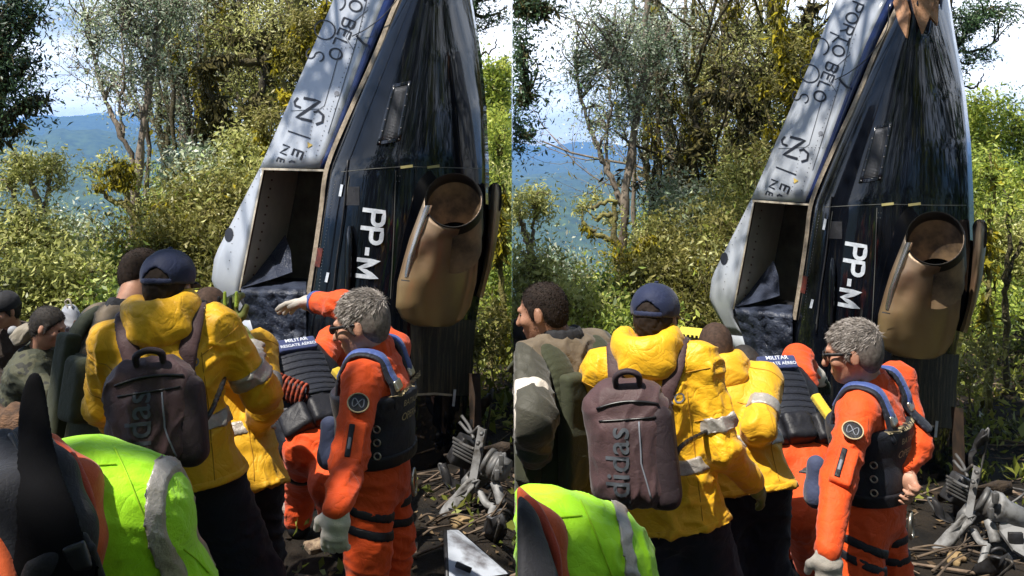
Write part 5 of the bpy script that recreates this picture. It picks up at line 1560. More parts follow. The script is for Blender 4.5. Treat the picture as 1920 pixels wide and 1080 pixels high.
def hood(P, m, S=1.0, drop=0.0):
    n = P.neck; f, r, u = P.tn, P.tr, P.up
    pr = []
    pts = []
    for a in np.linspace(-2.2, 2.2, 12):
        pts.append(n + r * 0.105 * math.sin(a) * S - f * (0.03 + 0.095 * math.cos(a)) * S + u * (0.045 - 0.02 * math.cos(a)) )
    for a, b in zip(pts[:-1], pts[1:]): pr.append(cap(a, b, 0.036 * S, 0.036 * S, 0.03, u, 1.35))
    pr.append(ell(n - f * 0.125 * S - u * 0.03, V(0.118, 0.045, 0.060) * S, np.stack([r, f, u], 1), 0.04))
    pr.append(cap(n - u * 0.02 - r * 0.08, n - u * 0.02 + r * 0.08, 0.07, 0.07, 0.04))
    return P.mk('hood', pr, m, 0.007, 0.0, (), [(0.008, 11, (0.3, 0.2, 1.0), 1), (0.006, 16, (0.7, 0.1, 0.7), 2)])

JACKET_WR = [(0.011, 4.6, (0.35, 0.2, 0.95), 1), (0.012, 5.4, (-0.75, 0.3, 0.6), 2), (0.009, 6.5, (0.9, 0.1, 0.35), 5), (0.004, 14, (0.25, 0.5, 0.8), 3)]
SUIT_WR = [(0.009, 7, (0.35, 0.2, 0.95), 1), (0.008, 9, (-0.7, 0.3, 0.6), 2), (0.006, 15, (0.1, 0.3, 0.95), 5), (0.003, 26, (0.2, 0.4, 0.9), 3)]
def jacket(P, m, arms='lr', fat=1.0, infl=0.020, hem=0.06, flare=0.04, k=0.05, wr=JACKET_WR, res=0.008):
    """hem: how far the jacket runs below the pelvis"""
    pr = P.torso(1.03 * fat, k)
    pr.append(cap(P.pel + P.up * 0.10, P.pel - P.up * hem, 0.120 * fat, 0.118 * fat + flare, 0.06, P.tr, 1.34))
    for a in arms: pr += P.arm_p(a, 0.99 * fat, 0.03, 0.96, 0.006)
    P.jp = pr; P.ji = infl
    return P.mk('jacket', pr, m, res, infl, [half(P.pel - P.up * hem, -P.up)], wr)

def backpack(P, top, bot, w, depth):
    """maroon day pack: top and bottom points on the wearer's back line"""
    n = nrmz(top - bot); r = P.tr; out = nrmz(np.cross(n, r)); 
    if out @ P.tn > 0: out = -out
    L = np.linalg.norm(top - bot); c = (top + bot) / 2
    R = np.stack([r, out, n], 1)
    root = empty('backpack', bot)
    P2 = [rbox(c - n * 0.04 * L, V(w * 0.50, depth * 0.5, L * 0.44), R, 0.07, 0.03),
          rbox(c + n * L * 0.22, V(w * 0.40, depth * 0.45, L * 0.27), R, 0.075, 0.05),
          rbox(c - n * 0.10 * L + out * depth * 0.38, V(w * 0.36, depth * 0.28, L * 0.33), R, 0.055, 0.02)]
    body = sdf_obj('pack_body', P2, PACK, root, 0.007, 0.0, (), [(0.016, 9, (1, 0.1, 0.12), 1), (0.010, 14, (0.9, 0.2, -0.2), 2), (0.005, 22, (1, 1, 0.6))], 5)
    s_ = sdf_obj('pack_side_panel', [rbox(c - n * 0.10 * L + r * w * 0.36, V(w * 0.19, depth * 0.52, L * 0.40), R, 0.05, 0.01)], PACK_D, root, 0.008, 0.0, (), (0.008, 12, (1, 1, 0.5)), 6)
    # zip lines, piping, grab handle
    def bp(x, y, z): return c + r * x * w + out * y * depth + n * z * L
    bvh = BVHTree.FromPolygons([v.co + root.location for v in body.data.vertices], [tuple(p.vertices) for p in body.data.polygons])
    def on(pts, lift=0.004):
        res = []
        for p in pts:
            h_ = bvh.ray_cast(Vector(p + out * 0.4), Vector(-out), 0.9)
            res.append(np.array(h_[0]) + out * lift if h_[0] is not None else p)
        return np.array(res)
    zp = on([bp(x, 0.5, 0.33 - 0.30 * abs(x) ** 2) for x in np.linspace(-0.36, 0.36, 14)])
    o = tubes('zip', [(zp, 0.005)], PLAST, None, 6); adopt(root, o)
    zp = on([bp(x, 0.5, 0.20) for x in np.linspace(-0.33, 0.33, 14)])
    o = tubes('pocket_zip', [(zp, 0.0035)], PLAST, None, 6); adopt(root, o)
    pp = on([bp(0.14 + 0.02 * math.sin(t * 3), 0.5, 0.18 - 0.56 * t) + r * 0.08 * max(0, t - 0.55) for t in np.linspace(0, 1, 16)])
    o = tubes('piping', [(pp, 0.003)], GREY_T, None, 6); adopt(root, o)
    hpts = spline([bp(-0.14, 0.35, 0.44), bp(-0.13, 0.5, 0.52), bp(0.0, 0.55, 0.555), bp(0.13, 0.5, 0.52), bp(0.14, 0.35, 0.44)], 6)
    o = sdf_obj('grab_handle', [cap(a, b, 0.010, 0.010, 0.004, out, 1.5) for a, b in zip(hpts[:-1], hpts[1:])], PACK_D, root, 0.005)
    dec = decal('printed_lettering', 'adidas', bp(-0.10, 0.5, -0.16), n, -r, 0.115, body, mat('print_dark_grey', (0.055, 0.062, 0.075), 0.6), root, 0.008, 0.004)
    return root, bp, out

def on_surface(o, pd, lift=0.004):
    """for (point inside, direction): where the ray leaves the mesh o, lifted a little"""
    tl = Vector(o.parent.location)
    bvh = BVHTree.FromPolygons([v.co + tl for v in o.data.vertices], [tuple(p.vertices) for p in o.data.polygons])
    out = []
    for p, d in pd:
        d = nrmz(d); h_ = bvh.ray_cast(Vector(p + d * 0.5), Vector(-d), 0.6)
        out.append(np.array(h_[0]) + d * lift if h_[0] is not None else p + d * 0.1)
    return out

def shoulder_strap(root, name, pts, width_dir, m, w=2.6, rad=0.011):
    q = spline(pts, 6)
    return sdf_obj(name, [cap(a, b, rad, rad, 0.006, nrmz(wd_), w) for a, b, wd_ in zip(q[:-1], q[1:], [width_dir] * len(q))], m, root, 0.006)

SEAM_Y = mat('seam_yellow', (0.38, 0.19, 0.008), 0.8)
def trims(P, jk, m, hem):
    """stitched armhole and back seams, turned hem"""
    P.mk('hem', P.jp[:6], m, 0.008, P.ji + 0.004, [slab(P.pel - P.up * (hem - 0.016), P.up, 0.014)], JACKET_WR)
    for sd_ in ('l', 'r'):
        a, b, c = P.arms[sd_]; ax = nrmz(b - a); u_ = nrmz(np.cross(ax, P.tn)); w_ = np.cross(ax, u_)
        for off in (0.02, 0.20):
            q_ = on_surface(jk, [(a + ax * off + (P.tr * (0.015 if sd_ == 'l' else -0.015)), u_ * math.cos(t) + w_ * math.sin(t)) for t in np.linspace(0, 2 * math.pi, 25)], 0.0008)
            q_ = [p_ for p_ in q_ if np.linalg.norm(p_ - a) < 0.3]
            if len(q_) > 6: o = tubes('jacket_seam', [(np.array(q_), 0.0018)], SEAM_Y, None, 5); adopt(P.e, o)
    q_ = on_surface(jk, [(P.pel + (P.neck - P.pel) * t + P.tr * 0.13, -P.tn) for t in np.linspace(-0.02, 0.78, 16)], 0.0008)
    o = tubes('jacket_seam', [(np.array(q_), 0.0018)], SEAM_Y, None, 5); adopt(P.e, o)

# ================= yellow-jacketed man with cap and pack (both halves)
def yellow_man(side):
    L_ = side == 'left'
    if L_:
        P = Person('man in yellow jacket, navy cap and maroon pack, arm bent forward, left half',
                   A(338, 892, 3.40), A(306, 600, 3.42), A(316, 538, 3.44), -12, 6, -8, seed=21, sw=0.188,
                   feet=(A(415, 1300, 3.5), A(560, 1300, 3.6)), group='yellow-jacketed man with maroon pack')
        P.arm('r', reach(P.shr, 488, 735, 0.30, True), reach(reach(P.shr, 488, 735, 0.30, True), 470, 660, 0.26, True))
        P.arm('l', reach(P.shl, 196, 760, 0.30, True), A(225, 800, 3.75))
    else:
        P = Person('man in yellow jacket, navy cap and maroon pack, arm hanging low, right half',
                   A(1254, 962, 3.62), A(1216, 660, 3.62), A(1229, 598, 3.64), 12, 26, -8, seed=22, sw=0.19,
                   feet=(A(1330, 1300, 3.7), A(1420, 1300, 3.8)), group='yellow-jacketed man with maroon pack')
        e_ = reach(P.shr, 1352, 838, 0.31, True)
        P.arm('r', e_, reach(e_, 1410, 905, 0.27, True))
        P.arm('l', reach(P.shl, 1108, 800, 0.30, True), A(1140, 830, 4.0))
    hr_ = P.hand_p('r', P.arms['r'][2] - P.arms['r'][1], -P.r, 0.5)
    hl_ = P.hand_p('l', P.arms['l'][2] - P.arms['l'][1], P.r, 0.5)
    P.body(SKIN, [hl_, hr_])
    P.hair(HAIR_BR, 0.004, -0.045)
    P.cap_hat(CAPBL)
    P.mk('glove', hr_, GLOVE_Y, 0.005, 0.003)
    jk = jacket(P, YEL, fat=1.0, infl=0.012, hem=0.03, k=0.03)
    P.wr = JACKET_WR
    hood(P, YEL, 0.9)
    trims(P, jk, YEL, 0.03)
    # reflective tape round the chest and the right upper arm
    lv = P.pel + (P.neck - P.pel) * 0.34
    P.band('reflective_band', P.jp[:6], lv, P.up, 0.028, REFL, P.ji + 0.007, extra=[])
    a, b, c = P.arms['r']
    P.band('reflective_band', P.arm_p('r', 0.99, 0.03, 0.96, 0.006), a + (b - a) * 0.72, b - a, 0.030, REFL, P.ji + 0.007, extra=[half(a + (b - a) * 0.4, a - b)])
    tr = P.legs_p(1.18, 0.06, 0.016) + [cap(P.pel, P.pel - ZU * 0.02, 0.112, 0.112, 0.05, P.tr, 1.25)]
    P.mk('trousers', tr, NAVY, 0.011, 0.006, [half(P.pel + ZU * 0.03, (0, 0, 1))], SUIT_WR)
    P.boots()
    decal('back_lettering', 'BOMBEIRO', P.neck - P.up * 0.150, P.tr, P.up, 0.050, jk, GREY_T, P.e, 0.006, 0.004)
    # pack
    if L_: top, bot = A(286, 668, 3.16), A(292, 884, 3.10)
    else: top, bot = A(1180, 706, 3.36), A(1184, 956, 3.30)
    root, bp, out = backpack(P, top, bot, 0.292, 0.155)
    tag(root, 'maroon day pack with grey lettering on the back of the yellow jacket, ' + side + ' half', 'backpack', 'maroon backpack seen twice')
    for sg, pa in ((-1, A(228, 600, 3.36) if L_ else A(1138, 660, 3.56)), (1, A(360, 602, 3.36) if L_ else A(1268, 662, 3.56))):
        st = bp(0.15 * sg, -0.25, 0.40)
        po = float((top - P.neck) @ P.tr)
        lat = [po + 0.058 * sg + ((0.118 * sg) - (po + 0.058 * sg)) * t_ for t_ in (0.2, 0.55, 0.85, 1.0, 1.0, 1.0)]
        pts_ = [st] + on_surface(jk, [(P.neck - P.up * u_ + P.tr * l_, dv_) for u_, l_, dv_ in zip((0.19, 0.14, 0.11, 0.10, 0.10, 0.14), lat, (-P.tn, -P.tn + P.up * 0.25, -P.tn + P.up * 0.8, P.up - P.tn * 0.2, P.up + P.tn * 0.6, P.tn))], 0.006)
        o = shoulder_strap(root, 'shoulder_strap', pts_, P.tr, PACK, 3.0)
    # lower strap tab at the right
    o = shoulder_strap(root, 'lower_strap', [bp(0.48, -0.1, -0.18), bp(0.60, -0.3, -0.06), P.pel + P.up * 0.32 + P.tr * 0.19 - P.tn * 0.06], nrmz(P.up + P.tr), PLAST, 1.8, 0.008)
    return P
YM_L = yellow_man('left'); YM_R = yellow_man('right')

# ================= grey-haired man in orange flight suit (both halves)
def orange_man(side):
    L_ = side == 'left'
    if L_:
        P = Person('grey-haired man in orange suit and dark vest stretching out a gloved hand',
                   A(706, 884, 3.62), A(700, 668, 3.62), A(678, 606, 3.58), -84, -80, -14, seed=31, sw=0.175,
                   feet=(A(690, 1300, 3.5), A(735, 1300, 3.75)), knees=(A(690, 1035, 3.48), A(735, 1010, 3.72)), group='grey-haired man in orange')
        el = reach(P.shl, 655, 858, 0.29); P.arm('l', el, reach(el, 632, 955, 0.26))
        P.shr = A(735, 655, 3.85); er = reach(P.shr, 640, 572, 0.31, True)
        P.arm('r', er, A(592, 567, 4.12))
        hl_ = P.hand_p('l', V(-0.1, 0.0, -1), V(0.2, 1.0, 0), 0.55, size=1.0)
        hr_ = P.hand_p('r', V(-0.9, 0.25, -0.08), V(0.1, -0.3, -1), 0.42, 0.5, 1.05)
    else:
        P = Person('grey-haired man in orange suit and dark vest with a fist at his hip',
                   A(1632, 952, 3.72), A(1628, 728, 3.72), A(1600, 660, 3.68), -58, -66, -10, seed=32, sw=0.19,
                   feet=(A(1610, 1350, 3.6), A(1680, 1350, 3.85)), knees=(A(1612, 1090, 3.58), A(1668, 1075, 3.82)), group='grey-haired man in orange')
        el = reach(P.shl, 1572, 900, 0.29); P.arm('l', el, reach(el, 1552, 1035, 0.27))
        P.shr = A(1682, 712, 3.9)
        er = reach(P.shr, 1716, 835, 0.28); P.arm('r', er, A(1694, 885, 3.62))
        hl_ = P.hand_p('l', V(0.05, 0.0, -1), V(0.3, 1.0, 0), 0.55)
        hr_ = P.hand_p('r', V(0.1, -0.5, -0.4), V(-1, -0.2, 0.3), 1.25, 0.0, 1.0)
    P.body(SKIN_L, [hl_, hr_], 0.0065)
    P.eyes()
    P.hair(HAIR_GD, 0.006, -0.052, 0.070, 16000, 0.018, 3, None, 0.0, HAIR_G, 0.035)
    g = 0.0105
    pr = P.torso(1.0, 0.03) + P.legs_p(1.05, 0.04, 0.010) + P.arm_p('l', 0.98, 0.03, 0.98, 0.006) + P.arm_p('r', 0.98, 0.03, 0.98, 0.006)
    st = P.mk('flight_suit', pr, ORG, 0.0075, 0.006, [], SUIT_WR)
    # standing collar, split at the front
    cp_ = [cap(P.neck + P.tr * 0.075 * math.sin(a) - P.tn * 0.062 * math.cos(a) + P.up * 0.015, P.neck + P.tr * 0.075 * math.sin(a + 0.45) - P.tn * 0.062 * math.cos(a + 0.45) + P.up * 0.015, 0.014, 0.014, 0.02, P.up, 3.0) for a in np.arange(-2.5, 2.1, 0.45)]
    P.mk('collar', cp_, ORG, 0.006, 0.0, (), (0.006, 18, (1, 1, 1)))
    P.mk('collar_lining', [cap(P.neck + P.tn * 0.07 + P.up * 0.035, P.neck + P.tn * 0.105 + P.up * 0.02 , 0.012, 0.006, 0.01, P.tr, 3.4)], fabric('lining_tan', (0.45, 0.22, 0.08)), 0.005)
    # vest
    vp = P.torso(1.02)
    vest = P.mk('vest', vp[:3] + [cap(P.neck - P.up * 0.07 - P.tr * 0.08, P.neck - P.up * 0.07 + P.tr * 0.08, 0.09, 0.09, 0.04)], VEST, 0.007, 0.020,
                [half(P.neck - P.up * 0.115, P.up + P.tn * 0.0), half(P.pel + P.up * 0.10, -P.up)], (0.005, 16, (1, 1, 1)))
    for sg in (-1, 1):
        c0 = P.neck - P.up * 0.11 + P.tr * 0.112 * sg
        b = on_surface(st, [(c0 - P.up * 0.05, -P.tn), (c0, -P.tn + P.up * 0.25), (c0, -P.tn + P.up * 0.7), (c0, -P.tn * 0.4 + P.up), (c0, P.up + P.tn * 0.3), (c0, P.up * 0.6 + P.tn), (c0 - P.up * 0.06, P.tn)], 0.006)
        shoulder_strap(P.e, 'vest_strap', b, P.tr, VEST, 3.4, 0.012)
        shoulder_strap(P.e, 'blue_webbing', [q_ + nrmz(q_ - c0) * 0.009 for q_ in b[1:6]], P.tr, BELT_BL, 2.9, 0.009)
        b1 = b[1] + nrmz(b[1] - c0) * 0.012
        k_ = b1
        R_ = np.stack([P.tr, nrmz(-P.tn + P.up * 0.4), nrmz(P.up + P.tn * 0.4)], 1)
        P.mk('strap_buckle', [rbox(k_, V(0.036, 0.009, 0.020), R_, 0.006, 0.0)], METAL, 0.004)
    M_ = P.tr * 1.0
    cb = P.pel + (P.neck - P.pel) * 0.66 - P.tn * 0.14
    decal('vest_lettering', 'BOMBEIRO MILITAR', cb + P.up * 0.045, P.tr, P.up, 0.038, vest, TAN_T, P.e, 0.004, 0.004)
    decal('vest_lettering', 'BATALHÃO SC', cb - P.up * 0.005, P.tr, P.up, 0.032, vest, TAN_T, P.e, 0.004, 0.004)
    decal('vest_lettering', 'OPERAÇÕES', cb - P.up * 0.055, P.tr, P.up, 0.040, vest, TAN_T, P.e, 0.004, 0.004)
    # side straps with eyelets
    for kk in range(3):
        p_ = P.pel + (P.neck - P.pel) * (0.27 + 0.11 * kk) - P.tr * 0.175 - P.tn * 0.055
        a_ = np.linspace(0, 2 * math.pi, 13)
        o = tubes('eyelet', [(np.array([p_ + P.up * 0.012 * math.sin(t) + P.tn * 0.012 * math.cos(t) - P.tr * 0.02 for t in a_]), 0.003)], METAL, None, 6); adopt(P.e, o)
    # belt, thigh straps, snap hook
    P.band('belt', P.torso(1.06), P.pel + P.up * 0.085, P.up, 0.024, BLKN, 0.024)
    for il, (h_, kn) in enumerate(zip((P.hipl, P.hipr), P.knee)):
        q_ = P.legs_p(1.05, 0.04, 0.010)[2 * il:2 * il + 2]
        for t_ in (0.42, 0.68):
            P.band('thigh_strap', q_, h_ + (kn - h_) * t_, nrmz(kn - h_) + 0.25 * P.tn, 0.016, BLKN, 0.011, 0.007, [half(h_ + (kn - h_) * 0.2 , h_ - kn), slab((h_ + kn) / 2, P.r, 0.125)])
    hk = P.pel + P.up * 0.045 - P.tr * 0.10 - P.tn * 0.165
    rg = spline([hk, hk - P.up * 0.03 - P.tr * 0.03, hk - P.up * 0.085 - P.tr * 0.02, hk - P.up * 0.095 + P.tr * 0.02, hk - P.up * 0.04 + P.tr * 0.025, hk], 6)
    o = tubes('snap_hook', [(rg, 0.0065)], METAL, None, 7); adopt(P.e, o)
    # sleeve patch, pocket, pen strip on the near arm
    a, b, c = P.arms['l']; ax = nrmz(b - a); out = nrmz(V(0, 0, H) - (a + b) / 2); out = nrmz(out - ax * (out @ ax)); sd_ = np.cross(ax, out)
    arm_pr = P.arm_p('l', 1.12, 0.05, 0.98, 0.010)
    pc = a + (b - a) * 0.45 + sd_ * 0.0 
    P.mk('sleeve_pocket', [rbox(a + (b - a) * 0.92 + out * 0.060 - sd_ * 0.006, V(0.036, 0.016, 0.075), np.stack([sd_, out, -ax], 1), 0.008, 0.0)], ORG, 0.005, 0.0, (), (0.003, 30, (1, 1, 1)))
    P.mk('pen_strip', [rbox(a + (b - a) * 0.92 + out * 0.078 + sd_ * 0.008, V(0.010, 0.004, 0.060), np.stack([sd_, out, -ax], 1), 0.003, 0.0)], BLKN, 0.003)
    P.mk('pen_strip_light', [rbox(a + (b - a) * 0.96 + out * 0.081 + sd_ * 0.008, V(0.006, 0.003, 0.022), np.stack([sd_, out, -ax], 1), 0.002, 0.0)], GREY_T, 0.003)
    P.band('round_patch', [cap(pc + out * 0.0, pc + out * 0.095, 0.036, 0.036, 0.0)], pc + out * 0.079, out, 0.006, BLKN, 0.0, 0.004)
    o = tubes('patch_rim', [(np.array([pc + out * 0.086 + ax * 0.036 * math.sin(t) + sd_ * 0.036 * math.cos(t) for t in np.linspace(0, 6.283, 25)]), 0.0028)], TAN_T, None, 5); adopt(P.e, o)
    o = tubes('patch_emblem', [(np.array([pc + out * 0.086 + ax * 0.016 * math.sin(t * 2) + sd_ * 0.020 * math.cos(t) for t in np.linspace(0, 6.283, 25)]), 0.0022)], GREY_T, None, 5); adopt(P.e, o)
    # gloves and sunglasses
    P.mk('glove', hl_, GLOVE_W, 0.0045, 0.004)
    if L_:
        P.mk('glove', hr_, GLOVE_W, 0.0045, 0.003)
        a, b, c = P.arms['r']
        P.band('blue_cuff', P.arm_p('r', 1.0, 0.03, 1.0, 0.0), c, c - b, 0.014, BELT_BL, 0.014, 0.005)
    else:
        a, b, c = P.arms['r']
    q = P.q
    for sg in (-1, 1):
        P.mk('glasses_lens', [ell(q(sg * 0.034, 0.104, 0.004), V(0.030, 0.006, 0.019), P.HR, 0.0)], PLAST, 0.003)
        P.mk('glasses_temple', [cap(q(sg * 0.066, 0.098, 0.010), q(sg * 0.083, 0.0, 0.006), 0.0045, 0.004, 0.0, P.hu, 1.6)], PLAST, 0.003)
    P.boots()
    o = tubes('necklace', [(np.array([P.neck + P.up * 0.045 + P.tr * 0.073 * math.sin(t) - P.tn * (0.07 * math.cos(t)) + P.tn * 0.012 for t in np.linspace(-2.4, 2.4, 22)]), 0.003)], METAL, None, 5); adopt(P.e, o)
    # blue pouch hanging at his front
    if L_: pb = A(618, 830, 3.72)
    else: pb = A(1530, 902, 3.85)
    P.mk('belt_pouch', [cap(pb + ZU * 0.07, pb - ZU * 0.06, 0.032, 0.040, 0.02, P.r * 0.3 + P.f * 0.95, 1.1), ell(pb - ZU * 0.05, V(0.04, 0.05, 0.045), None, 0.03)], fabric('pouch_blue', (0.05, 0.065, 0.13)), 0.006, 0.0, (), (0.006, 18, (1, 1, 0.6)))
    return P
OM_L = orange_man('left'); OM_R = orange_man('right')

# ================= crouching rescuer in orange with loaded vest (both halves)
def croucher(side):
    L_ = side == 'left'
    if L_:
        pel, nk, hd = A(606, 836, 4.75), A(530, 668, 5.15), A(497, 668, 5.28)
        P = Person('rescuer in orange bending down into the wreck with black vest and yellow straps, left half', pel, nk, hd, -33, -40, -65, seed=41, sw=0.20,
                   feet=(A(560, 1010, 5.15), A(640, 1010, 4.9)), knees=(A(566, 900, 5.1), A(620, 905, 4.55)), group='bending rescuer in orange')
        er = reach(P.shr, 622, 640, 0.30, True); P.arm('r', er, reach(er, 648, 690, 0.25, True))
        P.arm('l', reach(P.shl, 510, 725, 0.30, True), A(500, 760, 5.3))
    else:
        pel, nk, hd = A(1490, 862, 4.85), A(1432, 702, 5.22), A(1398, 690, 5.36)
        P = Person('rescuer in orange bending down into the wreck with black vest and yellow straps, right half', pel, nk, hd, -8, -15, -65, seed=42, sw=0.20,
                   feet=(A(1470, 1070, 5.15), A(1520, 1070, 4.95)), knees=(A(1470, 930, 5.1), A(1500, 965, 4.6)), group='bending rescuer in orange')
        er = reach(P.shr, 1496, 672, 0.30, True); P.arm('r', er, reach(er, 1530, 705, 0.22, True))
        P.arm('l', reach(P.shl, 1410, 765, 0.30, True), A(1400, 800, 5.4))
    hr_ = P.hand_p('r', P.arms['r'][2] - P.arms['r'][1], -ZU, 0.6); hl_ = P.hand_p('l', P.arms['l'][2] - P.arms['l'][1], -ZU, 0.6)
    P.body(SKIN, [hl_, hr_], 0.009)
    P.hair(HAIR_B, 0.008)
    pr = P.torso(1.06) + P.legs_p(1.16, 0.05, 0.014) + P.arm_p('l', 1.15, 0.05, 0.85, 0.01) + P.arm_p('r', 1.15, 0.05, 0.8, 0.01)
    P.mk('flight_suit', pr, ORG, 0.009, 0.008, [], SUIT_WR)
    vest = P.mk('vest', P.torso(1.08)[:3] + [cap(P.neck - P.up * 0.06 - P.tr * 0.10, P.neck - P.up * 0.06 + P.tr * 0.10, 0.085, 0.085, 0.04)], BLKN, 0.008, 0.034,
                [half(P.neck - P.up * 0.02, P.up), half(P.pel + P.up * 0.02, -P.up)], (0.006, 14, (1, 1, 1)))
    # padded back plate with webbing rows
    bc = P.pel + (P.neck - P.pel) * 0.56 - P.tn * 0.175
    R_ = np.stack([P.tr, -P.tn, P.up], 1)
    vpr = P.torso(1.08)[:3] + [cap(P.neck - P.up * 0.06 - P.tr * 0.10, P.neck - P.up * 0.06 + P.tr * 0.10, 0.085, 0.085, 0.04)]
    mid_ = P.pel + (P.neck - P.pel) * 0.56
    P.mk('back_panel', vpr, VEST, 0.007, 0.046, [slab(mid_, P.tr, 0.135), slab(mid_, P.up, 0.15), half(mid_, P.tn)])
    for kk in range(7):
        P.mk('webbing_row', vpr, VEST, 0.006, 0.050, [slab(mid_, P.tr, 0.128), slab(mid_ + P.up * (-0.12 + 0.038 * kk), P.up, 0.012), half(mid_ - P.tn * 0.05, P.tn)])
    yl = fabric('strap_yellow', (0.62, 0.44, 0.03), (0.5, 0.34, 0.03))
    for sg, a0, a1 in ((-1, 0.30, 0.02), (1, -0.02, -0.34)):
        P.mk('yellow_strap', [rbox(bc - P.tn * 0.020 + P.tr * 0.150 * sg + P.up * (0.10 if sg < 0 else -0.115), V(0.024, 0.018, 0.075), np.stack([nrmz(P.tr + P.up * 0.25 * sg), -P.tn, nrmz(P.up - P.tr * 0.25 * sg)], 1), 0.006, 0.0)], yl, 0.005)
        P.mk('strap_clip', [rbox(bc - P.tn * 0.030 + P.tr * 0.165 * sg + P.up * (0.01 if sg < 0 else -0.215), V(0.014, 0.010, 0.036), R_, 0.004, 0.0)], METAL if sg > 0 else PLAST, 0.005)
    lp = P.mk('name_flap', [rbox(bc + P.up * 0.165 - P.tn * 0.012, V(0.105, 0.018, 0.040), R_, 0.008, 0.0)], fabric('flap_blue', (0.04, 0.055, 0.15)), 0.006)
    decal('vest_lettering', 'MILITAR', bc + P.up * 0.185, P.tr, P.up, 0.034, lp, WHT_T, P.e, 0.006, 0.004)
    decal('vest_lettering', 'RESGATE AÉREO', bc + P.up * 0.150, P.tr, P.up, 0.026, lp, WHT_T, P.e, 0.006, 0.004)
    # pouches round the waist, rope bundle at the side
    for t in (-0.7, 0.0, 0.75):
        c_ = P.pel + P.up * 0.10 - P.tn * 0.17 * math.cos(t) + P.tr * 0.20 * math.sin(t)
        P.mk('waist_pouch', [rbox(c_ - ZU * 0.02, V(0.075, 0.05, 0.075), np.stack([nrmz(P.tr * math.cos(t) + P.tn * math.sin(t)), nrmz(-P.tn * math.cos(t) + P.tr * math.sin(t)), P.up], 1), 0.025, 0.0)], BLKN, 0.008, 0.0, (), (0.005, 18, (1, 1, 1)))
    if L_:
        ro = []
        for k in range(9):
            b_ = A(506 + 8 * k, 716 + 3.2 * k, 4.72)
            tt = np.linspace(0, 6.283, 13)
            ro.append((np.array([b_ + V(0.010 * math.cos(t) + 0.012 * math.sin(t), 0.030 * math.cos(t), 0.055 * math.sin(t)) for t in tt]), 0.008))
        o = tubes('rope_bundle', ro, mat('rope_orange', (0.34, 0.05, 0.015), 0.8, 0, (0.03, 0.01, 0.008), 50), None, 6); adopt(P.e, o); o['kind'] = 'stuff'
    a, b, c = P.arms['r']
    P.mk('gauntlet', [cap(b + (c - b) * 0.35, c, 0.058, 0.05, 0.01), cap(c, c + (c - b) * 0.25, 0.048, 0.04, 0.02)], GLOVE_W, 0.006, 0.0, (), (0.006, 20, (1, 1, 1)))
    P.mk('glove', hr_, fabric('glove_green_dark', (0.02, 0.035, 0.02)), 0.006, 0.004)
    P.mk('glove', hl_, GLOVE_W, 0.006, 0.004)
    for il, (h_, kn) in enumerate(zip((P.hipl, P.hipr), P.knee)):
        P.band('thigh_strap', P.legs_p(1.16, 0.05, 0.014)[2 * il:2 * il + 2], h_ + (kn - h_) * 0.5, kn - h_, 0.022, BLKN, 0.014, 0.008, [slab((h_ + kn) / 2, P.r, 0.13)])
    P.boots()
    return P
croucher('left'); croucher('right')

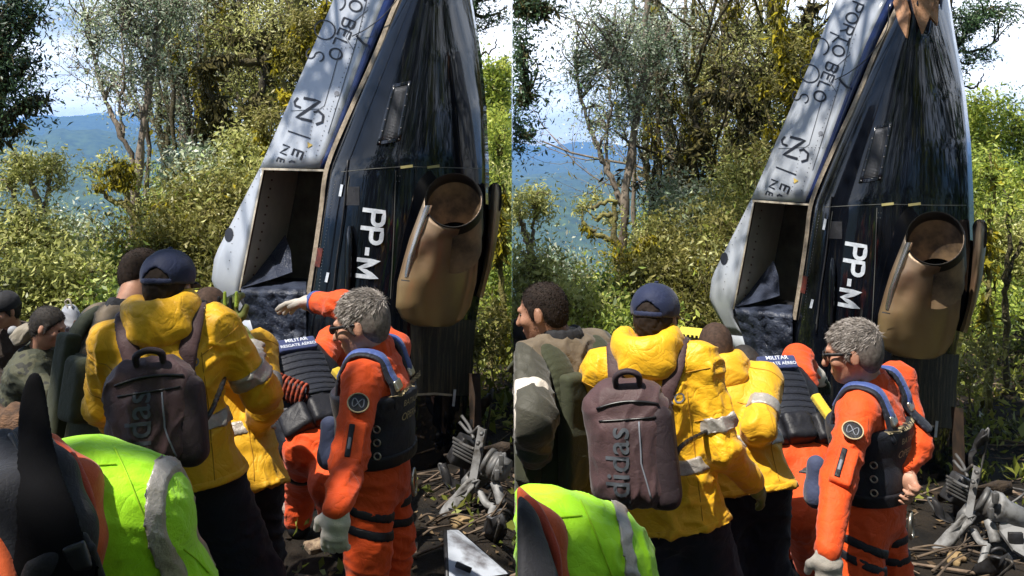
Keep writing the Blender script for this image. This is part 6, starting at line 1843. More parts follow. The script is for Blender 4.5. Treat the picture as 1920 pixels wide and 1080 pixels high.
# ================= second man in yellow
def yellow_second(side):
    if side == 'left':
        P = Person('man in yellow hidden behind the backpacked man, raising a yellow-green glove, left half',
                   A(440, 905, 4.0), A(405, 648, 4.15), A(392, 590, 4.22), 5, 10, -20, seed=51, sw=0.19, feet=(A(420, 1250, 4.0), A(470, 1250, 4.1)), group='second man in yellow')
        er = reach(P.shr, 497, 762, 0.30); P.arm('r', er, reach(er, 470, 815, 0.25, True))
        el = reach(P.shl, 432, 690, 0.24); P.arm('l', A(446, 690, 3.95), A(430, 618, 3.95))
        hl_ = P.hand_p('l', V(-0.1, 0.1, 1), V(0.4, 1, 0), 0.9, 0.05, 1.05); hr_ = P.hand_p('r', V(-0.5, 0.5, -0.4), -P.r, 0.5)
    else:
        P = Person('cropped-haired man in yellow jacket crouched beyond the backpacked man',
                   A(1392, 905, 4.1), A(1352, 702, 4.25), A(1342, 656, 4.3), 4, 8, -22, seed=52, sw=0.19, feet=(A(1370, 1150, 4.1), A(1440, 1150, 4.2)), group='second man in yellow')
        er = reach(P.shr, 1424, 800, 0.29); P.arm('r', er, reach(er, 1400, 838, 0.25, True))
        P.arm('l', reach(P.shl, 1330, 800, 0.29), A(1350, 850, 4.5))
        hl_ = P.hand_p('l', V(0, 1, -0.3), P.r, 0.5); hr_ = P.hand_p('r', V(-0.5, 0.5, -0.4), -P.r, 0.5)
    P.body(SKIN, [hl_, hr_], 0.0085)
    P.hair(STUB, 0.002, -0.020, wr=(0.001, 60, (1, 1, 1)))
    jk = jacket(P, YEL2, fat=1.0, infl=0.012, hem=0.05, res=0.009, k=0.03)
    trims(P, jk, YEL2, 0.05)
    hood(P, YEL2, 0.8)
    P.wr = JACKET_WR
    a, b, c = P.arms['r']
    P.band('reflective_band', P.arm_p('r', 0.99, 0.03, 0.96, 0.006), a + (b - a) * 0.66, b - a, 0.032, REFL, P.ji + 0.007, extra=[half(a + (b - a) * 0.3, a - b)])
    P.band('reflective_band', P.jp[:6], P.pel + (P.neck - P.pel) * 0.36, P.up, 0.028, REFL, P.ji + 0.007)
    if side == 'left':
        P.mk('glove', hl_, GLOVE_Y, 0.005, 0.006)
        w = P.arms['l'][2]
        P.mk('glove_cuff', [cap(w - ZU * 0.055, w + ZU * 0.02, 0.058, 0.050, 0.01)], GLOVE_Y, 0.006)
        P.mk('glove_label', [cap(w - ZU * 0.02, w - ZU * 0.001, 0.060, 0.058, 0.0)], BLKN, 0.005, 0.0, [slab(w - ZU * 0.012, ZU, 0.014)])
        for i in range(4):
            kp = w + ZU * (0.10 + 0.02 * (i % 2)) + V(-0.036 + 0.024 * i, -0.022, 0)
            P.mk('knuckle_guard', [cap(kp - ZU * 0.02, kp + ZU * 0.035, 0.009, 0.007, 0.0)], fabric('guard_lime', (0.40, 0.55, 0.06)) if i % 2 else BLKN, 0.004)
    else: P.mk('glove', hl_, GLOVE_Y, 0.006, 0.004)
    P.mk('glove', hr_, GLOVE_Y, 0.006, 0.004)
    P.mk('trousers', P.legs_p(1.18, 0.06, 0.016) + [cap(P.pel, P.pel - ZU * 0.02, 0.112, 0.112, 0.05, P.tr, 1.25)], NAVY, 0.012, 0.006, [half(P.pel + ZU * 0.03, (0, 0, 1))], SUIT_WR)
    P.boots()
yellow_second('left'); yellow_second('right')

# ================= soldiers
def camo(name, c1, c2, c3):
    m, nt, b = new_mat(name); L = nt.links.new
    tcn = nt.nodes.new('ShaderNodeTexCoord')
    n1 = N(nt, 'ShaderNodeTexNoise', Scale=9, Detail=2); L(tcn.outputs['Object'], n1.inputs['Vector'])
    r = nt.nodes.new('ShaderNodeValToRGB'); r.color_ramp.interpolation = 'CONSTANT'; e = r.color_ramp.elements
    e.new(0.5)
    for i, (p, c) in enumerate([(0, c1), (0.46, c2), (0.58, c3)]): e[i].position = p; e[i].color = rgba(c)
    L(n1.outputs['Fac'], r.inputs['Fac']); L(r.outputs['Color'], b.inputs['Base Color'])
    b.inputs['Roughness'].default_value = 0.8
    n2 = N(nt, 'ShaderNodeTexNoise', Scale=16, Detail=3); L(tcn.outputs['Object'], n2.inputs['Vector'])
    bp = N(nt, 'ShaderNodeBump', Strength=0.5, Distance=0.03); L(n2.outputs['Fac'], bp.inputs['Height']); L(bp.outputs['Normal'], b.inputs['Normal'])
    return m
CAMO = camo('cloth_camouflage', (0.028, 0.032, 0.018), (0.055, 0.055, 0.030), (0.018, 0.018, 0.013))

def vest_soldier(side):
    if side == 'left':
        P = Person('soldier in olive plate vest standing behind the yellow-jacketed man, head down, left half',
                   A(190, 905, 4.0), A(236, 590, 4.1), A(268, 516, 4.25), 40, 55, -15, seed=61, sw=0.205, feet=(A(190, 1250, 4.0), A(230, 1250, 4.1)), group='soldier in olive vest')
        P.arm('l', reach(P.shl, 172, 720, 0.30, True), A(200, 800, 4.35)); P.arm('r', reach(P.shr, 260, 740, 0.3, True), A(250, 800, 4.4))
    else:
        P = Person('dark-haired soldier in olive plate vest looking left, back turned to us',
                   A(1052, 950, 3.85), A(1052, 645, 3.85), A(1018, 585, 3.85), -42, -66, -10, seed=62, sw=0.20, feet=(A(1060, 1250, 3.85), A(1105, 1250, 3.95)), group='soldier in olive vest', xcut=0.012)
        el = reach(P.shl, 996, 782, 0.28); P.arm('l', el, reach(el, 1002, 850, 0.24, True))
        P.arm('r', reach(P.shr, 1100, 780, 0.3, True), A(1090, 840, 4.3))
    hl_ = P.hand_p('l', P.arms['l'][2] - P.arms['l'][1], P.r, 0.5); hr_ = P.hand_p('r', P.arms['r'][2] - P.arms['r'][1], -P.r, 0.5)
    P.body(SKIN, [hl_, hr_], 0.0065); P.eyes()
    P.hair(HAIR_BR, 0.001, -0.045, 0.068, 7000, 0.006, 8, None, 0.0)
    jacket(P, OLIVE_L, fat=1.02, infl=0.018, hem=0.05, wr=SUIT_WR)
    arm_m = fabric('cloth_olive_grey', (0.055, 0.052, 0.038), (0.035, 0.033, 0.024), 0.6)
    P.mk('sleeve', P.arm_p('l', 1.14, 0.05, 0.95, 0.01), arm_m, 0.008, 0.022, [], SUIT_WR)
    P.mk('sleeve', P.arm_p('r', 1.14, 0.05, 0.95, 0.01), arm_m, 0.008, 0.022, [], SUIT_WR)
    cp_ = [cap(P.neck + P.tr * 0.080 * math.sin(a) - P.tn * 0.066 * math.cos(a) + P.up * 0.02, P.neck + P.tr * 0.080 * math.sin(a + 0.45) - P.tn * 0.066 * math.cos(a + 0.45) + P.up * 0.02, 0.014, 0.014, 0.02, P.up, 2.6) for a in np.arange(-2.4, 2.0, 0.45)]
    P.mk('collar', cp_, BLK, 0.006, 0.0, (), (0.005, 18, (1, 1, 1)))
    R_ = np.stack([P.tr, -P.tn, P.up], 1)
    bc = P.pel + (P.neck - P.pel) * 0.52
    vt = P.torso(1.06)
    P.mk('plate_vest', vt[:3], OLIVE, 0.008, 0.034, [half(P.neck - P.up * 0.17, P.up), half(P.pel + P.up * 0.06, -P.up)], (0.006, 14, (1, 1, 1)))
    for sg in (-1, 1):
        b = [P.neck - P.up * 0.22 + P.tr * 0.12 * sg - P.tn * 0.165, P.neck - P.up * 0.06 + P.tr * 0.125 * sg - P.tn * 0.125, P.neck + P.up * 0.012 + P.tr * 0.125 * sg - P.tn * 0.01, P.neck - P.up * 0.10 + P.tr * 0.115 * sg + P.tn * 0.135]
        shoulder_strap(P.e, 'vest_strap', b, P.tr, OLIVE, 2.8, 0.020)
    P.mk('back_pouch', [rbox(bc - P.tr * 0.11 - P.tn * 0.175 + P.up * 0.02, V(0.055, 0.035, 0.22), R_, 0.02, 0)], OLIVE, 0.007, 0, (), (0.006, 12, (1, 1, 1)))
    P.mk('back_pouch', [rbox(bc + P.tr * 0.06 - P.tn * 0.185 + P.up * 0.03, V(0.075, 0.05, 0.13), R_, 0.03, 0)], OLIVE, 0.007, 0, (), (0.006, 12, (1, 1, 1)))
    P.mk('side_pouch', [rbox(bc - P.tr * 0.21 - P.up * 0.10 - P.tn * 0.02, V(0.04, 0.07, 0.09), R_, 0.03, 0)], OLIVE, 0.008, 0, (), (0.006, 12, (1, 1, 1)))
    if side == 'left':
        P.mk('orange_badge', [rbox(P.shl - P.tn * 0.10 - P.up * 0.03 + P.tr * 0.03, V(0.055, 0.012, 0.040), R_, 0.008, 0)], fabric('badge_orange', (0.66, 0.15, 0.02)), 0.005)
    else:
        a, b, c = P.arms['l']
        P.mk('white_armband', [cap(b + (a - b) * 0.30, b + (c - b) * 0.12, 0.072, 0.068, 0.03)], GLOVE_W, 0.007, 0.022, [], (0.006, 18, (1, 1, 1)))
        P.mk('green_cuff', [cap(b + (c - b) * 0.2, b + (c - b) * 0.7, 0.068, 0.064, 0.03)], fabric('cloth_green_dark', (0.006, 0.035, 0.022)), 0.007, 0.012)
    P.mk('trousers', P.legs_p(1.18, 0.06, 0.016) + [cap(P.pel, P.pel - ZU * 0.02, 0.112, 0.112, 0.05, P.tr, 1.25)], OLIVE, 0.012, 0.006, [half(P.pel + ZU * 0.03, (0, 0, 1))], SUIT_WR)
    P.boots()
vest_soldier('left'); vest_soldier('right')

def kneeling(label, pel, nk, hd, yaw, hyaw, hp_, hairm, cloth, seed, hat=None, feet=None, knees=None, arms=None, skin=SKIN, glove=None, sw=0.19, xcut=None):
    P = Person(label, pel, nk, hd, yaw, hyaw, hp_, seed=seed, sw=sw, feet=feet, knees=knees, xcut=xcut)
    hs = []
    for sd_, (e_, w_) in arms.items():
        P.arm(sd_, e_, w_); hs.append(P.hand_p(sd_, P.arms[sd_][2] - P.arms[sd_][1], -ZU, 0.5))
    P.body(skin, hs, 0.0085); P.eyes()
    P.hair(hairm, 0.005, -0.045, 0.068, 5000, 0.012, 9, None)
    jacket(P, cloth, fat=1.06, infl=0.022, hem=0.08, res=0.010, wr=SUIT_WR)
    cp_ = [cap(P.neck + P.tr * 0.085 * math.sin(a) - P.tn * 0.07 * math.cos(a) + P.up * 0.01, P.neck + P.tr * 0.085 * math.sin(a + 0.45) - P.tn * 0.07 * math.cos(a + 0.45) + P.up * 0.01, 0.016, 0.016, 0.02, P.up, 2.2) for a in np.arange(-2.4, 2.0, 0.45)]
    P.mk('collar', cp_, cloth, 0.008)
    P.mk('trousers', P.legs_p(1.2, 0.06, 0.016) + [cap(P.pel + ZU * 0.04, P.pel - ZU * 0.02, 0.13, 0.13, 0.05, P.tr, 1.3)], cloth, 0.012, 0.008, [], SUIT_WR)
    P.boots()
    if hat: P.cap_hat(hat)
    if glove:
        for h_ in hs: P.mk('glove', h_, glove, 0.006, 0.004)
    return P
# left half: camouflaged man crouching behind the log, seen in profile
kneeling('soldier in dark camouflage crouching in profile behind the fallen log', A(38, 790, 6.0), A(72, 668, 5.95), A(90, 612, 5.9), 78, 86, -18, HAIR_B, CAMO, 71,
         feet=(A(20, 860, 6.1), A(70, 860, 5.8)), knees=(A(110, 790, 6.1), A(120, 800, 5.7)),
         arms={'r': (A(88, 738, 5.72), A(140, 742, 5.75)), 'l': (A(100, 720, 6.2), A(140, 700, 6.3))}, skin=SKIN_L, glove=BLKN)
# left half: man with dark cap at the picture edge
kneeling('man in dark cap and brown shirt at the far left edge, left half', A(0, 740, 6.8), A(26, 622, 6.75), A(8, 582, 6.6), 150, -150, -12, HAIR_B, fabric('cloth_brown_dark', (0.045, 0.03, 0.022)), 72, hat=BLK,
         feet=(A(-10, 800, 6.8), A(30, 800, 6.7)), knees=(A(-20, 750, 6.5), A(40, 750, 6.5)), arms={'r': (A(-20, 700, 6.6), A(0, 740, 6.5)), 'l': (A(50, 690, 6.7), A(40, 740, 6.5))}, skin=SKIN_L)
# right half: capped face between the soldier and the picture edge
kneeling('man in dark cap crouching in the bushes behind the dark-haired soldier', A(985, 790, 6.6), A(983, 668, 6.6), A(980, 632, 6.5), 170, -168, -16, HAIR_B, BLK, 73, hat=BLK,
         feet=(A(975, 850, 6.6), A(1010, 850, 6.6)), knees=(A(975, 800, 6.3), A(1020, 800, 6.3)), arms={'r': (A(968, 740, 6.5), A(980, 780, 6.3)), 'l': (A(1022, 740, 6.5), A(1005, 780, 6.3))}, skin=SKIN_L, sw=0.15, xcut=0.012)

# ================= person in neon jacket close to the viewer
NEON_WR = [(0.010, 5, (0.6, 0.2, 0.5), 1), (0.006, 12, (-0.6, 0.3, 0.6), 2), (0.003, 24, (0.3, 0.5, 0.7), 3)]
def neon(side):
    dx, dy = (0, 0) if side == 'left' else (873, 97)
    d = 2.15
    def B(x, y, dd=0.0): return A(x + dx, y + dy, d + dd)
    xc = None if side == 'left' else 0.012
    P = Person('person in neon jacket close by in the near corner, ' + side + ' half', B(150, 1360, 0.05), B(118, 985, 0.05), B(60, 1010, 0.34), 20, 20, -50, seed=81, sw=0.20,
               feet=(B(90, 1900, 0.1), B(230, 1900, 0.2)), group='neon-jacketed person', xcut=xc)
    P.shl = B(-10, 985, 0.1); P.shr = B(262, 985, 0.06)
    P.arm('r', B(316, 1115, 0.14), B(310, 1230, 0.35)); P.arm('l', B(-80, 1150, 0.2), B(-40, 1230, 0.4))
    hr_ = P.hand_p('r', V(0, 0.8, -0.5), -P.r, 0.5); hl_ = P.hand_p('l', V(0, 0.8, -0.5), P.r, 0.5)
    P.body(SKIN, [hl_, hr_], 0.009)
    P.hair(HAIR_B, 0.008)
    pr = P.torso(1.08) + P.arm_p('r', 1.35, 0.07, 0.96, 0.016) + P.arm_p('l', 1.3, 0.06, 0.96, 0.012)
    pr += [ell(B(150, 960, 0.03), V(0.16, 0.16, 0.13), None, 0.08), cap(B(150, 925, 0.05), B(240, 960, 0.05), 0.10, 0.11, 0.08)]
    pr.append(cap(P.pel + P.up * 0.1, P.pel - P.up * 0.05, 0.14, 0.15, 0.06, P.tr, 1.3))
    jk = P.mk('jacket', pr, NEON, 0.008, 0.014, [], NEON_WR)
    # reflective band round the upper arm, seams
    a, b, c = P.arms['r']; P.wr = NEON_WR
    P.band('reflective_band', pr, B(312, 1000, 0.0), V(0.99, 0.0, 0.13), 0.016, REFL, 0.022, 0.007, [half(B(200, 1000), (-1, 0, 0))])
    tl = Vector(P.e.location)
    bvh = BVHTree.FromPolygons([v.co + tl for v in jk.data.vertices], [tuple(p.vertices) for p in jk.data.polygons])
    def on(x, y, lift=0.003):
        o = Vector((0, 0, H)); u = (Vector(B(x, y)) - o).normalized()
        h_ = bvh.ray_cast(o, u, 5)
        return np.array(h_[0] - u * lift) if h_[0] is not None else None
    M_SE = mat('seam_neon', (0.34, 0.62, 0.01), 0.8)
    for pts in ([(150, 877), (185, 872), (218, 870)], [(215, 840), (238, 890), (262, 950), (285, 1010)], [(345, 1030), (370, 1050), (392, 1074)]):
        q = [on(x, y) for x, y in np.array(spline([(x, y, 0) for x, y in pts], 5))[:, :2]]
        q = [p for p in q if p is not None]
        if len(q) > 2:
            o = tubes('jacket_seam', [(np.array(q), 0.0022)], M_SE, None, 5); adopt(P.e, o)
    P.mk('trousers', P.legs_p(1.18, 0.06, 0.016) + [cap(P.pel, P.pel - ZU * 0.02, 0.112, 0.112, 0.05, P.tr, 1.25)], NAVY, 0.014, 0.006, [half(P.pel + ZU * 0.03, (0, 0, 1))])
    P.boots()
    # black pack with orange edge on the back
    pk = empty('black_pack', Vector(B(60 if side == 'left' else 125, 1150, -0.2)), 'black padded pack with orange edge on the neon jacket, ' + side + ' half', 'backpack', 'black pack seen twice')
    cl = [half((xc, 0, 0), (-1, 0, 0))] if xc is not None else []
    def S_(name, prims, m, res=0.007, infl=0.0, clip=(), wr=None, sd=4): return sdf_obj(name, prims, m, pk, res, infl, list(clip) + cl, wr, sd)
    # orange inner lining hugging the jacket, its bound edge, the black shell in front of it
    S_('orange_lining', [cap(B(86, 842, -0.04), B(138, 910, -0.10), 0.035, 0.05, 0.04), cap(B(138, 910, -0.10), B(146, 1010, -0.13), 0.05, 0.05, 0.04), cap(B(146, 1010, -0.13), B(135, 1150, -0.14), 0.05, 0.05, 0.04)],
       fabric('lining_orange', (0.60, 0.10, 0.022), None, 0.7), 0.006, 0.0, (), (0.004, 16, (1, 1, 1)))
    ed = spline([B(97, 832, -0.07), B(128, 850, -0.10), B(150, 890, -0.14), B(168, 940, -0.17), B(172, 1000, -0.18), B(164, 1040, -0.19), B(150, 1150, -0.19)], 6)
    edc = [(p) for p in ed if xc is None or p[0] > xc + 0.012]
    o = tubes('bound_edge', [(np.array(edc), 0.011)], fabric('binding_red', (0.42, 0.055, 0.02)), None, 8); adopt(pk, o)
    S_('pack_shell', [cap(B(58, 822, -0.08), B(82, 900, -0.20), 0.035, 0.055, 0.04), cap(B(82, 900, -0.20), B(100, 1000, -0.25), 0.055, 0.07, 0.05), cap(B(100, 1000, -0.25), B(100, 1180, -0.26), 0.07, 0.08, 0.05),
                      cap(B(10, 870, -0.12), B(20, 1000, -0.24), 0.05, 0.09, 0.05), cap(B(20, 1000, -0.24), B(20, 1200, -0.26), 0.09, 0.10, 0.05)], BLK, 0.007, 0.0, (), (0.005, 10, (1, 1, 1)))
    if side == 'left':
        fin = [B(65, 706, -0.17), B(64, 745, -0.18), B(66, 800, -0.21), B(74, 870, -0.27), B(88, 950, -0.33), B(100, 1040, -0.36), B(100, 1110, -0.36)]
        fq = spline(fin, 6); fw = np.interp(np.linspace(0, 1, len(fq)), np.linspace(0, 1, 7), (1.0, 1.9, 3.0, 4.3, 5.8, 6.8, 7.0))
        S_('haul_strap', [cap(a_, b_, 0.009, 0.009, 0.012, V(1, 0, -0.1), w_) for a_, b_, w_ in zip(fq[:-1], fq[1:], fw)], fabric('strap_matt_black', (0.0035, 0.0035, 0.0045), None, 0.9, 0.2, 0.0, crease=0.05, spec=0.1), 0.006)
        zp = spline([B(20, 815, -0.16), B(36, 860, -0.21), B(44, 940, -0.30), B(46, 1080, -0.36)], 8)
        o = tubes('zip', [(zp, 0.007)], PLAST, None, 6); adopt(pk, o)
        S_('side_flap', [cap(B(5, 830, -0.14), B(18, 930, -0.28), 0.03, 0.05, 0.03), cap(B(18, 930, -0.28), B(22, 1100, -0.33), 0.05, 0.06, 0.03)], fabric('pad_blue_black', (0.010, 0.011, 0.017)), 0.007)
        S_('orange_base', [cap(B(-12, 990, -0.32), B(-2, 1100, -0.38), 0.03, 0.035, 0.01)], fabric('base_orange', (0.60, 0.10, 0.022)), 0.007)
        S_('buckle_strap', [cap(B(58, 1075, -0.38), B(150, 1032, -0.34), 0.016, 0.016, 0.004, V(0.25, 0, 0.97), 2.2), cap(B(150, 1032, -0.34), B(168, 1090, -0.30), 0.016, 0.018, 0.004, V(1, 0, 0.2), 1.8)], BLK, 0.005, 0.0, (), (0.003, 20, (1, 1, 1)))
        S_('strap_buckle', [rbox(B(146, 1046, -0.365), V(0.022, 0.008, 0.028), np.stack([nrmz(V(1, 0, 0.35)), V(0, 1, 0), nrmz(V(-0.35, 0, 1))], 1), 0.006, 0)], PLAST, 0.004)
    return P
neon('left'); neon('right')
# ------------------------------------------------------------------ wreckage, log, litter
WHT_P = mat('wreck_white_paint', (0.21, 0.21, 0.21), 0.6, 0, (0.03, 0.024, 0.018), 7, 9, contrast=(0.44, 0.62))
DARK_M = mat('wreck_dark_metal', (0.05, 0.05, 0.055), 0.5, 0.5, (0.02, 0.018, 0.016), 14, 6)
MUD = mat('mud_brown', (0.05, 0.032, 0.018), 0.9, 0, (0.02, 0.013, 0.009), 9, 6, bump=0.8, bscale=40)
rng = np.random.default_rng(77)
def lathe_tube(name, a, b, prof, m, parent, sides=16):
    """prof: [(t, r)] along a-b"""
    P = np.array([a + (b - a) * t for t, r in prof]); R = np.array([r for t, r in prof])
    v, q = tube_arrays([(P, R)], sides)
    o = link(name, mesh_np(name, v, q), m, None, False); adopt(parent, o)
    return o
for side, (dx, dy) in {'left': (0, 0), 'right': (926, 72)}.items():
    X = lambda x, y, d: A(x + dx, y + dy, d)
    lim = 955 if side == 'left' else 3000
    def cx(x): return min(x, lim - dx) if side == 'left' else x
    # rotor shaft: white tube with a steel collar, on the ground right of the hull
    g = X(925, 900, 5.6); g[2] = gz(g[0], g[1])
    e = empty('rotor_shaft', g, f'white rotor shaft with steel collar lying beside the hull, {side} half', 'rotor shaft', 'rotor shaft seen twice')
    a, b = X(918, 866, 5.55), X(cx(1010), 912, 5.5)
    if side == 'left': b = X(952, 884, 5.5)
    lathe_tube('steel_collar', X(912, 862, 5.55), X(935, 876, 5.52), [(0, 0.05), (0.02, 0.078), (0.3, 0.08), (0.32, 0.072), (0.6, 0.074), (0.62, 0.082), (1, 0.082)], M_GREYMETAL, e)
    lathe_tube('tube', X(934, 875.5, 5.52), b, [(0, 0.088), (0.1, 0.092), (0.3, 0.07), (1, 0.066)], WHT_P, e)
    bl = boxmesh('clamp_bolt', X(940, 862, 5.42), (0.014, 0.014, 0.03), M_GREYMETAL, None, None, 0.004); adopt(e, bl)
    bl = boxmesh('clamp_bolt', X(932, 890, 5.42), (0.014, 0.014, 0.03), M_GREYMETAL, None, None, 0.004); adopt(e, bl)
    # tall bracket plate
    g = X(890, 940, 5.6); g[2] = gz(g[0], g[1])
    e2 = empty('bracket_plate', g, f'tall grey bracket plate standing by the rotor shaft, {side} half', 'bracket', 'bracket plate seen twice')
    vs = [X(900, 800, 5.62), X(913, 806, 5.60), X(893, 922, 5.55), X(879, 918, 5.57)]
    o = link('plate', py_mesh('plate', vs, [(0, 1, 2, 3)]), WHT_P); md = o.modifiers.new('t', 'SOLIDIFY'); md.thickness = 0.025; adopt(e2, o)
    for (x, y) in [(904, 812), (897, 830), (886, 912), (889, 900)]:
        p = X(x, y, 5.55)
        o = lathe_tube('bolt', p, p + V(-0.005, -0.03, 0.0), [(0, 0.013), (0.7, 0.013), (1, 0.009)], M_GREYMETAL, e2, 6)
    o = tubes('leg', [(spline([X(884, 918, 5.56), X(882, 935, 5.6), V(X(880, 950, 5.62)[0], X(880, 950, 5.62)[1], gz(*X(880, 950, 5.62)[:2]) - 0.02)], 4), 0.014)], DARK_M, None, 6); adopt(e2, o)
    # housing drum behind the plate
    g = X(868, 880, 5.9); g[2] = gz(g[0], g[1])
    e3 = empty('gear_housing', g, f'dark finned gear housing with control rods at the hull foot, {side} half', 'gear housing', 'gear housing seen twice')
    o = boxmesh('casing', X(870, 846, 5.9), (0.07, 0.05, 0.09), DARK_M, None, np.array(Matrix.Rotation(0.5, 3, 'Y') @ Matrix.Rotation(0.4, 3, 'Z')), 0.012); adopt(e3, o)
    for k in range(5):
        o = boxmesh('cooling_fin', X(870, 832 + 7 * k, 5.84), (0.078, 0.012, 0.006), M_GREYMETAL, None, np.array(Matrix.Rotation(0.5, 3, 'Y')), 0.002); adopt(e3, o)
    for pts in ([(862, 792, 5.8), (882, 812, 5.7), (898, 800, 5.62)], [(862, 830, 5.7), (878, 838, 5.62), (889, 842, 5.58)], [(866, 780, 5.85), (880, 800, 5.75), (888, 822, 5.65)]):
        o = tubes('control_rod', [(spline([X(*p) for p in pts], 5), 0.010)], M_GREYMETAL, None, 6); adopt(e3, o)
    o = tubes('support', [(np.array([X(870, 850, 5.9), V(*(list(X(870, 900, 5.95)[:2]) + [gz(*X(870, 900, 5.95)[:2]) - 0.03]))]), 0.03)], DARK_M, None, 6); adopt(e3, o)
    # twisted arm and ring under the shaft
    g = X(930, 960, 5.4); g[2] = gz(g[0], g[1])
    e4 = empty('blade_yoke', g, f'twisted grey yoke with a ring joint under the rotor shaft, {side} half', 'yoke', 'blade yoke seen twice')
    for pts, w in (([(898, 922, 5.5), (912, 945, 5.42), (925, 950, 5.4)], 0.022), ([(925, 948, 5.4), (918, 975, 5.36), (912, 990, 5.34)], 0.024), ([(928, 905, 5.5), (935, 925, 5.45), (940, 945, 5.42)], 0.03)):
        o = tubes('yoke_arm', [(spline([X(cx(p[0]), p[1], p[2]) for p in pts], 5), w)], WHT_P, None, 5); adopt(e4, o)
    c_ = X(cx(943), 970, 5.4)
    o = tubes('ring_joint', [(np.array([c_ + V(0.045 * math.cos(t), -0.02 * math.sin(t), 0.05 * math.sin(t)) for t in np.linspace(0, 6.283, 21)]), 0.010)], DARK_M, None, 8); adopt(e4, o)
    # pale torn panel on the ground in front
    if side == 'left':
        g = X(880, 1060, 4.6); g[2] = gz(g[0], g[1])
        e5 = empty('torn_panel', g, 'pale scuffed skin panel with dark rim lying at the bottom, left half', 'panel')
        P0, P1, P2_, P3_ = X(834, 1000, 4.9), X(858, 1000, 5.0), X(952, 1082, 4.7), X(838, 1100, 4.5)
        n_ = nrmz(np.cross(P2_ - P0, P3_ - P0)); n_ = n_ if n_[2] > 0 else -n_
        o = link('panel_skin', py_mesh('panel_skin', [P0, P1, P2_, P3_], [(0, 1, 2, 3)]), mat('panel_pale_blue', (0.40, 0.43, 0.48), 0.45, 0, (0.08, 0.07, 0.07), 7, 7, contrast=(0.5, 0.72))); md = o.modifiers.new('t', 'SOLIDIFY'); md.thickness = 0.02; adopt(e5, o)
        o = tubes('panel_rim', [(np.array([P3_ + n_ * 0.012, P0 + n_ * 0.012, P1 + n_ * 0.012, P2_ + n_ * 0.012]), 0.012)], DARK_M, None, 6); adopt(e5, o)
        o = tubes('clip', [(np.array([X(852, 1068, 4.62), X(880, 1080, 4.6)]) + n_ * 0.03, 0.014)], PLAST, None, 6); adopt(e5, o)
    else:
        g = X(972, 920, 5.5); g[2] = gz(g[0], g[1])
        e5 = empty('torn_panel', g, 'white torn panel with a square cut-out below the rotor shaft, right half', 'panel')
        vs = [X(945, 892, 5.5), X(1010, 905, 5.5), X(1010, 985, 5.3), X(972, 962, 5.35), X(946, 925, 5.45)]
        o = link('panel_skin', py_mesh('panel_skin', vs, [(0, 1, 2, 3, 4)]), WHT_P); md = o.modifiers.new('t', 'SOLIDIFY'); md.thickness = 0.02; adopt(e5, o)
        o = boxmesh('cut_out', X(978, 938, 5.38), (0.04, 0.012, 0.035), DARK_M, None, None, 0.004); adopt(e5, o)
    # weathered stump of skin beside the hull
    g = X(908, 800, 6.4); g[2] = gz(g[0], g[1])
    # heap of crumpled skin, tubes and branches against the hull foot
    hp_r = np.random.default_rng(31)
    names = ['bent dark plate', 'crumpled grey plate', 'buckled white plate', 'twisted brown plate', 'folded black plate', 'dented pale plate', 'curled dark sheet']
    where = ['against the hull foot', 'under the gear housing', 'beside the bracket plate', 'behind the bracket plate', 'in front of the yoke', 'left of the bracket plate', 'right of the hull foot']
    spots = [(848, 905, 5.9), (868, 935, 5.7), (905, 895, 5.6), (900, 850, 5.95), (925, 1000, 5.1), (845, 960, 5.5), (902, 770, 6.5)]
    for i, (x, y, d) in enumerate(spots):
        c_ = X(cx(x), y, d); zg = gz(c_[0], c_[1]); c_[2] = max(c_[2], zg + 0.03)
        ee = empty('crumpled_plate', V(c_[0], c_[1], zg), f'{names[i]} {where[i]}, {side} half', 'wreck plate', 'crumpled plates at the hull foot')
        u = nrmz(hp_r.normal(size=3)); w_ = nrmz(np.cross(u, hp_r.normal(size=3))); n_ = np.cross(u, w_)
        sx_, sy_ = hp_r.uniform(0.12, 0.24), hp_r.uniform(0.025, 0.06)
        G_ = [[tuple(c_ + u * a_ * sx_ + w_ * b_ * sy_ + n_ * (0.03 * math.sin(3 * a_ + i) * math.cos(2 * b_) + 0.012 * hp_r.normal())) for a_ in np.linspace(-1, 1, 7)] for b_ in np.linspace(-1, 1, 5)]
        o = grid_mesh('plate_skin', G_, [DARK_M, M_GREYMETAL, WHT_P, MUD, DARK_M, WHT_P, DARK_M][i], None, False)
        if side == 'left': 
            for v_ in o.data.vertices: v_.co.x = min(v_.co.x, -0.01)
        md = o.modifiers.new('t', 'SOLIDIFY'); md.thickness = 0.012; adopt(ee, o)
        pr_ = tubes('bent_rod', [(spline([c_ + u * sx_, c_ + u * sx_ * 1.3 - V(0, 0, 0.05), V(c_[0], c_[1], zg - 0.03)], 5), 0.008)], M_GREYMETAL, None, 5)
        if side == 'left':
            for v_ in pr_.data.vertices: v_.co.x = min(v_.co.x, -0.01)
        adopt(ee, pr_)
    br = []
    for k in range(26):
        x0, y0 = hp_r.uniform(770, 935), hp_r.uniform(880, 1020)
        d0 = (H - 0.12) * F / (y0 + dy - HY) ; p_ = X(cx(x0), y0, d0); p_[2] = gz(p_[0], p_[1]) + 0.02
        a_ = hp_r.uniform(-0.5, 0.9); L0 = hp_r.uniform(0.15, 0.5)
        q_ = p_ + V(math.cos(a_) * L0, hp_r.normal() * 0.1, abs(math.sin(a_)) * L0 * 0.5)
        if side == 'left': q_[0] = min(q_[0], -0.03); p_[0] = min(p_[0], -0.05)
        br.append((spline([p_, (p_ + q_) / 2 + hp_r.normal(size=3) * 0.02, q_], 3), np.linspace(0.009, 0.003, 7)))
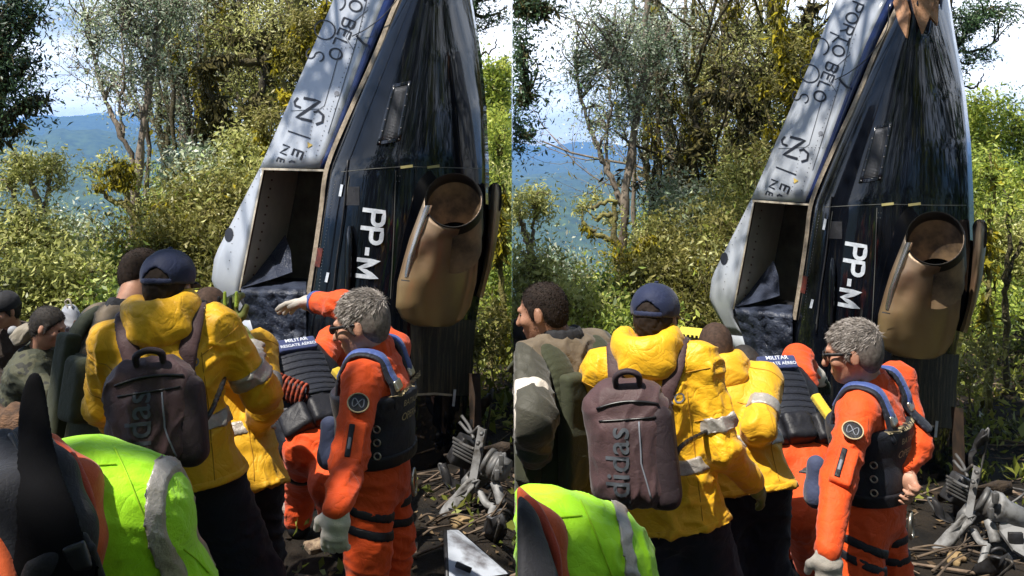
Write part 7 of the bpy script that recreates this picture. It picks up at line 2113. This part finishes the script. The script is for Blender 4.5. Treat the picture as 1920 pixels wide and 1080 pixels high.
    o = tubes('broken_twigs', br, mat('twig_dark', (0.12, 0.085, 0.055), 0.9, 0, (0.04, 0.028, 0.02), 14), None, 5); tag(o, f'broken twigs strewn at the hull foot, {side} half', None, kind='stuff')
    # loose rocks and wood pieces in the shade between the people
    for i, (x, y, d, s_, lab, m_) in enumerate([(520, 905, 5.2, 0.075, 'pinkish broken slab under the bending rescuer', mat('slab_pink', (0.30, 0.22, 0.17), 0.8, 0, (0.14, 0.09, 0.07), 10, 5, bump=0.6, bscale=40)),
                                                 (536, 960, 4.9, 0.06, 'pale torn foam scrap on the dark soil', mat('foam_pale', (0.55, 0.47, 0.42), 0.9, 0, (0.3, 0.2, 0.17), 20, 5, bump=0.8, bscale=60)),
                                                 (600, 1045, 4.4, 0.05, 'small pale bark scrap on the dark soil', mat('scrap_bark', (0.35, 0.26, 0.17), 0.9, 0, (0.1, 0.06, 0.04), 20, 5, bump=0.8, bscale=60)),
                                                 (405, 1005, 4.6, 0.045, 'crumpled grey scrap behind the neon jacket', mat('scrap_grey', (0.35, 0.34, 0.38), 0.6, 0, (0.1, 0.1, 0.12), 20, 5)),
                                                 (863, 980, 5.2, 0.04, 'ochre splinter below the bracket plate', mat('splinter', (0.32, 0.22, 0.10), 0.8, 0, (0.16, 0.1, 0.05), 20))]):
        if side == 'right' and i == 3: continue
        p = X(x, y, d); z = gz(p[0], p[1]); dd = (H - z) * F / (y + dy - HY)
        p = A(x + dx, y + dy, dd); p[2] = gz(p[0], p[1]) + s_ * 0.3
        e6 = empty('scrap', p - V(0, 0, s_ * 0.3), f'{lab}, {side} half', 'scrap', 'scraps on the soil')
        R_ = Matrix.Rotation(rng.random() * 3, 3, 'Z') @ Matrix.Rotation(0.3, 3, 'X')
        o = sdf_obj('piece', [rbox(p, V(s_ * 1.6, s_ * 0.8, s_ * 0.45), np.array(R_), s_ * 0.2, 0.0), rbox(p + V(s_ * 0.8, 0, s_ * 0.3), V(s_ * 0.8, s_ * 0.5, s_ * 0.3), np.array(R_ @ Matrix.Rotation(0.6, 3, 'Z')), s_ * 0.1, 0.01)], m_, e6, 0.008, 0, (), (0.012, 14, (1, 1, 1)), i)

# fallen log behind the neon jacket
P_ = spline([A(-60, 800, 5.35), A(40, 792, 5.3), A(110, 790, 5.25), A(162, 800, 5.22)], 8)
g = P_[len(P_) // 2].copy(); g[2] = gz(g[0], g[1])
lg = empty('fallen_log', g, 'fallen reddish-brown log lying in front of the crouching soldier', 'log')
LOGM = mat('log_bark', (0.20, 0.105, 0.055), 0.9, 0, (0.05, 0.03, 0.02), 5, 7, (0.6, 3, 3), 1.0, 30, (0.5, 3, 3))
Rl = 0.105 + 0.012 * rng.normal(size=len(P_))
v, q = tube_arrays([(P_, Rl)], 18); v = v + 0.012 * fbm(v * np.array([3, 14, 14]), 3, 4)[:, None] * np.array([0, 1, 1])
o = link('bark', mesh_np('bark', v, q), LOGM, None, True); adopt(lg, o)
# props that carry it
for x in (10, 130):
    c_ = A(x, 840, 5.3); o = tubes('stub_branch', [(np.array([c_, V(c_[0] + 0.05, c_[1] + 0.05, gz(c_[0], c_[1]) - 0.05)]), 0.05)], LOGM, None, 8); adopt(lg, o)

# white bag, held beside the crouching soldier
p = A(138, 605, 6.05)
e = empty('white_bag', A(140, 640, 6.05), 'crumpled white plastic bag held up between the two soldiers, left half', 'bag')
sdf_obj('bag_skin', [ell(A(137, 612, 6.05), V(0.055, 0.05, 0.13), None, 0.03), ell(A(130, 588, 6.05), V(0.05, 0.04, 0.06), None, 0.03), ell(A(146, 640, 6.05), V(0.05, 0.04, 0.06), None, 0.03)], mat('plastic_white', (0.45, 0.47, 0.52), 0.4, 0, (0.36, 0.38, 0.44), 10), e, 0.007, 0, (), [(0.03, 12, (0.8, 0.2, 0.5), 1), (0.02, 18, (-0.5, 0.2, 0.8), 2), (0.012, 30, (0.2, 0.2, 0.8), 3)], 3)
o = tubes('handle', [(spline([A(128, 578, 6.02), A(122, 566, 6.02), A(130, 562, 6.02), A(136, 578, 6.02)], 5), 0.006)], GLOVE_W, None, 5); adopt(e, o)
# pale rolled cloth on the back of the crouching soldier
e = empty('rolled_cloth', A(48, 640, 5.75), 'pale rolled cloth on the crouching soldier\'s shoulder', 'cloth')
sdf_obj('roll', [ell(A(50, 622, 5.9), V(0.075, 0.06, 0.05), None, 0.03), ell(A(36, 634, 5.88), V(0.05, 0.05, 0.045), None, 0.03)], fabric('cloth_cream', (0.26, 0.23, 0.18)), e, 0.008, 0, (), [(0.02, 12, (0.5, 0.2, 0.8), 1), (0.012, 20, (-0.6, 0.2, 0.6), 2)], 4)
sdf_obj('fold', [ell(A(24, 620, 5.92), V(0.03, 0.03, 0.03), None, 0.01)], fabric('cloth_white', (0.3, 0.31, 0.33)), e, 0.008)

# yellow spine board and helmet-like box behind the second yellow man, left half
for side, (dx, dy) in {'left': (0, 0), 'right': (912, 68)}.items():
    p = A(388 + dx, 548 + dy, 6.6)
    e = empty('rescue_board', V(p[0], p[1], gz(p[0], p[1])), f'yellow slotted rescue board leaning by the fuselage nose, {side} half', 'rescue board', 'rescue board seen twice')
    vs = [A(355 + dx, 560 + dy, 6.5), A(398 + dx, 566 + dy, 6.5), A(405 + dx, 548 + dy, 6.6), A(365 + dx, 544 + dy, 6.6)]
    o = link('board', py_mesh('board', vs, [(0, 1, 2, 3)]), mat('board_yellow', (0.60, 0.50, 0.06), 0.5)); md = o.modifiers.new('t', 'SOLIDIFY'); md.thickness = 0.03; adopt(e, o)
    for k in range(5):
        q_ = A(362 + 8 * k + dx, 561 + k * 0.8 + dy, 6.46); o = boxmesh('hand_slot', q_, (0.008, 0.008, 0.010), PLAST); adopt(e, o)
    o = tubes('leg', [(np.array([A(380 + dx, 566 + dy, 6.52), V(p[0], p[1], gz(p[0], p[1]) - 0.03)]), 0.02)], M_GREYMETAL, None, 6); adopt(e, o)

# ------------------------------------------------------------------ ground cover
def scatter(n, x0, x1, y0, y1, xlim=None, dens=None, seed=5):
    r_ = np.random.default_rng(seed)
    x = r_.uniform(x0, x1, n); y = r_.uniform(y0, y1, n)
    k = np.ones(n, bool)
    if dens is not None: k = r_.random(n) < dens(x, y)
    x, y = x[k], y[k]
    return np.stack([x, y, ground_z(x, y)], -1)
def stuff(name, label, P, size, m, aspect, droop, seed, lift=0.02, flat=False):
    r_ = np.random.default_rng(seed)
    n = len(P)
    a = r_.normal(size=(n, 3)); a[:, 2] = np.abs(a[:, 2]) * (0.15 if flat else droop); a /= np.linalg.norm(a, axis=1)[:, None]
    b = np.cross(a, r_.normal(size=(n, 3)) * (0.35 if flat else 1.0) + (V(0, 0, 1) if flat else 0)); b /= np.linalg.norm(b, axis=1)[:, None] + 1e-9
    L = size * np.exp(r_.normal(0, 0.4, n)); w = L * aspect; c = np.cross(a, b)
    P = P + V(0, 0, lift) * r_.random((n, 1))
    mid = P + a * (0.5 * L)[:, None] + c * (0.12 * L)[:, None]
    v = np.stack([P, mid + b * (w * 0.5)[:, None], P + a * L[:, None], mid - b * (w * 0.5)[:, None]], 1).reshape(-1, 3)
    o = link(name, mesh_np(name, v, np.arange(4 * n).reshape(n, 4)), m)
    tag(o, label, None, kind='stuff'); return o
LIT = leaf_mat('litter', [(0.008, 0.006, 0.005), (0.022, 0.015, 0.009), (0.07, 0.045, 0.025), (0.22, 0.15, 0.08)], 0.1, 0.8, 0.2)
GRS = leaf_mat('ground_green', [(0.04, 0.05, 0.012), (0.12, 0.15, 0.025), (0.26, 0.29, 0.05), (0.38, 0.36, 0.09)], 0.4)
rightish = lambda x, y: np.where(((x / y > -0.05) & (x / y < 0.0)) | (x / y > 0.46), 1.0, 0.0)
mid_clear = lambda x, y: np.where(fbm(np.stack([x, y, x * 0], -1) * 1.5, 2, 3) > -0.1, 1, 0.25)
stuff('leaf_litter', 'brown leaf litter strewn over the dark soil', scatter(34000, -6.5, 7.5, 2.5, 14, dens=lambda x, y: 0.45 + 0.55 * sstep(6.0, 7.5, y)), 0.045, LIT, 0.55, 0.3, 3, 0.02, True)
stuff('ground_plants', 'sunlit low green plants and moss over the slope', scatter(60000, -7, 8.5, 6.6, 15, dens=lambda x, y: (0.35 + 0.65 * rightish(x, y)) * mid_clear(x, y)), 0.07, GRS, 0.35, 1.2, 4, 0.08)
stuff('seedlings', 'small pale-leaved seedlings in the trodden soil', scatter(5200, -3, 4.5, 3.4, 6.8, dens=lambda x, y: np.where(fbm(np.stack([x, y, x * 0], -1) * 2.2, 2, 9) > 0.22, 1, 0.0)), 0.05, GRS, 0.5, 1.0, 6, 0.12)
# dead sticks
r_ = np.random.default_rng(15); st = []
for i in range(520):
    x, y = r_.uniform(-5, 6.5), r_.uniform(3.4, 12)
    a = r_.uniform(0, 6.28); L = r_.uniform(0.15, 0.7)
    p = V(x, y, gz(x, y) + 0.02); q_ = p + V(math.cos(a) * L, math.sin(a) * L, 0); q_[2] = gz(q_[0], q_[1]) + r_.uniform(0.0, 0.08)
    st.append((spline([p, (p + q_) / 2 + r_.normal(size=3) * 0.02, q_], 3), np.linspace(0.010, 0.004, 7) * r_.uniform(0.5, 1.4)))
o = tubes('dead_sticks', st, mat('dead_wood', (0.22, 0.16, 0.11), 0.9, 0, (0.08, 0.05, 0.035), 12), None, 5); tag(o, 'dead sticks scattered over the ground', None, kind='stuff')

# ------------------------------------------------------------------ forest around the viewpoint (shade and reflections)
FT = [(-6.2, 5.6, 8.5, 2.4, 2000, 0.10, (-2.95, 4.8, 7.0), 'overhanging forest tree left of the rescuers, beyond the picture edge'),
      (-1.0, 9.4, 9.0, 2.4, 3600, 0.10, (0.65, 5.2, 7.0), 'tall forest tree hidden behind the fuselage, boughs above the picture'),
      (-6.5, -1.0, 9.0, 3.0, 6500, 0.28, None, 'dark forest tree behind the viewer, leftmost'),
      (-4.0, -4.5, 10.0, 3.2, 6500, 0.28, None, 'dark forest tree behind the viewer, second from the left'),
      (-0.5, -6.0, 10.0, 3.2, 6500, 0.28, None, 'dark forest tree straight behind the viewer'),
      (3.5, -5.5, 9.5, 3.2, 6500, 0.28, None, 'dark forest tree behind the viewer, second from the right'),
      (6.8, -2.5, 9.5, 3.2, 6500, 0.28, None, 'dark forest tree behind the viewer, rightmost'),
      (8.6, 2.0, 9.5, 3.0, 6500, 0.28, None, 'dark forest tree to the right of the viewer'),
      (9.5, 7.0, 9.0, 2.8, 6500, 0.25, None, 'dark forest tree right of the wreck, beyond the picture edge')]
for i, (x, y, h_, cr, n, lf, bough, lab) in enumerate(FT):
    r_ = np.random.default_rng(900 + i); z0 = gz(x, y)
    b = V(x, y, z0 - 0.1)
    e = empty('forest_tree', b, lab, 'tree', 'trees around the viewpoint')
    tr = spline([b, b + V(0.1, 0, h_ * 0.4), b + V(-0.1, 0.1, h_ * 0.75), b + V(0, 0, h_)], 5)
    paths = [(tr, np.linspace(0.14, 0.04, len(tr)))]
    src = tr[int(len(tr) * 0.12):] if bough is None else tr[int(len(tr) * 0.55):]
    if bough is not None:
        bg_ = spline([tr[int(len(tr) * 0.6)], (tr[int(len(tr) * 0.8)] + V(*bough)) / 2 + V(0, 0, 0.5), V(*bough)], 6)
        paths.append((bg_, np.linspace(0.06, 0.02, len(bg_)))); src = bg_[len(bg_) // 3:]
    o = tubes('trunk', paths, BARK_D, None, 8); adopt(e, o)
    lp = []; tw = []
    for k in range(44 if bough else 80):
        s0 = src[r_.integers(0, len(src))] if (bough is None or k > 8) else V(*bough)
        u = r_.normal(size=3); u[2] = abs(u[2]) * 0.7; u = nrmz(u)
        en = s0 + u * cr * r_.uniform(0.3, 1.0) * (0.75 if bough else 1)
        tp = spline([s0, (s0 + en) / 2 + V(0, 0, 0.15), en], 4); tw.append((tp, np.linspace(0.03, 0.008, len(tp))))
        lp.append(tp[-1] + r_.normal(size=(n // (44 if bough else 80), 3)) * V(0.5, 0.5, 0.35) * (0.75 if bough else 1))
    o = tubes('branches', tw, BARK_D, None, 5); adopt(e, o); o['kind'] = 'stuff'
    lo = leaves('crown', np.vstack(lp), lf, LEAF_G if i % 2 else LEAF_D, e, r_, 0.5); lo['kind'] = 'stuff'
